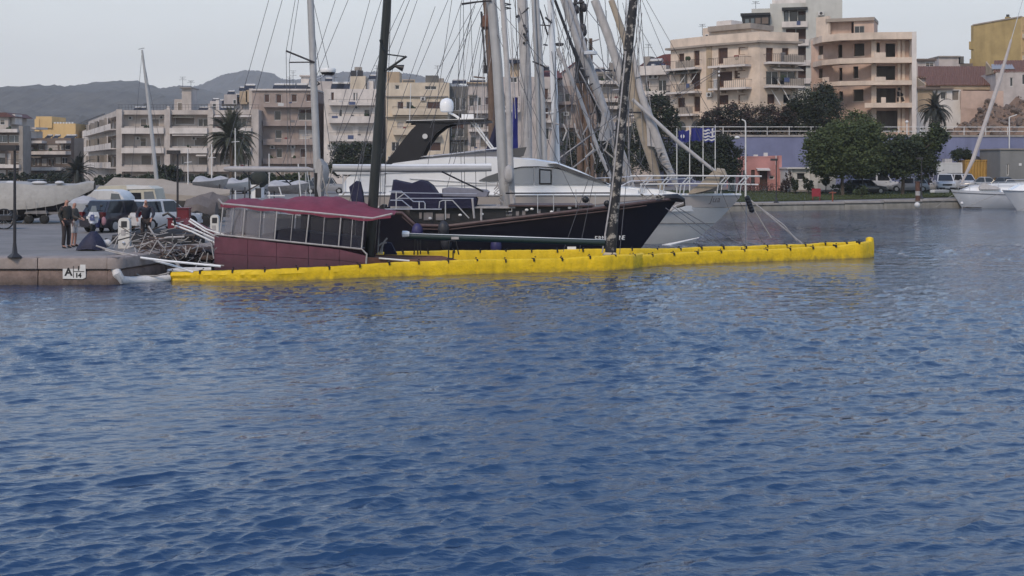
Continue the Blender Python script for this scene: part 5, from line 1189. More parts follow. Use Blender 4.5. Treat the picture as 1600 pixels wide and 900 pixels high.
# ---- white motor yacht
def yacht():
    b = empty('motor_yacht', (2, 68, 0), 'white motor yacht with a black curved radar arch and beige grey bow lettered in script', 'boat')
    Yn = 66.2; yc = 68.6; X = lambda px, Y=Yn: (px - 800) / FP * Y; Z = lambda py, Y=Yn: EYE - (py - HZ) / FP * Y
    def ring_set(profile, hbf):
        return profile
    # hull in bands: chine, topside, rubbing strip, bulwark
    pxs = [530, 600, 700, 800, 900, 960, 1000, 1040, 1075, 1105, 1130, 1150, 1163, 1170]
    def hb(px): t = (px - 530) / 640; return 2.5 * (1 - max(0, (t - .55) / .45) ** 2.2) + .04
    def band(name, m, f0, f1, fl0, fl1, ext=0, rk=None, n=4, mir=True):
        rings = []
        for px in pxs:
            h = hb(px); t = (px - 530) / 640; Yx = yc - h; ring = []
            for i in range(n + 1):
                s = i / n; py = f0(px) + (f1(px) - f0(px)) * s; fl = fl0 + (fl1 - fl0) * s
                # rake: at level py the stem retreats
                back = rk((py - 306) / 82) * max(0, (t - .45) / .55) ** 1.5 if rk else 0
                ring.append(Vector((X(px, Yn) - back, yc - h * fl - ext, EYE - (py - HZ) / FP * (yc - h * .8))))
            rings.append(ring)
        mb = MB().loft(rings, False, True)
        if mir: mb.loft([[Vector((p.x, 2 * yc - p.y, p.z)) for p in r][::-1] for r in rings], False, True)
        return mb.build(name, m, b), rings
    rake = lambda s: 2.9 * max(0, s) ** 1.15
    c = lambda v: (lambda px: v)
    _, rb = band('bulwark', GELB, c(304), c(324), 1.0, .97, rk=rake)
    band('rubbing_strip', GEL, c(321), c(330), 1.0, 1.0, .07, rk=lambda s: rake(s) + .35)
    _, rt = band('hull', GELG, c(325), lambda px: 389, .97, .62, rk=rake, n=8)
    band('hull_bottom', GELG, c(388), c(402), .66, .3, rk=lambda s: rake(s) + .8, n=3)
    ln = [r[3] + Vector((0, -.02, 0)) for r in rt]; MB().tube(ln[6:], .02, 4).build('hull_crease', mat('grey crease', (.18, .18, .18), .5, .1, 2), b)
    pts = [(1010, 389), (1045, 382.5), (1092, 371.5)]; MB().tube([at(x, y, 66.6 + (x - 1010) * .015) for x, y in pts], [.12, .09, .03], 6).build('spray_rail', GEL, b)
    MB().loft([[r[0], Vector((r[0].x, 2 * yc - r[0].y, r[0].z))] for r in rb], False, False).build('deck', GEL, b)
    MB().tube([r[0] for r in rb], .07, 6).build('bulwark_cap', GEL, b)
    MB().prism([at(530, 304, Yn), at(530, 402, Yn), at(530, 402, Yn) + Vector((0, 4.8, 0)), at(530, 304, Yn) + Vector((0, 4.8, 0))], (.1, 0, 0)).build('transom', GEL, b)
    # superstructure side outline -> lofted across the beam with tumblehome
    def ss(out, y0, y1, m, name, edge=.35, sc=.965, parent=b):
        P_ = PX(out, Yn); cx = sum(p.x for p in P_) / len(P_); zb = min(p.z for p in P_); rings = []
        for d, s in ((0, sc), (edge * .4, (1 + sc) / 2 + .008), (edge, 1), (y1 - y0 - edge, 1), (y1 - y0 - edge * .4, (1 + sc) / 2 + .008), (y1 - y0, sc)):
            rings.append([Vector((cx + (p.x - cx) * (1 - (1 - s) * .3), y0 + d, zb + (p.z - zb) * s)) for p in P_])
        return MB().loft(rings, True, True, True).build(name, m, parent)
    house = [(600, 312), (600, 262), (612, 254), (650, 249), (700, 245), (760, 244), (800, 245), (835, 247.5), (870, 253), (905, 266), (935, 280), (965, 292), (1000, 297), (1000, 312)]
    hs_ = ss(house, 66.6, 70.6, GEL, 'superstructure')
    ss([(930, 304), (945, 291), (985, 293), (1030, 296), (1065, 303), (1065, 308), (930, 308)], 67.0, 70.2, GEL, 'foredeck')
    # windows: side band panes
    WG = mat_glass('reflection-toned saloon glass', (.24, .26, .28), .12)  # light grey base colour stands in for reflections on the saloon windows
    def pane(out, m, name='window', Y=66.52, d=.05): return MB().prism(PX(out, Y), (0, d, 0)).build(name, m, hs_)
    pane([(797, 288.5), (797, 265), (815, 262), (833.5, 261.5), (833.5, 288.5)], WG); pane([(835, 288.5), (835, 261.5), (842, 261.7), (842, 288.5)], WG)
    o = pane([(842.5, 288.5), (842.5, 263.5), (862, 265), (862, 288.5)], BLACK); MB().prism(PX([(844.5, 286), (844.5, 266), (860, 267.5), (860, 286)], 66.49), (0, .02, 0)).build('pane', WG, o)
    pane([(863, 288.5), (863, 263), (880, 266), (905, 273), (930, 282), (948, 288.5)], WG)
    pane([(748, 282), (760, 276), (778, 270), (782, 271), (782, 283), (765, 283.5)], mat_glass('grey glass', (.08, .085, .09), .12)); pane([(797, 265), (800, 264.4), (800, 288), (797, 288.5)], BLACK, Y=66.48)
    MB().tube(PX([(797, 264.5), (815, 261), (840, 260.5), (870, 262.5), (905, 271.5), (932, 281), (952, 289)], 66.5), .03, 5).build('window_trim', BLACK, hs_)
    # windscreen dark wedge
    MB().prism(PX([(856, 256), (870, 255.5), (900, 267), (948, 285), (940, 285.5), (905, 275)], 66.45), (0, 4.2, 0)).build('windscreen', mat_glass('smoked glass', (.05, .052, .06), .1), hs_)
    for q in ([(600, 270), (760, 266)], [(600, 290), (790, 289)], [(640, 279), (800, 289)]): MB().tube(PX(q, 66.56), .03, 5).build('moulding', GELG, hs_)
    # aft canopy and cockpit
    ss([(533, 300), (534, 288), (540, 277), (550, 271), (600, 268), (602, 300)], 66.7, 70.4, GEL, 'aft_awning'); ss([(516, 263), (520, 258), (600, 256), (604, 272), (525, 273)], 66.6, 70.6, GELG, 'aft_deck_edge')
    for px in (536, 560, 580, 598): MB().tube(PX([(px, 274), (px, 302)], 66.5), .03, 5).build('awning_post', STEEL, b)
    # flybridge
    cm = ss([(640, 256), (648, 249), (700, 240), (760, 236), (800, 235), (822, 230), (818, 243), (800, 250)], 66.9, 70.3, mat('flybridge grey', (.16, .16, .17), .4, .1, 2), 'flybridge_coaming')
    MB().prism(PX([(795, 233), (823, 229.5), (818, 244), (797, 244)], 66.85), (0, 3.4, 0)).build('wind_deflector', mat_glass('smoked glass', (.05, .052, .06), .1), cm)
    for out, m in (([(640, 252), (642, 245), (660, 243), (668, 250)], NAVYC), ([(672, 250), (676, 241), (700, 240), (712, 243), (714, 249)], MATS['flybridge grey']), ([(735, 247), (740, 237), (765, 235), (768, 245)], NAVYC)):
        ss(out, 67.2, 69.8, m, 'flybridge_seat', parent=b)
    MB().tube(PX([(645, 246), (700, 241), (760, 234), (790, 232)], 66.8), .03, 5).build('guard_rail', STEEL, b)
    # radar arch
    arch = [(598, 258), (612, 240), (626, 222), (641, 203), (648, 196.5), (648, 191), (632, 192), (634, 189.5), (690, 187.5), (756, 186), (766, 188), (740, 190), (712, 191.5), (694, 197), (680, 208), (668, 224), (658, 243), (655, 246), (650, 254), (640, 257)]
    AR = mat('black arch paint', (.014, .013, .015), .45, .1, 1)
    for y0 in (66.7, 70.0): MB().prism(PX(arch, Yn)[:], (0, .3, 0)).build('radar_arch', AR, b).location.y += y0 - Yn
    def top(out, z, m, name): return MB().prism([Vector((p.x, 66.6, p.z)) for p in PX(out, Yn)], (0, 4.0, 0)).build(name, m, b)
    top([(632, 189), (700, 187), (756, 185.5), (768, 188), (752, 190), (700, 191)], 0, AR, 'hardtop'); top([(634, 187.4), (756, 184.6), (756, 185.6), (634, 188.6)], 0, GELG, 'hardtop_skin')
    MB().tube([at(664, 213, 66.6), at(664, 213, 66.55)], .14, 12).build('loudhailer', GELG, b)
    MB().lathe([(.2, 0), (.34, .06), (.38, .3), (.36, .5), (.26, .68), (.08, .75), (0, .76)], at(698, 175.5, 68), (0, 0, 1), 16).build('satellite_dome', GEL, b)
    MB().tube(PX([(702, 176), (712, 181), (720, 187)], 68), .07, 6).build('dome_bracket', GEL, b)
    MB().box(at(721, 186, 67.6), at(741, 179, 68.2)).build('radar_box', GEL, b)
    for q in ([(736, 190), (768, 233)], [(741, 190), (772, 233)], [(768, 233), (790, 229)], [(650, 230), (640, 256)]): MB().tube(PX(q, 66.9), .05, 6).build('arch_strut', GEL, b)
    for px in (640, 745): MB().tube(PX([(px + 2, 150 if px > 700 else 130), (px, 188)], 68), .018, 4).build('whip_aerial', WHITE, b)
    # bow rails
    def rl(pts, r=.03, Y=Yn + .6, name='guard_rail'): return MB().tube(PX(pts, Y), r, 5).build(name, STEEL if r < .04 else WHITE, b)
    rl([(985, 275), (1060, 274.5), (1190, 275.5)], .045); rl([(1000, 288), (1100, 287), (1185, 288.5)], .04)
    for x in (1000, 1030, 1062, 1120, 1150): rl([(x + 14, 276), (x + 2, 289), (x, 303)], .035); rl([(x + 20, 276), (x + 8, 289), (x + 6, 303)], .03)
    rl([(960, 296), (985, 283), (1080, 279), (1087, 284), (1083, 288)], .03); rl([(880, 288), (900, 280), (985, 276)], .025); rl([(800, 282), (900, 278)], .02)
    for i, px in enumerate((810, 835, 870, 890, 920, 945)): rl([(px, 279), (px, 300)], .018)
    # mooring ropes off the bow
    for q in ([(1172, 312), (1262, 388)], [(1172, 313), (1225, 352), (1245, 376)], [(1170, 314), (1205, 372)]): MB().tube(PX(q, Yn), .035, 5).build('mooring_rope', ROPE if q[0][0] < 1172 else GREYW, b)
    for i in range(5): MB().ball(at(1168 + i * 1.6, 310 + i * 4.5, Yn), .16, 7).build('bow_fender', BLACK, b)
    t = at(1106, 315.5, 66.6); text('Jua', b, (t.x, 66.0, t.z), .46, mat('grey lettering', (.05, .045, .045), .5, .1, 2), shear=.35, rot=(R(90), 0, R(9)))
yacht()
# ---- sailing yachts behind
def sailboat(name_label, X0, X1, Y, hullm, z=1.3, parts=None):
    b = empty('sailing_yacht', ((X0 + X1) / 2, Y, 0), name_label, 'sailboat', 'sailing yachts moored behind the motor yacht')
    st = []
    for t in (0, .12, .35, .6, .8, .92, 1):
        x = X0 + (X1 - X0) * t; hb = 1.7 * (1 - max(0, (t - .35) / .65) ** 2) * (.75 + .25 * min(1, t * 4)) + .03
        st.append((x, z + .35 * t * t, -.4, hb, hb * .75, Y))
    hull_mesh(st, hullm, 'hull', b)
    return b
def spar(b, pts, Y, r, m, name): return MB().tube(PX(pts, Y) if not isinstance(Y, (list, tuple)) else [at(x, y, q) for (x, y), q in zip(pts, Y)], r, 10).build(name, m, b)
def sails():
    Xp = lambda px, Y: (px - 800) / FP * Y
    b = sailboat('sailing yacht with a thick furled mast right of the gulet main mast', Xp(640, 80), Xp(1000, 80), 80, GEL)
    spar(b, [(823, 300), (822, 130), (816, 0), (808, -220)], 80, [.36, .36, .34, .28], SAIL, 'furled_mainsail'); spar(b, [(843, 300), (839, 130), (833, 0), (826, -220)], 80.3, [.13, .13, .12, .1], ALU, 'mast')
    spar(b, [(852, 300), (846, 130), (838, 0), (828, -220)], 80.6, [.2, .2, .18, .15], ALU, 'mizzen_mast')
    MB().loft([[at(x - w_, y, 79.5), at(x, y, 79.2), at(x + w_, y, 79.5), at(x, y, 79.9)] for x, y, w_ in ((806, 152, 2), (804, 180, 5), (801, 215, 8), (800, 243, 10))], True, True, True).build('sail_cover', BLUEC, b)
    MB().loft([[at(x - w_, y, 79.5), at(x, y, 79.3), at(x + w_, y, 79.5), at(x, y, 79.9)] for x, y, w_ in ((776, 190, 1), (772, 215, 6), (768, 240, 11))], True, True, True).build('sail_cover', NAVYC, b)
    for q in ([(815, 22), (826, 12)], [(832, 96), (844, 101), (858, 108)]): spar(b, q, 79.7, .05, IRON, 'spreader')
    for i in range(7): MB().ball(at(819 + (i % 3) * 2.2, 40 + i * 4.5, 79.6), .09, 6).build('mast_fitting', IRON, b)
    spar(b, [(805, 0), (811, 150)], 79.8, .03, WIRE, 'stay'); spar(b, [(810, 27), (808, 24)], 79.6, .12, IRON, 'block')
    b = sailboat('sailing yacht with a slim white mast and a single low spreader', Xp(740, 86), Xp(1000, 86), 86, GELG)
    spar(b, [(871, 300), (867, 170), (860, 0), (853, -200)], 86, [.26, .25, .22, .18], GEL, 'mast'); spar(b, [(851, 176.5), (870, 177)], 85.8, .05, WHITE, 'spreader'); spar(b, [(852, 27), (862, 36)], 85.8, .07, IRON, 'spreader')
    spar(b, [(841, 39), (859, 40)], 85.8, .04, IRON, 'spreader'); spar(b, [(841, 10), (845, 20), (856, 55)], 85.8, .06, IRON, 'spreader')
    spar(b, [(868, 170), (862, 260), (850, 290)], 85.5, [.1, .22, .18], SAIL, 'furled_jib')
    spar(b, [(868, 80), (866, 290)], 85.6, .03, WIRE, 'stay')
    for (a, c) in (((860, 0), (960, 285)), ((862, 30), (800, 280)), ((862, 80), (885, 280)), ((866, 178), (980, 110)), ((862, 262), (980, 165)), ((842, 40), (842, 270))): wires(b, 85.7, [(a, c)], .02)
    b = sailboat('sailing yacht with two parallel leaning furled headsails left of the peeling mast', Xp(780, 92), Xp(1045, 92), 92, GEL, 1.4)
    spar(b, [(879, -5), (905, 75), (940, 160), (962, 235), (985, 292)], 92, [.24, .26, .26, .24, .12], SAIL, 'furled_genoa')
    spar(b, [(889, 0), (915, 80), (942, 160), (975, 245), (990, 292)], 92.6, [.2, .22, .22, .2, .1], SAIL, 'furled_jib')
    spar(b, [(867, 0), (900, 88), (935, 175), (958, 295)], 91.5, [.1, .12, .1, .06], BLACK, 'furled_jib')
    MB().loft([[at(x - w_, y, 91.3), at(x, y, 91), at(x + w_, y, 91.3), at(x, y, 91.8)] for x, y, w_ in ((944, 175, 3), (945, 195, 7), (944, 215, 9), (943, 220, 9))], True, True, True).build('sail_clew', SAIL, b)
    for (a, c) in (((924, 95), (1010, 175)), ((905, 110), (985, 260)), ((870, 250), (1000, 155)), ((895, 262), (965, 208))): spar(b, [a, c], 91.2, .045, GREYW, 'whisker_pole' if a[0] > 920 else 'guy_line')
    rd = MB().lathe([(.02, -.1), (.5, -.1), (.52, .1), (.3, .16)], at(922, 83, 91.6), (0, 0, 1), 14).build('radar', GEL, b)
    for x, y in ((946, 235), (949, 245), (953, 255), (940, 225), (946, 262)): spar(b, [(x, y), (x + rnd.uniform(-6, 6), y + 14)], 91, .08, BLACK, 'furler_drum')
    b = sailboat('sailing yacht with a fat beige furled headsail behind the peeling mast', Xp(860, 78), Xp(1050, 78), 78, GELG, 1.5)
    spar(b, [(929, 0), (950, 55), (968, 112), (977, 160)], 78.4, [.26, .28, .24, .15], SAIL, 'furled_genoa'); spar(b, [(939, 30), (975, 115), (985, 170)], 78.8, [.18, .22, .14], SAIL, 'furled_jib')
    spar(b, [(955, 0), (978, 66), (990, 150), (1008, 215), (1022, 262), (1034, 297)], 78, [.19, .22, .3, .34, .26, .16], SAILB, 'furled_jib')
    spar(b, [(985, 60), (1000, 140), (1018, 195), (1040, 255), (1058, 292)], 77.6, [.08, .2, .3, .28, .14], SAIL, 'furled_genoa')
    MB().prism(PX([(1002, 140), (1012, 160), (1022, 185), (1034, 226), (1026, 230), (1012, 228), (1010, 190)], 77.5), (0, .3, 0)).build('sail_clew', SAIL, b)
    spar(b, [(988, 155), (1060, 222), (1122, 272)], 77, [.1, .13, .1], SAIL, 'spinnaker_pole')
    for k in range(9): z0 = 232 + k * 7; spar(b, [(1023 + k * 3.8, z0), (1034 + k * 3.6, z0 - 1)], 77.2, .03, ROPE, 'lashing')
    for (a, c) in (((965, 0), (985, 290)), ((1000, 0), (1022, 290)), ((975, 225), (1030, 290)), ((1008, 240), (985, 290))): spar(b, [a, c], 77.4, .02, WIRE, 'stay')
    c_ = empty('covered_dinghy', (at(1115, 300, 66.9).x, 67.5, 2.4), 'beige canvas covered tender stowed on the yacht foredeck', 'tender')
    MB().loft([[at(x - w_, y + h, 67.0), at(x - w_ * .3, y - h, 67.0), at(x + w_, y - h * .6, 67.4), at(x + w_, y + h, 68.2), at(x - w_ * .5, y + h * 1.1, 68)] for x, y, w_, h in ((1078, 301, 2, 2), (1092, 296, 6, 6), (1108, 287, 9, 12), (1118, 281, 8, 15), (1127, 280, 4, 10))], True, True, True).build('canvas_cover', SAILB, c_)
    MB().tube(PX([(1119, 268), (1128, 270), (1136, 280)], 67.2), [.2, .25, .1], 8).build('bow_cap', SAILB, c_)
    # wooden masts
    b = sailboat('traditional boat with a reddish wooden mast left of the gulet main mast', Xp(640, 96), Xp(840, 96), 96, TEAK, 1.2)
    spar(b, [(770, 300), (768, 150), (762, 40), (757, 0), (750, -150)], 96, [.3, .28, .2, .16, .1], WMAST, 'mast'); MB().lathe([(.2, -.5), (.42, -.3), (.42, .4), (.2, .6)], at(760, 36, 96), (0, 0, 1), 12).build('crow_nest', WOOD, b)
    spar(b, [(752, 18), (755, 60), (759, 110)], 95.8, .08, IRON, 'topmast'); MB().box(at(754, 114, 95.8), at(764, 103, 96.4)).build('lantern_box', IRON, b)
    spar(b, [(740, 120), (758, 122)], 95.7, .06, WMAST, 'yard'); wires(b, 95.8, [((756, 30), (700, 280)), ((756, 40), (730, 280)), ((762, 40), (820, 280)), ((757, 0), (660, 200))], .022)
    b = sailboat('traditional boat with three close brown wooden spars right of the white masts', Xp(830, 100), Xp(1030, 100), 100, TEAK, 1.2)
    for x, w_ in ((905, .26), (915, .22), (924, .17)): spar(b, [(x + 2, 300), (x, 150), (x - 1, 60)], 100 + x * .001, [w_, w_, w_ * .8], WMAST, 'mast')
    spar(b, [(902, 130), (899, 0), (898, -60)], 100, [.16, .14, .1], IRON, 'topmast'); spar(b, [(912, 130), (908, 0), (907, -60)], 100.2, [.18, .14, .1], IRON, 'topmast')
    spar(b, [(895, 6), (913, 3)], 99.7, .1, IRON, 'yard')
    for x, y in ((901, 15), (912, 50), (905, 46), (913, 12), (911, 44)): MB().ball(at(x, y, 99.6), .3, 8, (.9, .9, 1.2)).build('block', IRON, b)
    wires(b, 99.8, [((909, 5), (1000, 120)), ((912, 55), (1010, 190)), ((900, 10), (868, 120)), ((905, 60), (880, 280))], .025)
    lp = empty('mast_lamp', at(874, 110, 90), 'dark ring shaped lamp head on a slanted pole among the masts', 'lamp')
    MB().lathe([(.1, -.1), (.3, -.05), (.32, .1), (.05, .16)], at(874, 70, 90), (0, 0, 1), 12).build('lamp_head', IRON, lp); MB().tube(PX([(871, 76), (905, 150), (935, 235), (965, 300)], 90), .13, 8).build('pole', SAIL, lp); MB().tube(PX([(874, 66), (872, 58)], 90), .04, 5).build('aerial', IRON, lp)
    # white wires left of the masts, from the two boats behind the long white spar
    b = sailboat('small sailing yacht moored stern to the quay beyond the maroon canopy', Xp(400, 80), Xp(520, 80), 80, GEL, 1.1)
    MB().box(at(392, 310, 78.6), at(413, 288, 80.2)).build('cabin', GEL, b); MB().box(at(399, 309, 78.55), at(408, 294, 78.6)).build('cabin_door', IRON, b)
    for q in ([(388, 250), (390, 312)], [(383, 300), (410, 285)], [(436, 292), (440, 306)], [(418, 306), (445, 306)], [(466, 256), (470, 310)]): spar(b, q, 78.5, .04, WHITE if q[0][0] > 400 else BLACK, 'stanchion')
    MB().ball(at(405, 280, 79), .5, 10, (1.2, 1, 1.1)).build('canvas_cover', mat('dark green canvas', (.03, .035, .03), .9, .2, 3), b)
sails()
def extra_rigging():
    r = random.Random(12)
    for o in [q for q in COL.objects if q.name.startswith('sailing_yacht')]:
        Y = o.location.y
        for k in range(7):
            x0 = r.uniform(735, 1000); x1 = x0 + r.uniform(-60, 70)
            MB().tube([at(x0, r.uniform(-60, 60), Y - .5), at(x1, r.uniform(180, 295), Y - .5)], r.uniform(.012, .026), 4, False).build('halyard', (WIRE, GREYW, WIRE, ROPE)[k % 4], o)
        for k in range(3):
            x0 = r.uniform(840, 1010); y0 = r.uniform(60, 250); MB().tube(PX([(x0, y0), (x0 + r.uniform(5, 22), y0 - r.uniform(-4, 5))], Y - .6), .05, 5).build('spreader', IRON if k else GREYW, o)
        for k in range(3):
            x0 = r.uniform(850, 1040); y0 = r.uniform(180, 290); MB().tube(PX([(x0, y0), (x0 + r.uniform(-8, 8), y0 + r.uniform(8, 16)), (x0 + r.uniform(-14, 14), y0 + r.uniform(18, 32))], Y - .7), .05, 5).build('lashed_line', (SAIL, IRON, ROPE)[k % 3], o)
extra_rigging()
# ------------------------------------------------------------ street furniture
def lamp():
    b = empty('street_lamp', (0, 0, 0))
    MB().lathe([(.26, 0), (.26, .03), (.1, .16), (.07, .42), (.06, .5)], (0, 0, 0), (0, 0, 1), 4).build('base', IRON, b)
    MB().tube([(0, 0, .4), (0, 0, 3.78)], [.058, .045], 8).build('pole', IRON, b)
    h = MB().box((-.5, -.16, 3.74), (.1, .16, 3.93)).build('lamp_head', IRON, b)
    MB().box((-.38, -.1, 3.735), (0, .1, 3.758)).build('diffuser', GREYW, h)
    return b
lamp0 = lamp()
for i, (px, py, z, lb) in enumerate(((23, 402.5, 1.0, 'black street lamp on the near quay corner at the left edge'), (277.5, 361, 1.0, 'black street lamp behind the red cabinets and white hatchback'), (1213, 317, .78, 'black street lamp on the far quay in front of the pink house'), (1440, 312.5, .8, 'black street lamp beside the brown post at the right trees'))):
    o = lamp0 if i == 0 else copy_tree(lamp0); v = ground_pt(px, py, z)
    if i == 1: v = at(277.5, 255 + 3.3 / 62.5 * 2000, 62.5)
    if i > 1: v.z = gz(v.y, v.x) + .03
    o.location = v; tag(o, lb, 'street lamp', 'quay street lamps')
# quay number sign, painted on the block face
sg = empty('quay_sign', at(116, 425, 44.75), 'white berth sign with letter A over numbers on the quay face', 'sign')
WS = mat('sign white', (.62, .61, .58), .6, .08, 5); INK = mat('sign black', (.015, .015, .015), .7, .1, 3)
MB().prism([at(98, 413.5, 44.73), at(133.5, 413.5, 44.73), at(133.8, 433.5, 44.73), at(129, 436, 44.73), at(98, 435.5, 44.73)], (0, .03, 0)).build('sign_board', WS, sg)
def ptxt(s, px, py, size, Y=44.725): v = at(px, py, Y); text(s, sg, v, size, INK, ext=.002, bold=.012)
ptxt('A', 101.3, 430.5, .38); ptxt('1', 120.5, 422.3, .2); ptxt('14', 117.6, 433.3, .21)
for r in ((114.2, 415.5, 115.2, 434), (115.2, 423.8, 131.5, 424.8)): MB().box(at(r[0], r[3], 44.722), at(r[2], r[1], 44.728)).build('divider', INK, sg)
def pedestal(px, py, lb, s=1.0):
    v = ground_pt(px, py, 1.0); b = empty('power_pedestal', v, lb, 'pedestal', 'white mooring power pedestals')
    w_, h = .22 * s, 1.18 * s; m = mat('pedestal plastic', (.60, .58, .54), .5, .1, 4)
    out = [(-w_, 0), (w_, 0), (w_, h - .14), (w_ * .8, h - .04), (w_ * .4, h), (-w_ * .4, h), (-w_ * .8, h - .04), (-w_, h - .14)]
    MB().prism([v + Vector((x, -.13, z)) for x, z in out], (0, .26, 0)).build('housing', m, b)
    MB().box(v + Vector((-.1, -.145, h - .36)), v + Vector((.12, -.12, h - .12))).build('socket_panel', IRON, b)
    MB().box(v + Vector((-.1, -.15, h - .66)), v + Vector((.06, -.12, h - .46))).build('meter_cover', GREYW, b)
    MB().lathe([(.05, 0), (.06, .05), (.02, .08)], v + Vector((0, -.13, .22)), (0, -1, 0), 8).build('tap', STEEL, b)
pedestal(195, 388, 'tall white power pedestal among the bent railings'); pedestal(336, 371, 'white power pedestal just left of the maroon wheelhouse', .85)
# red cabinets
for i, (x0, y0, x1, y1, Y, lb) in enumerate(((262, 342, 277, 372, 55, 'shorter dark red cabinet beside the crouching ladder rails'), (277, 326, 295, 362, 60, 'taller dark red cabinet right behind the lamp pole'))):
    b = empty('red_cabinet', at((x0 + x1) / 2, 255 + 3.3 / Y * 2000, Y), lb, 'cabinet', 'red cabinets on the quay'); z0 = 1.0
    a, c = at(x0, y1, Y), at(x1, y0, Y); m = mat('red cabinet paint', (.13, .014, .022), .4, .15, 3)
    MB().box((a.x, Y, z0), (c.x, Y + .45, c.z)).build('housing', m, b); MB().box((a.x + .04, Y - .025, z0 + .12), (c.x - .04, Y - .002, c.z - .08)).build('door', m, b)
    MB().box((a.x - .03, Y - .06, c.z), (c.x + .03, Y + .5, c.z + .04)).build('lid', m, b); MB().box((c.x - .1, Y - .05, (z0 + c.z) / 2), (c.x - .07, Y - .026, (z0 + c.z) / 2 + .14)).build('handle', STEEL, b)
# ------------------------------------------------------------ bent railings and ladder at the stern
def debris():
    b = empty('boarding_ladder', at(300, 365, 49), 'white railed boarding ladder sloping from the quay down to the maroon wheelhouse', 'ladder')
    for q in ([(270, 346), (300, 357), (338, 374)], [(268, 350), (300, 362), (337, 380)], [(297, 342), (322, 358), (350, 367)], [(295, 345), (320, 361), (336, 369)]): MB().tube(PX(q, 48.9), .035, 6).build('rail', GEL, b)
    MB().prism(PX([(272, 344), (296, 341), (337, 362), (337, 374)], 49.1), (0, .1, 0)).build('ladder_board', MAROON, b)
    for k in range(5): t = k / 5; MB().tube([at(276 + 58 * t, 349 + 26 * t, 48.9), at(296 + 40 * t, 343 + 20 * t, 49.3)], .02, 4).build('rung', GREYW, b)
    MB().tube([at(254, 337, 48.7), at(262, 333, 48.7), at(272, 340, 48.7), at(274, 352, 48.7)], .05, 6).build('handle', BLACK, b)
    b = empty('bent_railing', at(250, 390, 48), 'tangle of bent white stern railings and poles heaped over the quay edge', 'railing')
    long_ = [([(165, 390), (215, 402), (262, 408), (345, 416)], .045, 46.2, GEL), ([(160, 388), (190, 398), (240, 405)], .03, 46.3, GREYW), ([(240, 407), (268, 414), (302, 425)], .045, 46.4, GEL), ([(150, 384), (176, 392), (215, 400)], .03, 46, GREYW),
             ([(200, 387), (228, 381), (246, 374), (262, 371), (288, 370)], .04, 48, GREYW), ([(232, 353), (244, 373), (262, 396), (280, 418)], .035, 47.5, GREYW), ([(262, 408), (300, 411), (350, 415)], .025, 46.2, ROPE), ([(175, 378), (226, 364), (260, 350)], .03, 48.5, BLACK)]
    for q, r, Y, m in long_: MB().tube(PX(q, Y), r, 6).build('rail', m, b)
    for i in range(7):
        x, y = rnd.uniform(215, 325), rnd.uniform(385, 405); c = at(x, y, 49.3); MB().ball(c, rnd.uniform(.2, .36), 9, (1.5, .9, .6)).build('sodden_cloth', mat('sodden brown cloth', (.075, .05, .04), .9, .3, 5, bump=.8), b)
    for x0, y0, x1, y1 in ((228, 364, 215, 398), (246, 375, 230, 403), (212, 362, 192, 394), (188, 364, 170, 384), (184, 372, 178, 388), (261, 377, 255, 402), (276, 380, 260, 400), (298, 386, 290, 402), (314, 374, 305, 398), (318, 394, 302, 425), (290, 384, 291, 400), (330, 380, 334, 404), (325, 395, 322, 415), (270, 397, 283, 420)):
        MB().tube(PX([(x0, y0), (x1, y1)], 47 + rnd.uniform(-.4, .8)), .02, 5).build('stanchion', ROPE if x0 % 2 else GREYW, b)
    for i in range(9):
        cx, cy = rnd.uniform(222, 318), rnd.uniform(380, 400); pts = [at(cx + 16 * math.cos(a) * rnd.uniform(.7, 1.2), cy + 8 * math.sin(a) + rnd.uniform(-3, 3), 47.6 + .5 * math.sin(a * 2 + i)) for a in [k * .6 for k in range(9)]]
        MB().tube(pts, .022, 5).build('bent_tube', (GREYW, WMAST, ROPE)[i % 3], b)
    for i in range(60):
        x, y = rnd.uniform(192, 332), rnd.uniform(358, 412); MB().tube(PX([(x, y), (x + rnd.uniform(-18, 22), y + rnd.uniform(-12, 14)), (x + rnd.uniform(-10, 34), y + rnd.uniform(-8, 16))], rnd.uniform(46.8, 48.5)), .013, 4).build('wire', (ROPE, WMAST, GREYW, TEAK, IRON)[i % 5], b)
    b = empty('mooring_rope', at(190, 410, 46), 'pale rope sagging from the quay corner to the yellow boom', 'rope')
    MB().tube(PX([(172, 403), (195, 418), (218, 431), (245, 431), (265, 426)], 46), .03, 6).build('strand', ROPE, b)
    # tyres and dark lumps along the edge
    t0 = empty('tyre_fender', (0, 0, 0)); rings = []
    for k in range(16):
        a = k * math.pi / 8; c = Vector((math.cos(a) * .24, 0, math.sin(a) * .24)); rings.append([c + Vector((math.cos(a), 0, math.sin(a))) * .09 * math.cos(q) + Vector((0, .09 * math.sin(q), 0)) for q in [j * math.pi / 4 for j in range(8)]])
    rings.append(rings[0]); MB().loft(rings, True, True).build('tyre', RUBBER, t0)
    for i, (x, y, Y, lb) in enumerate(((300, 403, 49.2, 'black tyre fender behind the pale rope loops'), (322, 404, 50, 'black tyre fender nearest the wheelhouse corner'), (272, 402, 48.4, 'black tyre fender nearest the quay corner'))):
        o = t0 if i == 0 else copy_tree(t0); o.location = at(x, y, Y); o.rotation_euler.z = .9; tag(o, lb, 'tyre', 'tyre fenders on the quay wall')
    b = empty('dark_dinghy', at(255, 372, 52), 'dark rubber dinghy lying upturned on the quay behind the railings', 'dinghy')
    c = at(250, 372, 53); c.z = 1.0
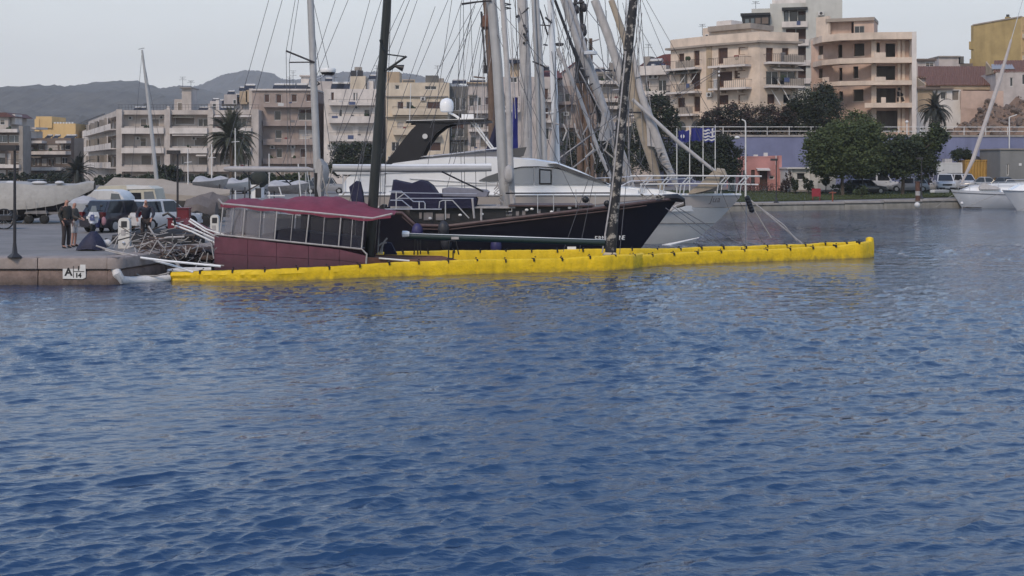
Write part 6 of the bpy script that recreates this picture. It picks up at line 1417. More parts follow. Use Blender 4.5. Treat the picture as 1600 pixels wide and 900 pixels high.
    MB().loft([[Vector((c.x + x, c.y + .9 * math.cos(a) * w_, c.z + h * max(0, math.sin(a)))) for a in [k * math.pi / 8 for k in range(9)]] for x, w_, h in ((-2.0, .3, .15), (-1.7, .8, .4), (-.8, 1, .55), (.6, 1, .6), (1.3, .8, .5), (1.8, .3, .3))], False, True, True).build('hull', RUBBER, b)
    for s in (-.5, .5): MB().tube([c + Vector((-1.8, s, .25)), c + Vector((1.6, s * 1.1, .32))], .12, 8).build('tube', mat('black rubber tube', (.025, .025, .03), .6, .2, 3), b)
debris()
# ------------------------------------------------------------ people
def skin(name, chains, m, parent, levels=1):
    """one continuous skinned surface; chains: lists of (point, radius); the first chain starts at the root"""
    me = bpy.data.meshes.new(name); V = []; E = []; Rr = []; idx = {}
    def key(p): return (round(p[0], 3), round(p[1], 3), round(p[2], 3))
    for ch in chains:
        prev = None
        for p, r in ch:
            k = key(p)
            if k not in idx: idx[k] = len(V); V.append(p); Rr.append(r)
            if prev is not None and prev != idx[k]: E.append((prev, idx[k]))
            prev = idx[k]
    me.from_pydata(V, E, []); o = bpy.data.objects.new(name, me); COL.objects.link(o); me.materials.append(m)
    md = o.modifiers.new('skin', 'SKIN'); md.use_smooth_shade = True
    sv = me.skin_vertices[0].data if me.skin_vertices else None
    if sv is None:
        bm = bmesh.new(); bm.from_mesh(me); bm.verts.layers.skin.verify(); bm.to_mesh(me); bm.free(); sv = me.skin_vertices[0].data
    for i, r in enumerate(Rr): sv[i].radius = (r if isinstance(r, tuple) else (r, r)); sv[i].use_root = (i == 0)
    s2 = o.modifiers.new('sub', 'SUBSURF'); s2.levels = s2.render_levels = levels
    dg = bpy.context.evaluated_depsgraph_get(); me2 = bpy.data.meshes.new_from_object(o.evaluated_get(dg)); 
    o.modifiers.clear(); o.data = me2; me2.name = name
    if not me2.materials: me2.materials.append(m)
    o.parent = parent; return o
SKINM = mat('skin', (.36, .19, .14), .6, .1, 8)
def hand(c, d, s=1.0):
    """palm + five fingers chains, hanging along d"""
    c = Vector(c); d = Vector(d).normalized(); u, v = frame_of(d); P1 = c + d * .07 * s; ch = [[(tuple(c), .026), (tuple(P1), (.038, .02))]]
    for k, l in zip((-1.5, -.5, .5, 1.5), (.06, .075, .08, .07)):
        a = P1 + u * .018 * k + d * .02; ch.append([(tuple(P1), (.038, .02)), (tuple(a), .011), (tuple(a + d * l * .5 + v * .012), .010), (tuple(a + d * l + v * .035), .008)])
    t = c + d * .03 + u * .03; ch.append([(tuple(c), .026), (tuple(t), .013), (tuple(t + d * .04 + u * .012 + v * .01), .011)])
    return ch
def person(loc, rz, label, jacket, trousers, pose, shorts=False, hair=None, h=1.75):
    b = empty('person', loc, label, 'person', rz=rz); k = h / 1.75
    S = lambda p: (p[0] * k, p[1] * k, p[2] * k)
    J = dict(pelvis=(0, 0, .95), waist=(0, 0, 1.08), chest=(0, .0, 1.32), neck0=(0, .01, 1.46), neck=(.02, 0, 1.52), head=(.03, 0, 1.60), crown=(.035, 0, 1.70),
             shL=(0, .19, 1.42), elL=(-.03, .25, 1.14), wrL=(.06, .24, .90), shR=(0, -.19, 1.42), elR=(-.03, -.25, 1.14), wrR=(.06, -.24, .90),
             hiL=(0, .10, .90), knL=(.03, .11, .50), anL=(-.01, .12, .09), toL=(.14, .13, .04), hiR=(0, -.10, .90), knR=(.03, -.11, .50), anR=(-.01, -.12, .09), toR=(.14, -.13, .04))
    J.update(pose); J = {a: S(p) for a, p in J.items()}
    body = [[(J['pelvis'], .13), (J['waist'], (.13, .11)), (J['chest'], (.15, .12)), (J['neck0'], (.08, .08)), (J['neck'], .055), (J['head'], (.08, .075)), (J['crown'], .07)]]
    nose = Vector(J['head']) + Vector((.095 * k, 0, .005)); body.append([(J['head'], .08), (tuple(nose), .014)])
    for s in 'LR':
        body.append([(J['chest'], .15), (J['sh' + s], .06), (J['el' + s], .042), (J['wr' + s], .03)])
        body += hand(J['wr' + s], Vector(J['wr' + s]) - Vector(J['el' + s]), k)
        body.append([(J['pelvis'], .13), (J['hi' + s], .085), (J['kn' + s], .058), (J['an' + s], .042), (J['to' + s], .035)])
    bd = skin('body', body, SKINM, b)
    jk = [[(J['pelvis'], (.155, .15)), (J['waist'], (.165, .145)), (J['chest'], (.175, .145)), (J['neck0'], (.10, .10))]]
    for s in 'LR': jk.append([(J['chest'], (.175, .145)), (J['sh' + s], .082), (J['el' + s], .063), (tuple(Vector(J['el' + s]).lerp(Vector(J['wr' + s]), .92)), .05)])
    skin('jacket', jk, jacket, b)
    tr = [[(J['pelvis'], .145), (J['hiL'], .105), (J['knL'], .082)], [(J['pelvis'], .145), (J['hiR'], .105), (J['knR'], .082)]]
    if not shorts:
        for s, c in zip('LR', tr): c.append((J['an' + s], .068))
    skin('shorts' if shorts else 'trousers', tr, trousers, b)
    for s in 'LR':
        a, t = Vector(J['an' + s]), Vector(J['to' + s]); skin('shoe', [[(tuple(a + Vector((-.05, 0, -.04))), .05), (tuple(a + Vector((.03, 0, -.04))), .052), (tuple(t), .042)]], BLACK, b)
        e = Vector(J['head']) + Vector((-.005, .078 * (1 if s == 'L' else -1), 0)); MB().ball(e, .026, 8, (.7, .4, 1.2)).build('ear', SKINM, b)
        e = Vector(J['head']) + Vector((.074, .03 * (1 if s == 'L' else -1), .03)); MB().ball(e, .011, 6).build('eye', IRON, b)
    m_ = Vector(J['head']) + Vector((.076, 0, -.04)); MB().ball(m_, .02, 6, (.4, 1.2, .3)).build('mouth', mat('lips', (.25, .09, .08), .6, .1, 4), b)
    if hair:
        c = Vector(J['crown']) + Vector((-.035, 0, -.04)); MB().ball(c, .098, 12, (1, .95, .85)).build('hair', hair, b)
    return b
DJ = mat('dark green grey jacket', (.045, .042, .038), .9, .2, 6, bump=.3); DT = mat('dark trousers', (.04, .032, .032), .9, .2, 6); NJ = mat('navy jacket', (.03, .032, .045), .9, .2, 6, bump=.3)
GS = mat('pale grey shorts', (.42, .40, .40), .9, .1, 6); BJ = mat('brown grey shirt', (.08, .07, .06), .9, .2, 6); GH = mat('grey hair', (.2, .19, .18), .9, .2, 20)
v = ground_pt(103, 388, 1.0); person(v, R(-25), 'bald man in a dark jacket and trousers standing at the quay looking right', DJ, DT, dict(crown=(.03, 0, 1.69), elR=(-.08, -.24, 1.16), wrR=(.05, -.2, .93)), h=1.96)
v = ground_pt(115, 385.5, 1.0); person(v, R(-10), 'man in pale grey shorts standing behind the bald man', BJ, GS, dict(elR=(.1, -.2, 1.16), wrR=(.32, -.12, 1.08), elL=(.1, .2, 1.18), wrL=(.3, .1, 1.1)), shorts=True, hair=GH, h=1.8)
v = at(228, 255 + 3.3 / 50.6 * 2000, 50.6); person(v, R(-75), 'grey haired man in a navy jacket leaning forward over the bent railings', NJ, DT, dict(waist=(.03, 0, 1.08), chest=(.12, 0, 1.30), neck0=(.17, 0, 1.43), neck=(.2, 0, 1.49), head=(.25, 0, 1.55), crown=(.26, 0, 1.65), shL=(.14, .2, 1.38), shR=(.14, -.2, 1.38), elL=(.3, .27, 1.15), wrL=(.45, .2, 1.0), elR=(.22, -.3, 1.12), wrR=(.42, -.28, 1.0)), hair=GH, h=1.98)
# ------------------------------------------------------------ vehicles
CARG = mat_glass('car glass', (.02, .022, .026), .06)
def car_paint(n, c): return mat(n, c, .3, .06, 2, coat=.6)
LAMPR = mat('tail lamp', (.11, .01, .012), .2, .05, 2); LAMPW = mat('head lamp', (.55, .55, .55), .15, .05, 2)
def car(paint, L=4.0, W=1.75, H=1.48, kind='hatch', rack=False):
    b = empty('car', (0, 0, 0)); hl, hw = L / 2, W / 2; zb = .2; belt = H * .60
    # lower body: stations front(+x) to rear
    st = {'hatch': [(hl, .42, .62, .80), (hl - .08, .30, .70, .9), (hl - .35, .22, .76, .97), (hl - .95, .2, .86, 1), (.55, .2, belt, 1), (-hl + .5, .2, belt + .02, 1), (-hl + .12, .24, belt - .02, .97), (-hl, .34, belt - .18, .9)],
          'suv': [(hl, .5, .85, .86), (hl - .07, .36, .98, .94), (hl - .4, .3, 1.05, .98), (hl - 1.0, .28, 1.1, 1), (.4, .28, belt + .02, 1), (-hl + .3, .28, belt + .04, 1), (-hl + .05, .3, belt, .98), (-hl, .42, belt - .15, .93)],
          'sedan': [(hl, .42, .6, .8), (hl - .08, .3, .7, .9), (hl - .4, .22, .78, .97), (hl - 1.1, .2, .88, 1), (.5, .2, belt, 1), (-.9, .2, belt, 1), (-hl + .35, .22, belt - .02, .97), (-hl, .36, belt - .12, .9)]}[kind]
    rings = []
    for x, z0, z1, wf in st:
        w_ = hw * wf; rings.append([(x, -w_ * .92, z0), (x, -w_, z0 + (z1 - z0) * .3), (x, -w_ * .995, z0 + (z1 - z0) * .75), (x, -w_ * .93, z1), (x, -w_ * .4, z1 + .02), (x, w_ * .4, z1 + .02), (x, w_ * .93, z1), (x, w_ * .995, z0 + (z1 - z0) * .75), (x, w_, z0 + (z1 - z0) * .3), (x, w_ * .92, z0)])
    MB().loft([[Vector(p) for p in r] for r in rings], True, True, True).build('body', paint, b)
    # cabin
    xf0, xf1, xr1, xr0 = {'hatch': (hl - 1.05, hl - 1.75, -hl + .55, -hl + .15), 'suv': (hl - 1.1, hl - 1.6, -hl + .35, -hl + .1), 'sedan': (hl - 1.2, hl - 1.9, -hl + 1.25, -hl + .55)}[kind]
    wb, wt = hw * .93, hw * .76; zl = belt - .02
    def cab(s=1.0, dz=0):
        return [Vector((xf0, -wb, zl)), Vector((xr0, -wb, zl)), Vector((xr0, wb, zl)), Vector((xf0, wb, zl)), Vector((xf1, -wt, H)), Vector((xr1, -wt, H)), Vector((xr1, wt, H)), Vector((xf1, wt, H))]
    c = cab(); top = [Vector((p.x + (-.2 if p.x > 0 else .12), p.y * .86, H + .035)) for p in c[4:]]
    rf = MB().add(c + top, [(0,1,5,4), (1,2,6,5), (2,3,7,6), (3,0,4,7), (4,5,9,8), (5,6,10,9), (6,7,11,10), (7,4,8,11), (8,9,10,11)], False).build('cabin', paint, b)
    def glass(a, b_, c_, d, name, n):
        q = [a, b_, c_, d]; ce = sum(q, Vector()) / 4; q = [ce + (p - ce) * Vector((1, 1, 1)) * .86 + n * .008 for p in q]; nm = MB().prism(q, tuple(n * .008)).build(name, CARG, b)
    glass(c[3], c[0], c[4], c[7], 'windscreen', Vector((.8, 0, .6))); glass(c[1], c[2], c[6], c[5], 'rear_window', Vector((-.95, 0, .3)))
    for s, (a, d, e, f_) in ((-1, (0, 1, 5, 4)), (1, (3, 2, 6, 7))):
        A_, D_, E_, F_ = c[a], c[d], c[e], c[f_]; mid0, mid1 = A_.lerp(D_, .52), F_.lerp(E_, .46); n = Vector((0, s * .97, .2))
        glass(A_, mid0, mid1, F_, 'side_window', n); glass(mid0, D_, E_, mid1, 'side_window', n)
        MB().box((xf0 - .35, s * (hw + .02), belt), (xf0 - .2, s * (hw + .17), belt + .13)).build('wing_mirror', paint, b)
        MB().box((hl - .2, s * hw * .55, .62), (hl - .02 if kind != 'suv' else hl + .005, s * hw * .88, .78)).build('headlight', LAMPW, b)
        MB().box((-hl - .012, s * hw * .66, .72), (-hl + .16, s * hw * .93, .98 if kind != 'sedan' else .86)).build('tail_light', LAMPR, b)
        MB().box((.35, s * (hw + .004), belt - .17), (.5, s * (hw + .025), belt - .14)).build('door_handle', BLACK, b)
        for x in (hl - .78, -hl + .72):
            MB().lathe([(.36, 0), (.37, .01)], (x, s * (hw - .015), .33), (0, s, 0), 16).build('wheel_arch', BLACK, b)
            wh = MB().lathe([(.2, -.2), (.3, -.2), (.315, -.16), (.315, -.04), (.29, 0), (.2, 0)], (x, s * (hw + .01), .315), (0, s, 0), 18).build('wheel', RUBBER, b)
            MB().lathe([(.02, .012), (.19, .0), (.2, -.02), (.19, -.03)], (x, s * (hw + .01), .315), (0, s, 0), 14).build('rim', ALU, wh)
    for x, s in ((hl - .02, 1), (-hl + .02, -1)):
        MB().box((x - .06, -hw * .84, .30), (x + .06, hw * .84, .46)).build('bumper', BLACK if kind == 'suv' else paint, b)
        MB().box((x + s * .062, -.25, .38 if s > 0 else .66), (x + s * .075, .25, .49 if s > 0 else .77)).build('number_plate', WHITE, b)
    if kind == 'suv': MB().box((hl - .05, -hw * .5, .66), (hl + .01, hw * .5, .84)).build('grille', BLACK, b)
    if rack:
        for s in (-1, 1): MB().tube([(xf1, s * wt * .9, H + .09), (xr1, s * wt * .9, H + .09)], .03, 5).build('roof_rail', BLACK, b)
    return b
def place(o, px, Y, rz, label, cat='car', group=None, z=None):
    X = (px - 800) / FP * Y; o.location = (X, Y, gz(Y, X) if z is None else z); o.rotation_euler.z = R(rz); return tag(o, label, cat, group)
place(car(car_paint('dark purple paint', (.02, .017, .026)), 3.9, 1.68, 1.5), 189, 62.5, 63, 'dark purple hatchback parked rear on beside the caravan', group='cars parked on the left quay', z=1.0)
place(car(car_paint('white car paint', (.55, .55, .56)), 4.0, 1.7, 1.48), 252, 63.5, 55, 'white hatchback with black tailgate glass behind the leaning man', group='cars parked on the left quay', z=1.0)
WC = car_paint('white car paint', (.55, .55, .56)); GC = car_paint('silver paint', (.26, .26, .27)); KC = car_paint('charcoal paint', (.05, .05, .055))
place(car(WC, 4.5, 1.9, 1.85, 'suv', True), 1475, 137, -100, 'white jeep with a black roof rack facing the water', group='cars parked behind the far lawn')
place(car(WC, 4.3, 1.8, 1.75, 'suv', True), 1505, 140, -70, 'white off-roader right of the leaning furled mast', group='cars parked behind the far lawn')
place(car(GC, 4.3, 1.75, 1.5, 'sedan'), 1533, 138, 165, 'grey saloon in front of the yellow container', group='cars parked behind the far lawn')
place(car(KC, 4.4, 1.8, 1.5, 'sedan'), 1562, 137, 172, 'charcoal saloon in front of the grey kiosk building', group='cars parked behind the far lawn')
place(car(GC, 4.2, 1.75, 1.5), 1418, 136, 175, 'silver hatchback in the shade right of the brown post tree', group='cars parked behind the far lawn')
place(car(WC, 4.2, 1.75, 1.45, 'sedan'), 1443, 138, 10, 'white saloon half hidden by the lamp post', group='cars parked behind the far lawn')
place(car(KC, 4.2, 1.75, 1.45), 1352, 132, 4, 'dark car under the big round tree', group='cars parked behind the far lawn')
place(car(WC, 4.4, 1.8, 1.9, 'suv'), 1374, 137, 3, 'white van like car between the two big trees', group='cars parked behind the far lawn')
def caravan():
    Y = 73; X = lambda px: (px - 800) / FP * Y; b = empty('caravan', (X(160), Y, gz(Y)), 'rounded white caravan with one dark square side window behind the scooter', 'caravan')
    Z = lambda py: EYE - (py - HZ) / FP * Y; m = mat('caravan white', (.60, .60, .59), .4, .08, 2, streak=.15)
    out = [(132, 334), (131, 318), (136, 303), (143, 297), (175, 297), (186, 300), (194, 309), (196, 322), (195, 334)]
    rings = [[Vector((X(160) + (X(x) - X(160)) * s, Y + d, 1.45 + (Z(y) - 1.45) * (1 - (1 - s) * .5))) for x, y in out] for d, s in ((0, .96), (.12, 1), (2.0, 1), (2.15, .96))]
    MB().loft(rings, True, True, True).build('body', m, b)
    MB().box((X(149.5), Y - .03, Z(327)), (X(166), Y + .02, Z(312.5))).build('window_frame', BLACK, b); MB().box((X(151), Y - .04, Z(326)), (X(164.5), Y - .03, Z(314))).build('window', CARG, b)
    MB().box((X(172), Y - .02, Z(330)), (X(192), Y + .01, Z(318))).build('front_panel', GREYW, b); MB().prism([Vector((X(173), Y - .03, Z(311))), Vector((X(189), Y - .03, Z(312))), Vector((X(186), Y - .03, Z(303))), Vector((X(174), Y - .03, Z(302)))], (0, .05, 0)).build('window', MIDW, b)
    for x in (158, 172): MB().lathe([(.1, 0), (.3, .01), (.31, .18), (.1, .2)], (X(x), Y + .02, 1.3), (0, 1, 0), 14).build('wheel', RUBBER, b)
    MB().box((X(133), Y + .05, 1.35), (X(195), Y + 2, 1.5)).build('chassis', IRON, b)
caravan()
def camper():
    Y = 80; X = lambda px: (px - 800) / FP * Y; b = empty('camper_van', (X(215), Y, gz(Y)), 'cream camper van with a raised roof and dark cab windows', 'camper van')
    Z = lambda py: EYE - (py - HZ) / FP * Y; m = mat('cream van paint', (.52, .48, .38), .4, .08, 2, streak=.15)
    out = [(150, 332), (150, 297), (155, 291), (195, 289.5), (200, 290.5), (232, 291), (241, 295), (246, 318), (247, 332)]
    MB().prism([Vector((X(x), Y, Z(y))) for x, y in out], (0, 2.1, 0)).build('body', m, b)
    MB().prism([Vector((X(x), Y - .04, Z(y))) for x, y in ((204, 317), (204, 301), (220, 301), (221, 317))], (0, .06, 0)).build('side_window', CARG, b)
    MB().prism([Vector((X(x), Y - .04, Z(y))) for x, y in ((226, 317), (225, 299.5), (239, 299), (243, 317))], (0, .06, 0)).build('windscreen', mat_glass('lit car glass', (.16, .17, .17), .1), b)
    MB().prism([Vector((X(x), Y - .05, Z(y))) for x, y in ((198, 296), (198, 290), (232, 289.8), (240, 295))], (0, .08, 0)).build('roof_pod', WHITE, b)
    for x in (170, 232): MB().lathe([(.1, 0), (.34, .01), (.35, .2), (.1, .22)], (X(x), Y - .02, gz(Y) + .35), (0, 1, 0), 14).build('wheel', RUBBER, b)
    MB().box((X(200), Y - .05, Z(330)), (X(202), Y - .01, Z(297))).build('door_seam', IRON, b); MB().box((X(150), Y + .05, 1.2), (X(247), Y + 2, 1.4)).build('chassis', IRON, b)
camper()
def scooter():
    Y = 60; X = (146 - 800) / FP * Y; b = empty('scooter', (X, Y, 1.0), 'white and blue motor scooter seen head on with pink cloth hanging at its side', 'scooter')
    c = Vector((X, Y, 1.0)); W_ = mat('scooter white', (.5, .5, .52), .3, .08, 3, coat=.4); B_ = mat('scooter blue', (.035, .045, .14), .3, .1, 3, coat=.4)
    P_ = lambda x, y, z: c + Vector((x, y, z))
    MB().loft([[P_(-.2, 0, .5), P_(0, -.12, .48), P_(.2, 0, .5), P_(0, .2, .5)], [P_(-.28, 0, .8), P_(0, -.2, .78), P_(.28, 0, .8), P_(0, .2, .8)], [P_(-.2, .05, 1.02), P_(0, -.1, 1.0), P_(.2, .05, 1.02), P_(0, .2, 1.02)]], True, True, True).build('front_fairing', W_, b)
    MB().prism([P_(-.12, -.21, .62), P_(.12, -.21, .62), P_(.07, -.17, .9), P_(-.07, -.17, .9)], (0, .04, 0)).build('fairing_panel', B_, b)
    for s in (-1, 1): MB().ball(P_(s * .15, -.13, .82), .07, 8, (1.2, .5, .8)).build('headlight', LAMPW, b); MB().tube([P_(0, .1, 1.02), P_(s * .22, .12, 1.08), P_(s * .36, .2, 1.06)], .022, 6).build('handlebar', BLACK, b); mr = MB().tube([P_(s * .24, .12, 1.08), P_(s * .32, .1, 1.26)], .01, 5).build('mirror_stem', BLACK, b); MB().ball(P_(s * .34, .1, 1.3), .07, 8, (1.1, .3, .7)).build('mirror', BLACK, mr)
    MB().prism([P_(-.16, 0, 1.02), P_(.16, 0, 1.02), P_(.1, .08, 1.3), P_(-.1, .08, 1.3)], (0, .012, 0)).build('screen', MIDW, b)
    for y in (-.1, 1.2): 
        wh = MB().lathe([(.15, -.06), (.26, -.05), (.28, 0), (.26, .05), (.15, .06)], P_(0, y, .28), (1, 0, 0), 16).build('wheel', RUBBER, b); MB().lathe([(.02, -.05), (.15, -.05), (.15, .05), (.02, .05)], P_(0, y, .28), (1, 0, 0), 12).build('rim', ALU, wh)
    MB().ball(P_(0, -.1, .5), .17, 10, (.7, 1.3, .6)).build('mudguard', W_, b); MB().loft([[P_(-.17, y, z), P_(.17, y, z), P_(.14, y, z - .35), P_(-.14, y, z - .35)] for y, z in ((.45, .62), (.7, .8), (1.2, .84), (1.45, .8))], True, True, True).build('seat_body', B_, b)
    MB().ball(P_(.42, .2, .58), .15, 9, (.8, .5, 1.4)).build('hanging_cloth', mat('pink cloth', (.32, .17, .2), .9, .1, 5), b)
scooter()
# tarp covered bundle and bags on the quay
b = empty('covered_bundle', ground_pt(142, 391, 1.0), 'dark blue tarpaulin draped over a bundle behind the pedestal', 'tarpaulin'); q0 = b.location
rings = []
for j in range(7):
    t = j / 6; ring = []
    for k in range(15):
        a = 2 * math.pi * k / 15; r_ = (1 - t ** 1.6 * .8) * (1 + .09 * math.sin(a * 5 + 1) * (1 - t)); ring.append(q0 + Vector((math.cos(a) * .56 * r_ + .1 * t, math.sin(a) * .42 * r_, .04 + .66 * t + .03 * math.sin(a * 3))))
    rings.append(ring)
MB().loft(rings, True, True, True).build('tarpaulin', mat('dark blue tarpaulin', (.02, .02, .045), .6, .2, 4, bump=.5), b)
b = empty('sail_bag', ground_pt(156, 390, 1.0), 'white sail bag lying on the quay edge in front of the blue tarpaulin', 'bag'); q0 = b.location
MB().tube([q0 + Vector((-.42, 0, .12)), q0 + Vector((-.2, 0, .16)), q0 + Vector((.1, 0, .2)), q0 + Vector((.34, 0, .26)), q0 + Vector((.42, 0, .3))], [.06, .13, .16, .15, .07], 10).build('bag_cloth', mat('white bag cloth', (.62, .6, .58), .9, .1, 6, bump=.6), b)
MB().tube([q0 + Vector((-.43, 0, .12)), q0 + Vector((-.75, .03, .13))], [.1, .13], 8).build('bag_tail', NAVYC, b)
b = empty('white_canister', ground_pt(166, 389, 1.0), 'small white canister between the sail bag and the pedestal', 'canister'); q0 = b.location
MB().lathe([(.11, 0), (.12, .02), (.12, .24), (.06, .3), (.05, .36)], q0, (0, 0, 1), 12).build('tank', GEL, b); MB().lathe([(.055, .0), (.055, .05)], q0 + Vector((0, 0, .36)), (0, 0, 1), 10).build('cap', IRON, b)
# boats on the hard
def covered_boat():
    Y = 70; X = lambda px, y=Y: (px - 800) / FP * y; Z = lambda py, y=Y: EYE - (py - HZ) / FP * y
    b = empty('covered_boat', (X(50), Y + 1.2, gz(Y)), 'large boat under a pale grey winter cover on a trailer at the left edge', 'boat')
    C = mat('pale winter cover', (.34, .325, .30), .85, .12, 1.5, bump=.6, streak=.15); C2 = mat('white cover patches', (.52, .51, .5), .8, .1, 3)
    st = [(-130, 286, 312, 329), (-60, 284, 312, 329), (0, 283.5, 311, 328), (25, 283.5, 310, 327.5), (48, 287.5, 310, 326), (80, 288, 307, 322), (105, 287, 303, 314), (124, 283, 299, 303), (134, 284, 291, 296)]
    rings = []
    for i, (px, t, mdl, lo) in enumerate(st):
        hb = 1.5 * (1 - max(0, (px - 30) / 110) ** 1.6) + .06; r = []
        yc = Y + 1.5
        for s, z in ((-1, lo), (-1.02, mdl), (-.7, t + 3), (0, t), (.7, t + 3), (1.02, mdl), (1, lo)): r.append(Vector((X(px), yc + s * hb, Z(z) + rnd.uniform(-.03, .03))))
        rings.append(r)
    MB().loft(rings, False, True).build('winter_cover', C, b)
    rings = [[Vector((X(px * .93 - 3), Y + 1.5 + s * hb * .93, Z(z))) for s, z in ((-1, lo - 3), (-.8, lo + 9), (-.15, lo + 21 - max(0, px) * .09), (.15, lo + 21 - max(0, px) * .09), (.8, lo + 9), (1, lo - 3))] for px, t, mdl, lo in st for hb in [1.5 * (1 - max(0, (px - 30) / 110) ** 1.6) + .03]]
    MB().loft(rings, False, True, False).build('hull', mat('dark hull bottom', (.02, .02, .025), .5, .2, 2), b)
    for px, w_ in ((8, 16), (52, 20), (84, 12)): MB().ball(Vector((X(px), Y + .9, Z(286))), .2, 10, (w_ / 9, 1.2, .55)).build('cover_bulge', C2, b)
    for i in range(10):
        x = X(-20 + i * 15); MB().tube([(x, Y - .02, Z(314)), (x + .1, Y - .04, Z(337 if i < 7 else 318)), (x + .15, Y + .3, gz(Y) + .4)], .012, 4).build('tie_cord', ROPE, b)
    t = empty('boat_trailer', (X(50), Y + .5, gz(Y)), 'grey galvanised boat trailer under the covered boat', 'trailer'); g = gz(Y)
    for y in (Y + .5, Y + 2.4): MB().box((X(-80), y, g + .5), (X(108), y + .12, g + .64)).build('frame_beam', mat('galvanised steel', (.18, .17, .17), .5, .2, 4), t)
    for px in (-20, 20, 60, 100): MB().box((X(px), Y + .62, g + .52), (X(px) + .12, Y + 2.4, g + .62)).build('cross_beam', MATS['galvanised steel'], t)
    for px in (42, 66): MB().lathe([(.08, 0), (.22, .02), (.25, .05), (.25, .2), (.22, .24)], (X(px), Y + .2, g + .25), (0, 1, 0), 16).build('wheel', RUBBER, t)
    MB().prism([(X(36), Y + .15, g + .55), (X(72), Y + .15, g + .55), (X(69), Y + .15, g + .72), (X(39), Y + .15, g + .72)], (0, .3, 0)).build('mudguard', MATS['galvanised steel'], t)
    for px in (12, 30, 90, 104): MB().tube([(X(px), Y + .55, g), (X(px) + .1, Y + .9, Z(337))], .05, 6).build('prop', MATS['galvanised steel'], t)
    c = empty('hand_cart', (X(6, 64), 64, 1.0), 'dark wheeled cart with a big thin wheel at the left edge', 'cart')
    wr = [Vector((X(6, 64) + math.cos(a) * .5, 64, 1.5 + math.sin(a) * .5)) for a in [k * math.pi / 10 for k in range(21)]]; wl = MB().tube(wr, .04, 5).build('wheel', BLACK, c)
    for k in range(8): a = k * math.pi / 4; MB().tube([(X(6, 64), 64, 1.5), (X(6, 64) + math.cos(a) * .5, 64, 1.5 + math.sin(a) * .5)], .012, 4).build('spoke', STEEL, wl)
    MB().box((X(-25, 64), 63.9, 1.45), (X(18, 64), 64.8, 1.7)).build('tray', IRON, c)
covered_boat()
def tarp_boat():
    Y = 90; X = lambda px: (px - 800) / FP * Y; Z = lambda py: EYE - (py - HZ) / FP * Y
    b = empty('covered_boat', (X(230), Y + 1.5, gz(Y)), 'long sailing boat under a beige tent cover with its bare mast standing', 'boat')
    rings = []; C = mat('beige tent cover', (.33, .285, .235), .9, .12, 1, bump=.4)
    for px, t, lo, hb in ((146, 293, 300, .5), (156, 284, 304, 1.4), (164, 277.5, 309, 1.7), (200, 279, 312, 1.9), (242, 280, 312, 1.9), (262, 285, 313, 1.8), (290, 290, 314, 1.6), (318, 294, 314, 1.1), (350, 297, 306, .2)):
        rings.append([Vector((X(px), Y + 2 + s * hb, Z(z))) for s, z in ((-1, lo), (-.98, lo - (lo - t) * .35), (0, t), (.98, lo - (lo - t) * .35), (1, lo))])
    MB().loft(rings, False, True, True).build('tent_cover', C, b)
    MB().loft([[r[0] + Vector((0, .08, .1)), Vector((r[0].x, Y + 2, Z(330))), r[-1] + Vector((0, -.08, .1))] for r in rings[1:-1]], False, True).build('hull', mat('pale dusty hull', (.35, .33, .31), .6, .1, 2), b)
    MB().tube([at(245, 284, Y + 2), at(231, 150, Y + 2), at(222, 78, Y + 2)], [.15, .13, .07], 8).build('mast', ALU, b); MB().tube(PX([(216, 77), (226, 75)], Y + 2), .03, 5).build('masthead', ALU, b)
    wires(b, Y + 2, [((222, 80), (205, 280)), ((222, 80), (262, 284)), ((224, 90), (247, 280))], .014)
    for px in (180, 215, 255, 290): MB().tube([(X(px), Y + .6, gz(Y)), (X(px), Y + 1.3, Z(318))], .05, 5).build('stand', IRON, b)
    # low covered boats between the tent and the canopy
    for i, (x0, x1, yt, Y2, lb) in enumerate(((283, 332, 306, 66, 'small boat under a brown grey tarpaulin right of the taller red cabinet'), (300, 352, 300, 72, 'small boat under a worn grey tarpaulin behind the wheelhouse posts'))):
        XX = lambda px: (px - 800) / FP * Y2; ZZ = lambda py: EYE - (py - HZ) / FP * Y2
        b = empty('covered_boat', (XX((x0 + x1) / 2), Y2 + .8, gz(Y2)), lb, 'boat', 'small covered boats'); rings = []
        for k in range(9):
            t = k / 8; hb = 1.0 * math.sin(math.pi * (.12 + .8 * t)) ** .6; top = ZZ(yt) - .35 * abs(t - .45) * 1.6 + rnd.uniform(-.04, .04); px = x0 + (x1 - x0) * t
            rings.append([Vector((XX(px), Y2 + 1 + s * hb, z)) for s, z in ((-1, top - .75), (-.9, top - .4), (0, top), (.9, top - .4), (1, top - .75))])
        MB().loft(rings, False, True, True).build('tarpaulin', mat('brown grey tarpaulin', (.14, .12, .11), .9, .2, 2, bump=.6), b)
        MB().loft([[r[0] + Vector((0, .06, .05)), Vector((r[0].x, Y2 + 1, r[0].z - .45)), r[-1] + Vector((0, -.06, .05))] for r in rings], False, True).build('hull', mat('pale dusty hull', (.35, .33, .31), .6, .1, 2), b)
        for px in (x0 + 10, x1 - 12): MB().lathe([(.08, 0), (.26, .02), (.26, .16), (.08, .18)], (XX(px), Y2 + .1, gz(Y2) + .26), (0, 1, 0), 14).build('wheel', RUBBER, b)
        MB().box((XX(x0 + 4), Y2 + .2, gz(Y2) + .3), (XX(x1 + 6), Y2 + .3, gz(Y2) + .4)).build('trailer_beam', IRON, b)
    b = empty('runabout', (X(205), 66, 1.0), 'small white runabout with clutter behind the two standing men', 'boat'); Y2 = 66; XX = lambda px: (px - 800) / FP * Y2; ZZ = lambda py: EYE - (py - HZ) / FP * Y2
    b.location.x = XX(130)
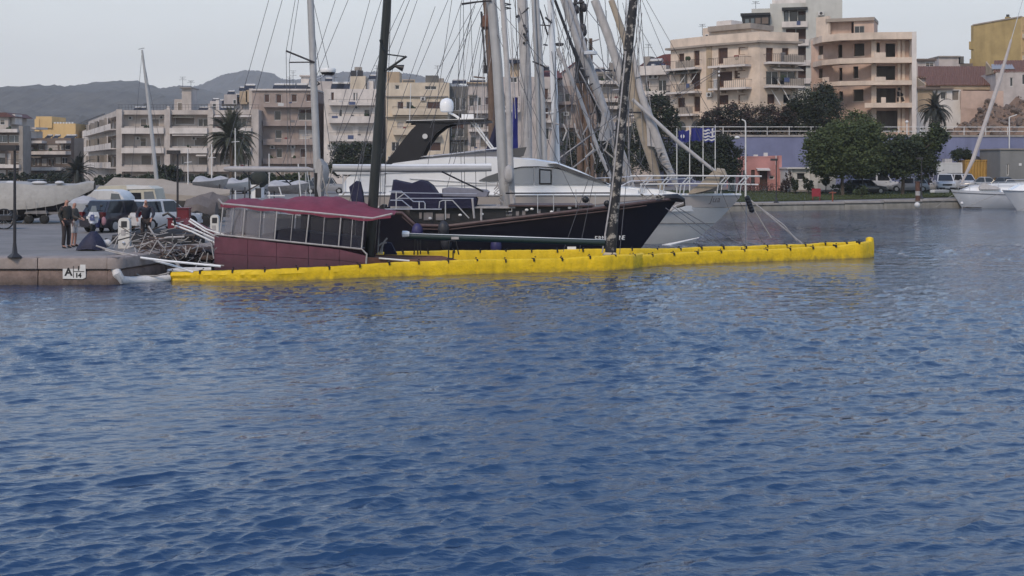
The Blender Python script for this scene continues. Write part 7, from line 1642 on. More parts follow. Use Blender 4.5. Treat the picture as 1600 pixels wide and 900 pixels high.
    MB().loft([[Vector((XX(px), Y2 + 1 + s * hb, ZZ(y))) for s, y in ((-1, 318), (-.7, 338), (0, 345), (.7, 338), (1, 318))] for px, hb in ((104, .9), (120, .95), (138, .7), (150, .1))], False, True, True).build('hull', mat('white runabout', (.5, .5, .5), .4, .1, 3), b)
    MB().loft([[Vector((XX(px), Y2 + 1 + s * hb, ZZ(y))) for s, y in ((-1, 318), (0, t), (1, 318))] for px, hb, t in ((104, .85, 312), (120, .9, 306), (138, .65, 310), (149, .1, 318))], False, True, True).build('cover', SAIL, b)
    for px in (112, 135): MB().tube([(XX(px), Y2 + .6, 1.0), (XX(px), Y2 + .8, ZZ(338))], .05, 5).build('stand', IRON, b)
tarp_boat()
# ------------------------------------------------------------ trees
BARK = mat('bark', (.09, .07, .055), .95, .3, 6, bump=.8)
def leaf_mat(n, c, v=.45):
    m = mat(n, c, .8, v, .9); return m
def tree(name, label, base, blobs, leafm, n=2600, size=.3, trunk=.22, seed=0, cat='tree', group=None, leaf2=None):
    """base point; blobs: (dx, dy, dz, rx, ry, rz) relative to base"""
    r = random.Random(seed); base = Vector(base); b = empty(name, base, label, cat, group)
    cz = min(q[2] for q in blobs); mb = MB(); top = Vector((0, 0, max(.6, cz)))
    mb.tube([base - Vector((0, 0, .3)), base + top * .5 + Vector((r.uniform(-.1, .1), 0, 0)), base + top], [trunk, trunk * .8, trunk * .6], 8)
    for q in blobs: c = base + Vector(q[:3]); mb.tube([base + top * .85, (base + top * .85).lerp(c, .55) + Vector((r.uniform(-.2, .2), 0, .1)), c], [trunk * .5, trunk * .3, trunk * .1], 5)
    mb.build('trunk', BARK, b)
    n = int(n * 1.7); V = []; F = []; tot = sum(q[3] * q[5] for q in blobs)
    for part_i, m_ in enumerate((leafm, leaf2) if leaf2 else (leafm,)):
        V = []; F = []
        for q in blobs:
            k = int(n * q[3] * q[5] / tot) // (2 if leaf2 else 1)
            # sub-clumps
            cl = []
            for _ in range(max(6, k // 42)):
                d = Vector((r.gauss(0, 1), r.gauss(0, 1), r.gauss(0, 1))).normalized() * r.uniform(.55, 1.0); cl.append((d, r.uniform(.16, .36)))
            for _ in range(k):
                d, s = r.choice(cl); d = d + Vector((r.gauss(0, 1), r.gauss(0, 1), r.gauss(0, 1))) * s * .55
                if r.random() < .18: d = Vector((r.gauss(0, 1), r.gauss(0, 1), r.gauss(0, 1))).normalized() * r.uniform(.2, .95)
                p = base + Vector((q[0] + d.x * q[3], q[1] + d.y * q[4], q[2] + d.z * q[5]))
                a = Vector((r.gauss(0, 1), r.gauss(0, 1), r.gauss(0, 1))).normalized(); u, v = frame_of(a); s1 = size * r.uniform(.5, 1.2); o = len(V)
                V += [p - u * s1 * .5, p + v * s1 * .35, p + u * s1 * .5, p - v * s1 * .35]; F.append((o, o + 1, o + 2, o + 3))
        mb = MB(); mb.v = [tuple(p) for p in V]; mb.f = F; mb.sm = [False] * len(F); mb.build('crown', m_, b)
    return b
DG = leaf_mat('dark foliage', (.030, .042, .021)); MG = leaf_mat('mid green foliage', (.046, .064, .024)); LG = leaf_mat('olive light foliage', (.085, .10, .035)); PG = leaf_mat('purplish foliage', (.045, .028, .026)); MG2 = leaf_mat('fresh green foliage', (.058, .078, .027)); DG2 = leaf_mat('deep green foliage', (.026, .038, .018)); BG = leaf_mat('blue dark foliage', (.02, .027, .02))
def tree_px(lb, cx, base_y, Y, blobs, leafm, n, size=.28, seed=0, **k):
    """blobs in photo pixels: (px, py, rx, ry)"""
    bz = EYE - (base_y - HZ) / FP * Y; base = Vector(((cx - 800) / FP * Y, Y, bz)); s = Y / FP
    bl = [((x - cx) * s, k.get('dy', 0) * 0 + (i % 3 - 1) * ry * s * .35, (base_y - y) * s, rx * s, max(rx, ry) * s * .75, ry * s) for i, (x, y, rx, ry) in enumerate(blobs)]
    return tree(k.get('name', 'tree'), lb, base, bl, leafm, n, size, seed=seed, group=k.get('group'), leaf2=k.get('leaf2'), trunk=k.get('trunk', .2))
tree_px('big rounded green tree on the far lawn with paler leaves at its top', 1317, 304, 128, [(1285, 232, 34, 28), (1320, 215, 38, 26), (1350, 215, 32, 27), (1330, 250, 45, 26), (1290, 255, 36, 22), (1365, 245, 28, 28), (1300, 265, 32, 14), (1275, 225, 20, 20), (1352, 262, 30, 16)], MG, 15000, .29, 1, leaf2=MG2)
tree_px('lower spreading green tree right of the big rounded tree', 1410, 302, 130, [(1395, 235, 32, 26), (1425, 240, 30, 26), (1450, 232, 22, 30), (1400, 262, 34, 18), (1440, 260, 26, 20), (1375, 255, 24, 18), (1462, 215, 16, 24)], MG, 11000, .29, 2, leaf2=DG2)
tree_px('olive topped tree behind the big rounded tree', 1340, 260, 146, [(1335, 192, 26, 18), (1360, 200, 22, 14), (1310, 200, 20, 16), (1345, 215, 40, 14)], LG, 4500, .26, 3, leaf2=MG)
tree_px('dark green tree left of the pink house behind the flagpoles', 1108, 296, 134, [(1085, 240, 26, 24), (1115, 232, 30, 24), (1142, 245, 22, 22), (1105, 262, 36, 22), (1135, 268, 22, 16), (1075, 262, 20, 18), (1128, 222, 18, 14)], DG, 10000, .26, 4, leaf2=BG)
tree_px('dark evergreen mass on the terrace below the grey white block', 1272, 213, 152.5, [(1262, 165, 26, 26), (1285, 150, 22, 20), (1250, 185, 30, 26), (1290, 180, 26, 30), (1240, 170, 14, 16), (1302, 165, 14, 22), (1275, 200, 40, 12)], DG, 9500, .26, 5, leaf2=BG, group='terrace trees')
tree_px('dark purplish tree below the corner building balconies', 1170, 213, 152.3, [(1115, 185, 20, 18), (1140, 180, 26, 20), (1175, 182, 28, 20), (1208, 182, 24, 22), (1130, 200, 34, 14), (1180, 200, 44, 14), (1225, 190, 18, 20), (1100, 195, 14, 14)], BG, 10000, .24, 6, leaf2=PG, group='terrace trees')
tree_px('dark tall tree behind the beige furled sail', 1040, 290, 150, [(1030, 170, 22, 26), (1010, 200, 22, 30), (1040, 215, 28, 34), (1020, 245, 30, 26), (1050, 190, 14, 22), (1000, 240, 18, 26), (1060, 250, 18, 24)], BG, 9000, .28, 7, leaf2=DG)
tree_px('broad dark tree behind the leaning furled headsails', 950, 285, 160, [(900, 230, 26, 24), (935, 225, 28, 26), (970, 235, 28, 26), (915, 255, 36, 18), (960, 258, 36, 18), (985, 222, 18, 24)], BG, 8000, .28, 8, leaf2=DG)
tree_px('dark hedge like tree below the white block behind the dark green mast', 555, 288, 185, [(535, 242, 20, 20), (560, 240, 22, 20), (582, 244, 16, 22), (545, 262, 30, 14), (575, 265, 22, 14), (525, 262, 14, 14)], BG, 6500, .34, 9, leaf2=DG)
tree_px('dark rounded bush in front of the long block', 262, 288, 180, [(252, 272, 12, 12), (264, 268, 14, 13), (276, 274, 10, 12)], DG, 2600, .34, 10, leaf2=BG)
for i, (cx, by, Y, bl, lb, m) in enumerate(((1500, 262, 147, [(1492, 243, 12, 9), (1505, 240, 13, 9), (1515, 246, 8, 7)], 'round dark bush against the blue wall right of the trees', DG), (1228, 299, 133, [(1226, 288, 7, 10), (1232, 282, 6, 14), (1224, 296, 8, 6)], 'leafless looking brown shrub between the pink and white houses', PG),
        (1262, 299, 130, [(1262, 288, 8, 8), (1258, 281, 5, 6), (1266, 292, 7, 6)], 'dark potted bush in front of the white cabin window', DG), (1242, 299, 130.5, [(1242, 289, 5, 9), (1239, 283, 3, 5)], 'thin dark shrub left of the potted bush', DG), (1290, 299, 130, [(1290, 284, 7, 6)], 'small round topped shrub right of the white cabin door', DG),
        (1312, 300, 129, [(1306, 293, 10, 6), (1322, 291, 12, 8), (1336, 294, 10, 6)], 'low dark hedge at the foot of the big tree', DG), (1345, 306, 124, [(1340, 300, 8, 5), (1350, 297, 7, 7)], 'sparse grey green bush on the lawn edge', MG), (409, 300, 84, [(402, 275, 7, 8), (412, 272, 6, 8), (408, 284, 8, 6)], 'dark bush on the quay behind the small cabin boat', BG))):
    tree_px(lb, cx, by, Y, bl, m, 900 if i else 1500, .16 if i else .24, 20 + i, name='bush', trunk=.05)
def palm(lb, px, base_y, top_y, Y, rad, nf, seed, m, droop=1.0):
    r = random.Random(seed); s = Y / FP; zb = EYE - (base_y - HZ) * s; zt = EYE - (top_y - HZ) * s; X = (px - 800) * s
    b = empty('palm_tree', (X, Y, zb), lb, 'palm tree', 'palm trees')
    MB().tube([(X, Y, zb - .2), (X + .1, Y, (zb + zt) / 2), (X, Y, zt)], [.3, .24, .28], 10).build('trunk', mat('palm bark', (.10, .075, .055), .95, .3, 5, bump=.9), b)
    for k in range(5): MB().lathe([(.27, 0), (.33, .1), (.26, .2)], (X, Y, zt - .9 + k * .2), (0, 0, 1), 10).build('old_leaf_base', MATS['palm bark'], b)
    c = Vector((X, Y, zt))
    for i in range(nf):
        az = r.uniform(0, 6.283); el = math.radians(r.choice([80, 65, 50, 35, 20, 5, -15, -35]) + r.uniform(-8, 8)); L = rad * r.uniform(.85, 1.12); pts = []; d = Vector((math.cos(az) * math.cos(el), math.sin(az) * math.cos(el), math.sin(el))); p = c.copy(); n = 9
        for j in range(n + 1): pts.append(p.copy()); p = p + d * (L / n); d = (d + Vector((0, 0, -.13 * droop * (1 + j * .12)))).normalized()
        mb = MB(); side = d.cross(Vector((0, 0, 1)));
        side = Vector((-math.sin(az), math.cos(az), 0))
        mb.tube(pts, [.035, .01], 3, False)
        for j in range(1, n + 1):
            for t_ in (0, .33, .66):
                q = pts[j - 1].lerp(pts[j], t_); dd = (pts[j] - pts[j - 1]).normalized(); ll = L * .19 * math.sin(math.pi * min(1, (j + t_) / (n + 1)) ** .7) + .06
                for sd in (-1, 1):
                    tip = q + (side * sd * .8 + dd * .55 + Vector((0, 0, -.25))).normalized() * ll; w_ = dd * .06 * L / 3
                    mb.add([q - w_, q + w_, tip], [(0, 1, 2)])
        mb.build('frond', m, b)
PF = leaf_mat('palm fronds', (.055, .06, .038), .3); PF2 = leaf_mat('dark palm fronds', (.03, .034, .028), .3)
palm('tall date palm with a full crown in front of the long block', 361, 290, 217, 165, 4.2, 100, 3, PF, 1.15)
palm('short bushy palm behind the big covered boat', 121, 285, 270, 150, 2.5, 56, 4, PF2)
palm('ragged fan palm in front of the small white house on the terrace', 1461, 214, 172, 153, 2.5, 78, 5, PF2, 1.5)
# ------------------------------------------------------------ far right quay
def pink():
    b = empty('pink_house', ((1187 - 800) / FP * 138, 138, 1.3), 'small flat roofed salmon pink house with dark doors and a white door awning', 'house')
    f = Fac(1153, 138, 1216, 138); m = P['pinkh']; zt = zat(f, 1180, 244.5)
    W_ = [(1155, 268, 1158.5, 297, 'd'), (1161, 266, 1165.5, 291, 'd'), (1173.5, 265.5, 1179.5, 289, 'd'), (1187, 267, 1199, 298, 's'), (1202, 274.5, 1210, 280, 'd')]
    mb = MB(); f.wall(mb, zt, 1.2, [f.rect(w[:4]) for w in W_], .3); mb.build('wall', m, b); body(f, zt - .15, 1.2, 7, .3, b, m)
    for w_ in W_: window(f, w_[:4], b, w_[4], frame=WHITE if w_[0] == 1202 else IRON)
    mb = MB(); f.pbox(mb, (1216.1, 243, 1221, 299), -.2, 6); mb.build('side_pier', m, b); awning(f, (1181, 262.5, 1201, 266.5), b, WHITE, .9)
    for r in ((1197, 238.5, 1202.5, 244), (1181, 241.5, 1187, 244)): mb = MB(); f.pbox(mb, r, 1, 1.6); mb.build('roof_box', WHITE, b)
    mb = MB(); f.box(mb, -.05, f.L, -.03, .05, zt - .12, zt + .02); mb.build('coping', m, b)
    T('drain_pipe', [at(1212.5, 243, 137.7), at(1212.5, 258, 137.7)], .05, WHITE, b)
    b = empty('white_cabinet', at(1144, 298, 136), 'white upright cabinet left of the pink house', 'cabinet'); b.location.z = gz(136, 23)
    MB().box(at(1139, 298.5, 136), at(1148, 272, 136.6)).build('housing', WHITE, b); MB().box(at(1140, 297, 135.95), at(1143, 274, 135.99)).build('door', GREYW, b); MB().box(at(1144, 297, 135.95), at(1147, 274, 135.99)).build('door', GREYW, b)
    b = empty('white_cabin', ((1268 - 800) / FP * 134, 134, 1.2), 'low white prefabricated cabin with two framed windows beside the pink house', 'cabin'); m = mat('cabin white', (.55, .55, .53), .6, .1, 1, streak=.15)
    f = Fac(1231, 134, 1306, 134); W_ = [(1244.5, 270, 1258, 281, 'd'), (1284, 270.5, 1297, 279.5, 'd')]; zt = zat(f, 1250, 263.5)
    mb = MB(); f.wall(mb, zt, 1.1, [f.rect(w[:4]) for w in W_], .2); mb.build('wall', m, b); body(f, zt - .004, 1.1, 5, .2, b, m)
    for w_ in W_:
        window(f, w_[:4], b, 'd', inset=.1); r = w_[:4]; mb = MB(); f.pbox(mb, (r[0] - 1.3, r[1] - 1.3, r[2] + 1.3, r[1] - .1), -.06, -.002); mb.build('window_lintel', WHITE, b); mb = MB(); f.pbox(mb, (r[0] - 1.3, r[3] + .1, r[2] + 1.3, r[3] + 1.3), -.08, -.002); mb.build('window_sill', WHITE, b)
    for x in (1231, 1236, 1264, 1276): mb = MB(); f.pbox(mb, (x, 263, x + 1.8, 299), -.12, -.003); mb.build('wall_batten', WHITE, b)
    mb = MB(); f.pbox(mb, (1229, 261.5, 1308, 263.8), -.4, 5.3); mb.build('roof', WHITE, b); mb = MB(); f.pbox(mb, (1232, 296.5, 1306, 299), -.9, -.1); mb.build('step', CONC, b)
    # grey kiosk
    b = empty('grey_building', ((1590 - 800) / FP * 142, 142, 1.3), 'plain grey flat roofed building with one narrow dark door at the right edge', 'building'); f = Fac(1563, 142, 1680, 142); m = mat('flat grey wall', (.20, .20, .195), .85, .1, .6, streak=.15)
    mb = MB(); f.wall(mb, zat(f, 1580, 233.5), 1.1, [f.rect((1573, 256, 1576.5, 274)), f.rect((1620, 255, 1630, 265))], .3); mb.build('wall', m, b); body(f, zat(f, 1580, 233.5) - .004, 1.1, 6, .3, b, m); window(f, (1573, 256, 1576.5, 274), b, 'd'); window(f, (1620, 255, 1630, 265), b, 'd'); mb = MB(); f.pbox(mb, (1592, 255, 1596, 259), -.05, -.002); mb.build('notice_plate', WHITE, b)
    mb = MB(); f.pbox(mb, (1561.5, 232, 1680, 234), -.15, 6.2); mb.build('roof_edge', P['dgrey'], b)
    b = empty('shipping_container', ((1535 - 800) / FP * 146, 146, 1.5), 'mustard yellow corrugated container behind the parked saloons', 'container'); f = Fac(1508, 146, 1557, 146); m = mat('mustard container paint', (.38, .23, .06), .5, .15, 2, streak=.3)
    x0, x1, z0, z1 = f.rect((1508, 250, 1557, 281)); n = 44; rings = []
    for i in range(n + 1):
        x = x0 + (x1 - x0) * i / n; d = .07 if (i // 2) % 2 else 0; rings.append([f.P(x, d, z0), f.P(x, d, z1)])
    MB().loft(rings, False, False).build('side_wall', m, b); mb = MB(); f.box(mb, x0, x1, .08, 2.4, z0, z1 - .01); mb.build('container_box', m, b); mb = MB(); f.box(mb, x0, x1, -.03, .1, z1 - .12, z1 + .03); mb.build('top_rail', m, b)
    MB().lathe([(.6, 0), (.6, .05), (.3, .4), (.02, .5)], at(1525, 250, 147.2), (0, 0, 1), 14).build('tarp_heap', IRON, b)
    b = empty('box_truck', ((1486 - 800) / FP * 144, 144, 1.4), 'white box body of a truck standing behind the white jeep', 'truck'); f = Fac(1466, 144, 1503, 144)
    mb = MB(); f.pbox(mb, (1466, 255, 1503, 282), 0, 2.2); mb.build('cargo_box', mat('truck box white', (.5, .5, .49), .5, .1, 1, streak=.1), b); mb = MB(); f.pbox(mb, (1465.5, 254, 1503.5, 255.5), -.05, 2.25); mb.build('roof_edge', WHITE, b); mb = MB(); f.pbox(mb, (1501.5, 256, 1503.5, 282), -.06, -.002); mb.build('corner_post', WHITE, b)
    mb = MB(); f.pbox(mb, (1479, 248, 1490, 254), .5, 1.5); mb.build('cooling_unit', GREYW, b)
    for x in (1472, 1496): v = at(x, 288, 144); MB().lathe([(.1, 0), (.45, .02), (.45, .25), (.1, .27)], (v.x, 144.0, gz(144, 60) + .45), (0, 1, 0), 14).build('wheel', RUBBER, b)
pink()
def bicycle():
    b = empty('bicycle', (0, 0, 0)); fr = mat('bicycle frame', (.10, .035, .03), .4, .2, 5)
    P_ = dict(bb=(0, 0, .28), rear=(-.42, 0, .33), seat=(-.16, 0, .78), head=(.38, 0, .78), front=(.55, 0, .33), bar=(.36, 0, .98))
    mb = MB()
    for a, c in (('bb', 'seat'), ('seat', 'head'), ('bb', 'head'), ('bb', 'rear'), ('rear', 'seat'), ('head', 'front'), ('head', 'bar')): mb.tube([P_[a], P_[c]], .022, 5)
    mb.build('frame', fr, b)
    for k in ('rear', 'front'):
        c = Vector(P_[k]); w_ = MB().tube([c + Vector((math.cos(a) * .33, 0, math.sin(a) * .33)) for a in [j * math.pi / 9 for j in range(19)]], .024, 5, False).build('wheel', RUBBER, b); mb = MB()
        for j in range(6): a = j * math.pi / 3; mb.tube([c, c + Vector((math.cos(a) * .32, 0, math.sin(a) * .32))], .006, 3)
        mb.build('spokes', STEEL, w_)
    MB().tube([(.36, -.26, .98), (.36, .26, .98)], .016, 5).build('handlebar', BLACK, b); MB().ball((-.18, 0, .86), .11, 8, (1.2, .6, .4)).build('saddle', BLACK, b); MB().box((-.05, -.1, .2), (.05, .1, .24)).build('pedal', BLACK, b)
    return b
b0 = bicycle()
for i in range(8):
    o = b0 if i == 0 else copy_tree(b0); px = 1159 + i * 7.2; Y = 134.2 + (i % 2) * .35; X = (px - 800) / FP * Y
    o.location = (X, Y, gz(Y, X) + .05); o.rotation_euler.z = R((12, -20, 30, 8, -35, 22, 160, 14)[i])
    tag(o, ('leftmost', 'second from left', 'third from left', 'fourth from left', 'fourth from right', 'third from right', 'second from right', 'rightmost')[i] + ' of the bicycles parked before the pink house', 'bicycle', 'bicycles in front of the pink house')
# flags
def flag(px, Y, y_top, y_bot, lb, fx0, fx1, fy0, fy1, kind):
    g = gz(Y, (px - 800) / FP * Y); b = empty('flagpole', ((px - 800) / FP * Y, Y, g), lb, 'flagpole', 'flagpoles on the far quay')
    MB().tube([((px - 800) / FP * Y, Y, g), tuple(at(px, y_top, Y))], [.06, .04], 6).build('pole', WHITE, b)
    if kind is None: return
    nx = 14; rows = lambda y0, y1, yo: [[at(fx0 + (fx1 - fx0) * i / nx, y + .9 * math.sin(i * .8), Y + yo + .12 * math.sin(i * .9)) for y in (y0, y1)] for i in range(nx + 1)]
    BL = mat('flag blue', (.022, .028, .17), .9, .1, 3)
    fl = MB().loft(rows(fy0, fy1, -.02), False, True).build('flag', BL, b)
    WH = mat('flag white', (.6, .6, .6), .9, .05, 3)
    if kind == 'stripes':
        h = (fy1 - fy0) / 9
        for k in (1, 3, 5, 7): MB().loft(rows(fy0 + k * h, fy0 + (k + 1) * h, -.035)[(0 if k > 4 else 0):(nx + 1 if k > 4 else 9)], False, True).build('stripe', WH, b)
        MB().loft(rows(fy0 + 2 * h, fy0 + 3 * h, -.05)[8:], False, True).build('cross_bar', WH, b); MB().loft(rows(fy0, fy0 + 5 * h, -.05)[10:13], False, True).build('cross_bar', WH, b)
    if kind == 'emblem': MB().lathe([(.02, -.02), (.2, -.02), (.2, 0), (.02, 0)], at((fx0 + fx1) / 2 - 2, (fy0 + fy1) / 2, Y - .1), (0, -1, 0), 12).build('emblem', WH, b)
flag(1117.5, 126, 195, 300, 'rightmost white flagpole with the blue and white striped flag', 1099.5, 1117, 200, 222, 'stripes')
flag(1098.5, 126, 196, 300, 'white flagpole carrying the plain dark blue flag', 1080, 1098, 200, 220, 'plain')
flag(1077.6, 126, 198, 300, 'white flagpole whose blue flag shows a pale round emblem', 1060, 1077, 204, 222, 'emblem')
flag(1057.6, 126, 200, 300, 'bare white flagpole left of the blue flags', 0, 0, 0, 0, None)
def poles():
    b = empty('light_pole', at(1165, 300, 124), 'tall white light pole with a short bent arm before the pink house', 'light pole'); b.location.z = gz(124, 22)
    v = b.location; MB().tube([(v.x, 124, v.z), tuple(at(1165, 192, 124))], [.09, .06], 8).build('pole', WHITE, b); MB().tube(PX([(1165, 193), (1164, 189), (1159, 186.5)], 124), .07, 6).build('arm', WHITE, b); MB().tube(PX([(1163, 195), (1152, 214)], 124), .015, 4).build('cable', IRON, b); MB().ball(at(1152, 215, 124), .2, 8, (1.3, 1, .8)).build('floodlight', WHITE, b)
    b = empty('light_pole', at(1577, 212, 151.5), 'white light pole with a side arm above the blue wall at the right', 'light pole'); MB().tube(PX([(1577, 240), (1577, 183)], 149.7), .07, 6).build('pole', WHITE, b); MB().tube(PX([(1577, 183), (1589, 179)], 149.7), .05, 5).build('arm', WHITE, b)
    b = empty('globe_lamp', at(1417, 214, 151), 'white terrace lamp with a small globe in front of the unfinished building', 'lamp'); MB().tube(PX([(1417, 216), (1417, 193)], 151), .08, 6).build('pole', WHITE, b); MB().ball(at(1417, 190.5, 151), .2, 10).build('globe', WHITE, b)
    b = empty('utility_pole', at(1123, 200, 152.5), 'wooden utility pole standing against the corner building', 'pole'); MB().tube(PX([(1123, 214), (1122.5, 105)], 152.6), .14, 8).build('pole', BARK, b)
    for i, (y, x1, y1) in enumerate(((109, 1046, 154), (112, 1040, 165))): MB().tube([at(1122.5, y, 152.6), at(x1, y1, 150)], .03, 4).build('cable', WIRE, b)
    for y in (112, 118): MB().ball(at(1123.5, y, 152.4), .14, 6).build('insulator', WHITE, b)
    b = empty('red_sign', ground_pt(1275, 310, .95), 'blank dark red board on two legs on the far lawn', 'sign'); b.location.z = gz(119, 28) + .03; RB = mat('dark red board', (.24, .02, .03), .6, .1, 3)
    Y = 119; MB().box(at(1268.5, 307, Y), at(1282, 294.5, Y + .05)).build('sign_board', RB, b)
    for x in (1270, 1281): v = at(x, 307, Y + .03); MB().tube([(v.x, v.y, gz(Y, v.x)), tuple(v)], .035, 5).build('leg', RB, b)
    b = empty('hydrant', at(1301, 312, 117.5), 'rusty standpipe with two outlets on the far lawn', 'standpipe'); OR_ = mat('rusty orange', (.22, .07, .04), .7, .2, 5); b.location.z = gz(117.5, 29)
    v = b.location; MB().tube([tuple(v), (v.x, v.y, v.z + .95)], .07, 8).build('pipe', OR_, b); MB().tube([(v.x - .32, v.y, v.z + .8), (v.x + .32, v.y, v.z + .8)], .06, 6).build('outlet', OR_, b)
    b = empty('brown_post', at(1434, 312, 118.5), 'thick rust brown post beside the right hand street lamp', 'post'); b.location.z = gz(118.5, 37); v = b.location
    MB().lathe([(.22, 0), (.22, 1.7), (.26, 1.72), (.26, 1.8)], v, (0, 0, 1), 10).build('post_body', mat('rust brown', (.10, .05, .035), .8, .3, 3), b); MB().lathe([(.225, .5), (.225, .9)], v, (0, 0, 1), 10).build('pale_band', GREYW, b)
    for i, (x, Y, lb) in enumerate(((1433, 119.6, 'white mooring buoy hanging on the far quay face below the lamp'), (1503, 121.5, 'small white buoy beside the bow of the moored sailing boat'))):
        b = empty('mooring_buoy', at(x, 320 if not i else 317.5, Y), lb, 'buoy', 'white buoys'); c = at(x, 320 if not i else 317.5, Y - 1.2); s = .26 if not i else .15
        MB().ball(c, s, 12).build('float', WHITE, b); MB().tube([tuple(c + Vector((0, 0, s))), tuple(c + Vector((0, .6, s + .35)))], .02, 4).build('lanyard', ROPE, b)
poles()
def right_boats():
    Y = 121; X = lambda px: (px - 800) / FP * Y; Z = lambda py: EYE - (py - HZ) / FP * Y
    b = empty('sailing_boat', (X(1560), Y + 1.5, 0), 'white sailing boat moored at the right with its furled forestay slanting up', 'sailboat'); rings = []
    for px, sh, hb, rk in ((1494, 296.5, .06, 0), (1502, 297, .5, 0), (1515, 297.8, .95, 0), (1540, 299, 1.5, 0), (1580, 300.5, 1.8, 0), (1640, 301, 1.8, 0), (1700, 300, 1.5, 0)):
        r = []
        for i in range(9):
            s = i / 8; w_ = hb * (1 - .55 * s ** 2); back = 1.35 * s * max(0, (1560 - px) / 66) ** 1.2; r.append(Vector((X(px) + back, Y + 1.6 - w_, Z(sh) * (1 - s) + -.35 * s)))
        rings.append(r + [Vector((p.x, 2 * (Y + 1.6) - p.y, p.z)) for p in r[::-1]])
    MB().loft(rings, True, True, True).build('hull', mat('bluish white hull', (.50, .52, .55), .3, .06, 1, coat=.3), b)
    MB().tube([r[1] + Vector((.0, -.03, 0)) for r in rings], .035, 5).build('cove_stripe', mat('grey stripe', (.12, .12, .13), .5, .1, 2), b)
    MB().tube([Vector((r[7].x, r[7].y - .05, .09)) for r in rings], .07, 5).build('waterline_stripe', IRON, b)
    MB().loft([[Vector((X(px), Y + .9, Z(y0))), Vector((X(px), Y + 1.1, Z(y1))), Vector((X(px), Y + 2.1, Z(y1))), Vector((X(px), Y + 2.3, Z(y0)))] for px, y0, y1 in ((1512, 298, 297), (1530, 299, 290), (1560, 300, 287), (1620, 301, 285), (1680, 301, 286))], True, True, True).build('coachroof', GEL, b)
    MB().loft([[Vector((X(px), Y + .6, Z(296))), Vector((X(px), Y + .7, Z(yt))), Vector((X(px), Y + 1.3, Z(yt - 1))), Vector((X(px), Y + 1.4, Z(296)))] for px, yt in ((1535, 293), (1541, 286), (1550, 289), (1563, 292), (1568, 295))], True, True, True).build('dinghy_cover', SAIL, b)
    MB().tube([at(1502, 287, Y + 1.5), at(1520, 250, Y + 1.5), at(1562, 125, Y + 1.5), at(1580, 62, Y + 1.5)], [.1, .2, .2, .1], 8).build('furled_genoa', mat('pinkish furled sail', (.44, .40, .38), .85, .12, 2), b)
    MB().tube([at(1580, 62, Y + 1.5), at(1601, -10, Y + 1.5), at(1640, -140, Y + 1.5)], .03, 5).build('forestay', STEEL, b); MB().tube([at(1660, 300, Y + 1.5), at(1650, -100, Y + 1.5), at(1640, -160, Y + 1.5)], [.12, .1, .06], 8).build('mast', ALU, b)
    for q in ([(1497, 296), (1500, 285), (1530, 285), (1600, 284), (1660, 284)], [(1500, 290), (1600, 290)], [(1571, 285), (1573, 281), (1610, 280)]): MB().tube(PX(q, Y + .9), .025, 5).build('guard_rail', STEEL, b)
    for px in (1515, 1535, 1560, 1590): MB().tube(PX([(px, 285), (px, 300)], Y + .8), .02, 4).build('stanchion', STEEL, b)
    for q in ([(1497, 300), (1480, 310), (1462, 324)], [(1560, 303), (1530, 315), (1500, 327)]): MB().tube(PX(q, Y - .5), .018, 4).build('mooring_rope', ROPE, b)
    Y2 = 114; X2 = lambda px: (px - 800) / FP * Y2; Z2 = lambda py: EYE - (py - HZ) / FP * Y2
    b = empty('motor_boat', (X2(1620), Y2 + 1, 0), 'white boat bow cut by the right edge overlapping the sailing boat', 'boat'); rings = []
    for px, sh, hb in ((1575, 297, .05), (1585, 297.5, .6), (1600, 298, 1.0), (1640, 299, 1.4), (1700, 299, 1.4)):
        r = []
        for i in range(7):
            s = i / 6; r.append(Vector((X2(px) + 1.6 * s * max(0, (1640 - px) / 65), Y2 + 1.4 - hb * (1 - .5 * s), Z2(sh) * (1 - s) - .3 * s)))
        rings.append(r + [Vector((p.x, 2 * (Y2 + 1.4) - p.y, p.z)) for p in r[::-1]])
    MB().loft(rings, True, True, True).build('hull', MATS['bluish white hull'], b); MB().loft([[Vector((X2(px), Y2 + .7, Z2(298))), Vector((X2(px), Y2 + .9, Z2(t))), Vector((X2(px), Y2 + 2, Z2(t))), Vector((X2(px), Y2 + 2.2, Z2(298)))] for px, t in ((1588, 297), (1600, 290), (1630, 284), (1690, 283))], True, True, True).build('cabin', GEL, b)
    MB().tube([r[0] + Vector((0, -.04, 0)) for r in rings], .06, 6).build('gunwale', GEL, b); MB().tube(PX([(1640, 318), (1600, 326), (1572, 334)], Y2), .018, 4).build('mooring_rope', ROPE, b)
    b = empty('small_dinghy', at(1470, 300, 125), 'small white dinghy propped on the quay under the jeep', 'dinghy'); b.location.z = gz(125, 42)
    MB().loft([[Vector(((px - 800) / FP * 124, 124.5 + s * hb, z)) for s, z in ((-1, gz(124, 42) + .75), (-.6, gz(124, 42) + .5), (.6, gz(124, 42) + .5), (1, gz(124, 42) + .75))] for px, hb in ((1456, .15), (1461, .55), (1476, .6), (1484, .45))], False, True, True).build('hull', GEL, b)
    for px in (1462, 1476): MB().tube([at(px, 303.5, 124.5), at(px + 1, 298, 124.5)], .05, 5).build('prop', IRON, b)
right_boats()

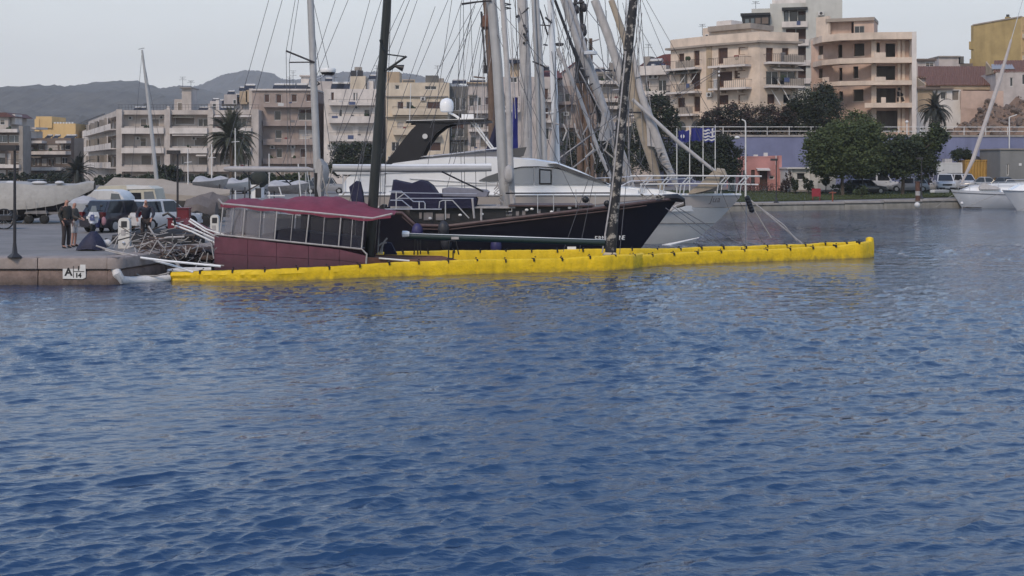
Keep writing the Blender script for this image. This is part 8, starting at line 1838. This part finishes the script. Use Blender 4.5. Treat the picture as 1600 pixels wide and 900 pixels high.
# ------------------------------------------------------------ street level clutter behind the harbour
def promenade():
    spots = [(338, 148, 88, 'WC'), (372, 150, 95, 'KC'), (408, 147, 86, 'GC'), (446, 152, 92, 'WC'), (468, 149, 180, 'KC'), (512, 151, 4, 'GC'), (60, 160, 85, 'KC')]
    words = ['white', 'charcoal', 'silver', 'white', 'charcoal', 'silver', 'charcoal']; where = ['just left of the tall palm trunk', 'just right of the tall palm trunk', 'behind the dark bush and cabin boat', 'below the rose grey block', 'left of the tall grey mast foot', 'right of the tall grey mast foot', 'beneath the far left apartment blocks']
    protos = {'WC': car(WC, 4.3, 1.75, 1.5), 'KC': car(KC, 4.3, 1.75, 1.5), 'GC': car(GC, 4.3, 1.8, 1.85, 'suv')}; used = set()
    for (px, Y, rz, k), a, w_ in zip(spots, words, where):
        o = protos[k] if k not in used else copy_tree(protos[k]); used.add(k)
        place(o, px, Y, rz, a + ' car on the promenade ' + w_, group='cars on the promenade')
    for i, (x0, x1, Y, py, lb, m) in enumerate(((150, 258, 175, 291, 'clipped dark hedge at the foot of the long block', DG), (300, 345, 172, 291, 'clipped hedge left of the tall palm', DG), (376, 480, 178, 290, 'clipped hedge right of the tall palm', MG), (0, 110, 185, 288, 'dark hedge below the far left blocks', BG), (592, 760, 180, 290, 'dark hedge behind the motor yacht', BG))):
        n = int((x1 - x0) / 14); tree_px(lb, (x0 + x1) / 2, py, Y, [(x0 + 7 + k * (x1 - x0 - 10) / n, py - 9 - (k * 7 % 4), 9, 8) for k in range(n + 1)], m, 3200, .3, 60 + i, name='hedge', trunk=.05, leaf2=DG)
    for i, (px, Y, top, m, lb) in enumerate(((421, 110, 240, WHITE, 'thin white flag mast standing behind the mizzen boom'), (331, 112, 225, WHITE, 'thin white mast left of the tall palm'), (368, 118, 200, WHITE, 'white lamp mast in front of the tall palm crown'), (478, 105, 190, ALU, 'thin grey mast just left of the mizzen mast'), (294, 115, 232, WHITE, 'short white mast right of the second street lamp'))):
        g = gz(Y); v = Vector(((px - 800) / FP * Y, Y, g)); b = empty('thin_mast', v, lb, 'mast', 'thin masts behind the quay'); MB().tube([tuple(v), tuple(at(px - .6, top, Y))], [.07, .04], 6).build('pole', m, b); MB().tube(PX([(px - 6, top + 22), (px + 6, top + 21)], Y), .03, 4).build('crosstree', m, b)
        wires(b, Y, [((px, top), (px - 12, 285)), ((px, top), (px + 13, 285))], .012)
    # boats stored ashore
    for i, (x0, x1, Y, yt, yb, m, lb) in enumerate(((300, 352, 100, 277, 296, SAIL, 'white covered boat ashore beyond the small grey tarpaulin boats'), (418, 478, 98, 284, 303, GREYW, 'pale launch ashore behind the maroon canopy'), (352, 392, 104, 280, 298, GEL, 'short white cabin boat ashore under the palm'))):
        XX = lambda px: (px - 800) / FP * Y; ZZ = lambda py: EYE - (py - HZ) / FP * Y; b = empty('stored_boat', (XX((x0 + x1) / 2), Y + 1, gz(Y)), lb, 'boat', 'boats stored ashore'); rings = []
        for k in range(9):
            t = k / 8; hb = 1.2 * (1 - max(0, t - .4) ** 2 * 2.6); px = x0 + (x1 - x0) * t; zd = ZZ(yt + (yb - yt) * .38) + .25 * t * t
            rings.append([Vector((XX(px), Y + 1.2 - hb, zd)), Vector((XX(px) - .2 * t, Y + 1.2 - hb * .8, ZZ(yb) + .3)), Vector((XX(px) - .5 * t, Y + 1.2, ZZ(yb))), Vector((XX(px) - .2 * t, Y + 1.2 + hb * .8, ZZ(yb) + .3)), Vector((XX(px), Y + 1.2 + hb, zd))])
        MB().loft(rings, False, True, True).build('hull', m, b)
        MB().loft([[r[0] + Vector((0, .06, 0)), Vector((r[0].x, Y + 1.2, ZZ(yt) + .12 * math.sin(j * 1.3))), r[-1] - Vector((0, .06, 0))] for j, r in enumerate(rings)], False, True, True).build('cover', SAIL, b)
        for px in (x0 + 8, x1 - 12): MB().tube([(XX(px), Y + .5, gz(Y)), (XX(px), Y + .7, ZZ(yb) + .4)], .05, 5).build('stand', IRON, b)
promenade()
